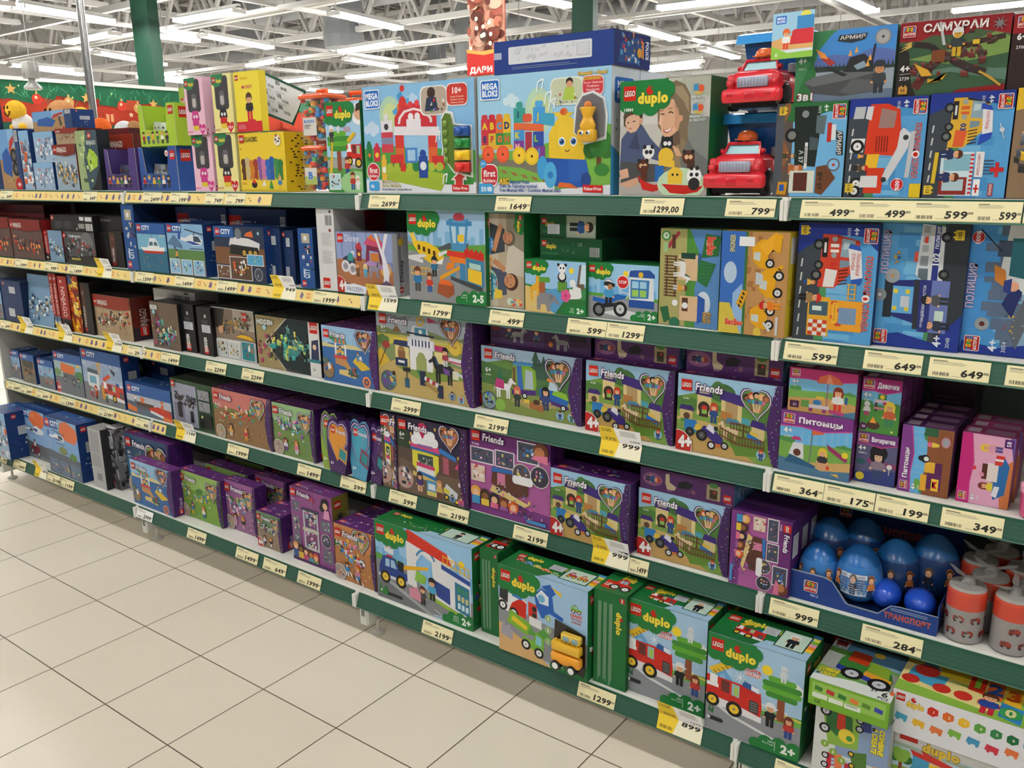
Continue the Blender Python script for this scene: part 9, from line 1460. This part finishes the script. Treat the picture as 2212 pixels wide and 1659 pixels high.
def truss(p,ax,L0,L1,z0,z1,n):
    m = MB();q = lambda t,z: (t,p,z) if ax == 0 else (p,t,z);beam(m,q(L0,z0),q(L1,z0),.13);beam(m,q(L0,z1),q(L1,z1),.13)
    for i in range(n): a = L0+(L1-L0)*i/n;b_ = L0+(L1-L0)*(i+.5)/n;c_ = L0+(L1-L0)*(i+1)/n;beam(m,q(a,z0),q(b_,z1),.08,'a9a8a5');beam(m,q(b_,z1),q(c_,z0),.08,'a9a8a5')
    m.build('roof_truss',M_METAL,cl)
for y in (9.5,12,15,18,21.5,26,31): truss(y,0,-31,13,4.9,6.6,22)
for x in (-29,-25,-21,-17,-13.5,-10,-6.5,-3,1): truss(x,1,4,33,5.3,7.2,15)
r = rnd(8)
for y in [5.5+1.5*i for i in range(19)]: m = MB();beam(m,(-31,y,7.1),(13,y,7.1),.1,'8c8b88');m.build('purlin',M_METAL,cl)
m = MB()
for i in range(170): x,y = r.uniform(-28,6),r.uniform(6,32);beam(m,(x,y,r.uniform(4,5)),(x,y,7.5),.012,'8c8984')
m.build('hanger_wires',M_METAL,cl)
for i,(xa,xb,Y,col) in enumerate(((507,545,17,'6c7074'),(713,771,15,'74777a'),(928,957,22,'74787c'),(987,1020,19,'84878a'),(60,90,20,'9c9c9a'),(1180,1215,24,'a8a8a6'))):
    m = MB();a = at(xa,60,1,Y);b_ = at(xb,60,1,Y);rr = abs(b_.x-a.x)/2;zb = at(xa,(95,108,185,150,130,70)[i],1,Y).z;m.lathe([(rr,zb)]+[(rr*(1+.05*(k_ % 2)),zb+.3*k_) for k_ in range(1,int((7.8-zb)/.3))],((a.x+b_.x)/2,Y,0),col,14);m.build('duct',M_METAL,cl)
for xa,xb,yy,Y in ((1235,1268,40,10),(1268,1296,40,10)): pass
for nm,xa,xb,yy,Y,lb in (('column',1235,1296,40,10,'dark green square column above the police carton'),('column',286,334,60,7.5,'dark green square column behind the window boxes')):
    a = at(xa,yy,1,Y);b_ = at(xb,yy,1,Y);m = MB();k_ = abs(b_.x-a.x);m.box((a.x,Y,0),(b_.x-k_*.25,Y+k_*.3,7.9),'10422f');o = m.build(nm,M_METAL);tag(o,lb,'column')
m = MB()   # large ducts lying under the roof
for (x0,y0,z0),(x1,y1,z1),rr in (((6,14,6.2),(-3,20,6.2),.35),((5,9.5,6.6),(1,20,6.6),.25),((-20,16,6),(0,16,6),.4),((-28,21,6),(-4,24,6),.35)): m.tube([(x0,y0,z0),(x1,y1,z1)],rr,'84868a',14)
m.build('duct',M_METAL,cl,True)
# ---- fluorescent fittings
def fitting(A,B,label,group,zz=3.9):
    A = Vector(A);B = Vector(B);c_ = (A+B)/2;d = (B-A);Ln_ = d.length;t = empty('ceiling_light',(c_.x,c_.y,zz),label,'ceiling light',group,math.atan2(d.y,d.x));m = MB();l = Ln_/2
    m.grid([[(x,-.04,.1),(x,.04,.1),(x,.075,.07),(x,.07,.062),(x,.03,.078),(x,-.03,.078),(x,-.07,.062),(x,-.075,.07)] for x in (-l,l)],LC('e0e0dc'));m.box((-l,-.03,.1),(l,.03,.14),'d0d0cc');m.build('reflector',M_METAL,t)
    for s_ in (-.065,.065): m = MB();m.tube([(-l+.03,s_,.03),(l-.03,s_,.03)],.03,'fbfaf8',8);m.build('tube',M_LAMP,t)
    for s_ in (-l,l-.03): m = MB();m.box((s_,-.13,0),(s_+.03,.13,.07),'d8d8d4');m.build('end_cap',M_METAL,t)
YL = [(40,18,242,52),(436,80,583,107),(207,117,353,143),(719,33,861,66),(747,130,852,148),(1120,-4,1231,18),(1363,62,1458,89),(1516,108,1589,128),(1800,-8,1884,29),(85,152,177,164),(326,80,425,93),(330,172,400,180),(1020,88,1060,95)]
XL = [(386,50,518,28),(148,96,249,76),(302,170,390,159),(738,115,864,95),(752,170,844,161),(1409,148,1516,135),(1422,23,1620,0),(2055,29,2290,5),(540,145,604,132),(0,20,14,12),(930,160,1016,148),(600,180,690,172),(1100,186,1180,176),(940,190,1000,183)]
for a in YL: fitting(at(a[0],a[1],2,3.9),at(a[2],a[3],2,3.9),'twin tube fluorescent fitting hanging lengthwise under the white trusses','lengthwise fluorescent fittings')
for a in XL: fitting(at(a[0],a[1],2,3.9),at(a[2],a[3],2,3.9),'twin tube fluorescent fitting hanging crosswise under the white trusses','crosswise fluorescent fittings')
for y in (-4.4,-1.35,1.9,5.2):
    for x in (-12,-8.4,-4.8,-1.2,2.4,6.0,9.6): fitting((x-.75,y,3.9),(x+.75,y,3.9),'twin tube fluorescent fitting in the rows over the toy aisles','fluorescent fittings over the aisles')
m = MB()
for y in (8.7,13.3,17.9): beam(m,(-28,y,4.1),(8,y,4.1),.07,'b4b3b0')
for x in (-20,-16.2,-12.4,-8.6,-5,-1.2): beam(m,(x,5.5,4.15),(x,26,4.15),.07,'b4b3b0')
m.build('lighting_rail',M_METAL,cl)
for y in (9.5,14,18.5,23,27.5):
    for x in (-29,-25.5,-22,-18.5): fitting((x,y-.75,3.9),(x,y+.75,3.9),'twin tube fluorescent fitting far off over the back of the hall','far fluorescent fittings')
for y in (20.5,25,29.5):
    for x in (-15,-11,-7,-3,1): fitting((x-.75,y,3.9),(x+.75,y,3.9),'twin tube fluorescent fitting far off over the back of the hall','far fluorescent fittings')
# ---- christmas mural band, hanging banner, speaker
t = empty('wall_mural',(-9,0,0),'long christmas mural with pine twigs, baubles and stars over red','mural');m = MB();y0,y1,z0,z1 = -3.5,12,2.12,2.68
m.box((-.08,y0,z0),(0,y1,z1),'b8422e');c = Cv(Face(m,(.001,y0,z0),(0,y1-y0,0),(0,0,z1-z0),(1,0,0),step=.0002),y1-y0,z1-z0)
def uv(px,py): p = at(px,py,0,-9);return (p.y-y0)/(y1-y0),(p.z-z0)/(z1-z0)
r = rnd(11);KW = c.H/c.W
for i in range(50): x = i/50;c.P([(x,.6+.1*math.sin(i)),(x+.024,.56+.1*math.sin(i*1.7)),(x+.03,1),(x-.01,1)],'2c6c4c')
for i in range(420):
    x,y = r.random(),r.uniform(.62,1.0);a = r.uniform(-2.6,-.5);l = r.uniform(.12,.3);c.Ln([(x,y),(x+l*KW*math.cos(a),y+l*math.sin(a))],.016,r.choice(['3c8a60','4ca078','2c6c4c','5cb080','2c7a58']))
for i in range(60): x,y = r.random(),r.random()*.5;c.P([(x,y),(x+.01,y),(x+.012,y+.2),(x-.002,y+.2)],r.choice(['a83c28','8c2c20','b04830']))
def star(px,py,q_,col='d8a860'):
    x,y = uv(px,py);c.P([(x+(q_ if i % 2 == 0 else q_*.42)*KW*math.sin(math.pi*i/5),y+(q_ if i % 2 == 0 else q_*.42)*math.cos(math.pi*i/5)) for i in range(10)],col)
for px,py,cc in ((72,215,'c83c30'),(141,222,'c8985c'),(255,230,'c84030'),(290,235,'c8985c'),(380,238,'c84030')): x,y = uv(px,py);c.E(x,y,.13,cc,n=16);c.E(x-.02*KW,y+.04,.04,'ecc8a0',n=8);c.R(x-.02*KW,y+.12,x+.02*KW,y+.19,'d8b878')
for px,py in ((15,193),(178,213),(323,226)): star(px,py,.14)
star(275,249,.08,'e8c8a0');x,y = uv(229,252);c.R(x-.1*KW,y-.14,x+.1*KW,y+.06,'d8a070');c.R(x-.02*KW,y-.14,x+.02*KW,y+.06,'b83828');c.E(x-.05*KW,y+.1,.05,'b83828');c.E(x+.05*KW,y+.1,.05,'b83828')
for i in range(26): c.E(r.random(),r.uniform(.6,.95),.022,'e8f090',n=6)
m.build('printed_band',M_MATTE,t);m = MB();m.box((-.1,y0,z1),(.03,y1,z1+.05),'e8e8e6');m.build('top_edge',M_METAL,t);m = MB();m.box((-.1,y0,z0-.1),(.05,y1,z0),'1c5440');m.build('lower_rail',M_METAL,t);[(lambda mm: (mm.box((-.06,yy,0),(-.02,yy+.06,z0),'9a9a96'),mm.build('post',M_METAL,t)))(MB()) for yy in (y0,1,4,8,11.9)]
P = at(1018,165,1,6);Q = at(1092,165,1,6);t = empty('hanging_banner',(P.x,6,P.z),'tall red hanging banner with firelit picture above the farm box','banner');w = Q.x-P.x;m = MB();m.box((0,0,0),(w,.01,1.9),'b83428');c = Cv(Face(m,(0,-.001,0),(w,0,0),(0,0,1.9),(0,-1,0),step=.0004),w,1.9)
c.R(0,.09,1,1,'c89078');r = rnd(3);[c.E(x_,y_,r.uniform(.008,.035),r.choice(['8c4838','e0b8a0','c88870','b87058','7c4034','d8a890','9c5444','5c2c24']),sx=r.uniform(.5,1.6),n=9) for x_,y_ in [(r.random(),r.uniform(.12,1)) for _ in range(150)]];c.E(.5,.2,.03,'4a3028');c.E(.5,.205,.014,'e8e0d8',n=8);[c.E(r.random(),r.uniform(.14,.3),.012,'f4e4d0',n=8) for _ in range(8)];c.P([(0,.14),(.4,.12),(1,.13),(1,0),(0,0)],'e0a050');c.R(0,0,1,.09,'c02c24');c.P([(0,.09),(1,.09),(1,.11),(.5,.1),(0,.12)],'c02c24');c.T('ДАРИ',.08,.012,.028,'f0e4e0',bold=.05,w=.66)
m.build('printed_sheet',M_PAPER,t);m = MB();m.tube([(0,0,1.9),(w,0,1.9)],.012,'c0c0c0');[m.tube([(x_,0,1.9),(x_,0,5-P.z)],.004,'a0a0a0') for x_ in (.02,w-.02)];m.build('hanging_rod',M_METAL,t)
P = at(68,165,1,2.6);t = empty('spotlight',P,'grey ceiling spotlight hanging in front of the christmas mural','spotlight');m = MB();m.rbox((-.06,-.06,-.02),(.06,.06,.13),'a0a09c',.02);m.box((-.015,-.0605,.0),(-.005,-.058,.03),'202020');m.build('housing',M_PLAS,t,True);m = MB();m.lathe([(.03,-.02),(.035,-.05),(.075,-.09),(.08,-.11),(.06,-.12),(.001,-.12)],(0,0,0),'989894',20);m.build('lamp_head',M_PLAS,t,True);m = MB();m.tube([(-.09,0,.04),(-.09,0,.16),(.09,0,.16),(.09,0,.04)],.006,'b0b0ac');m.tube([(0,0,.16),(0,0,3)],.004,'b0b0ac');m.build('bracket',M_METAL,t)
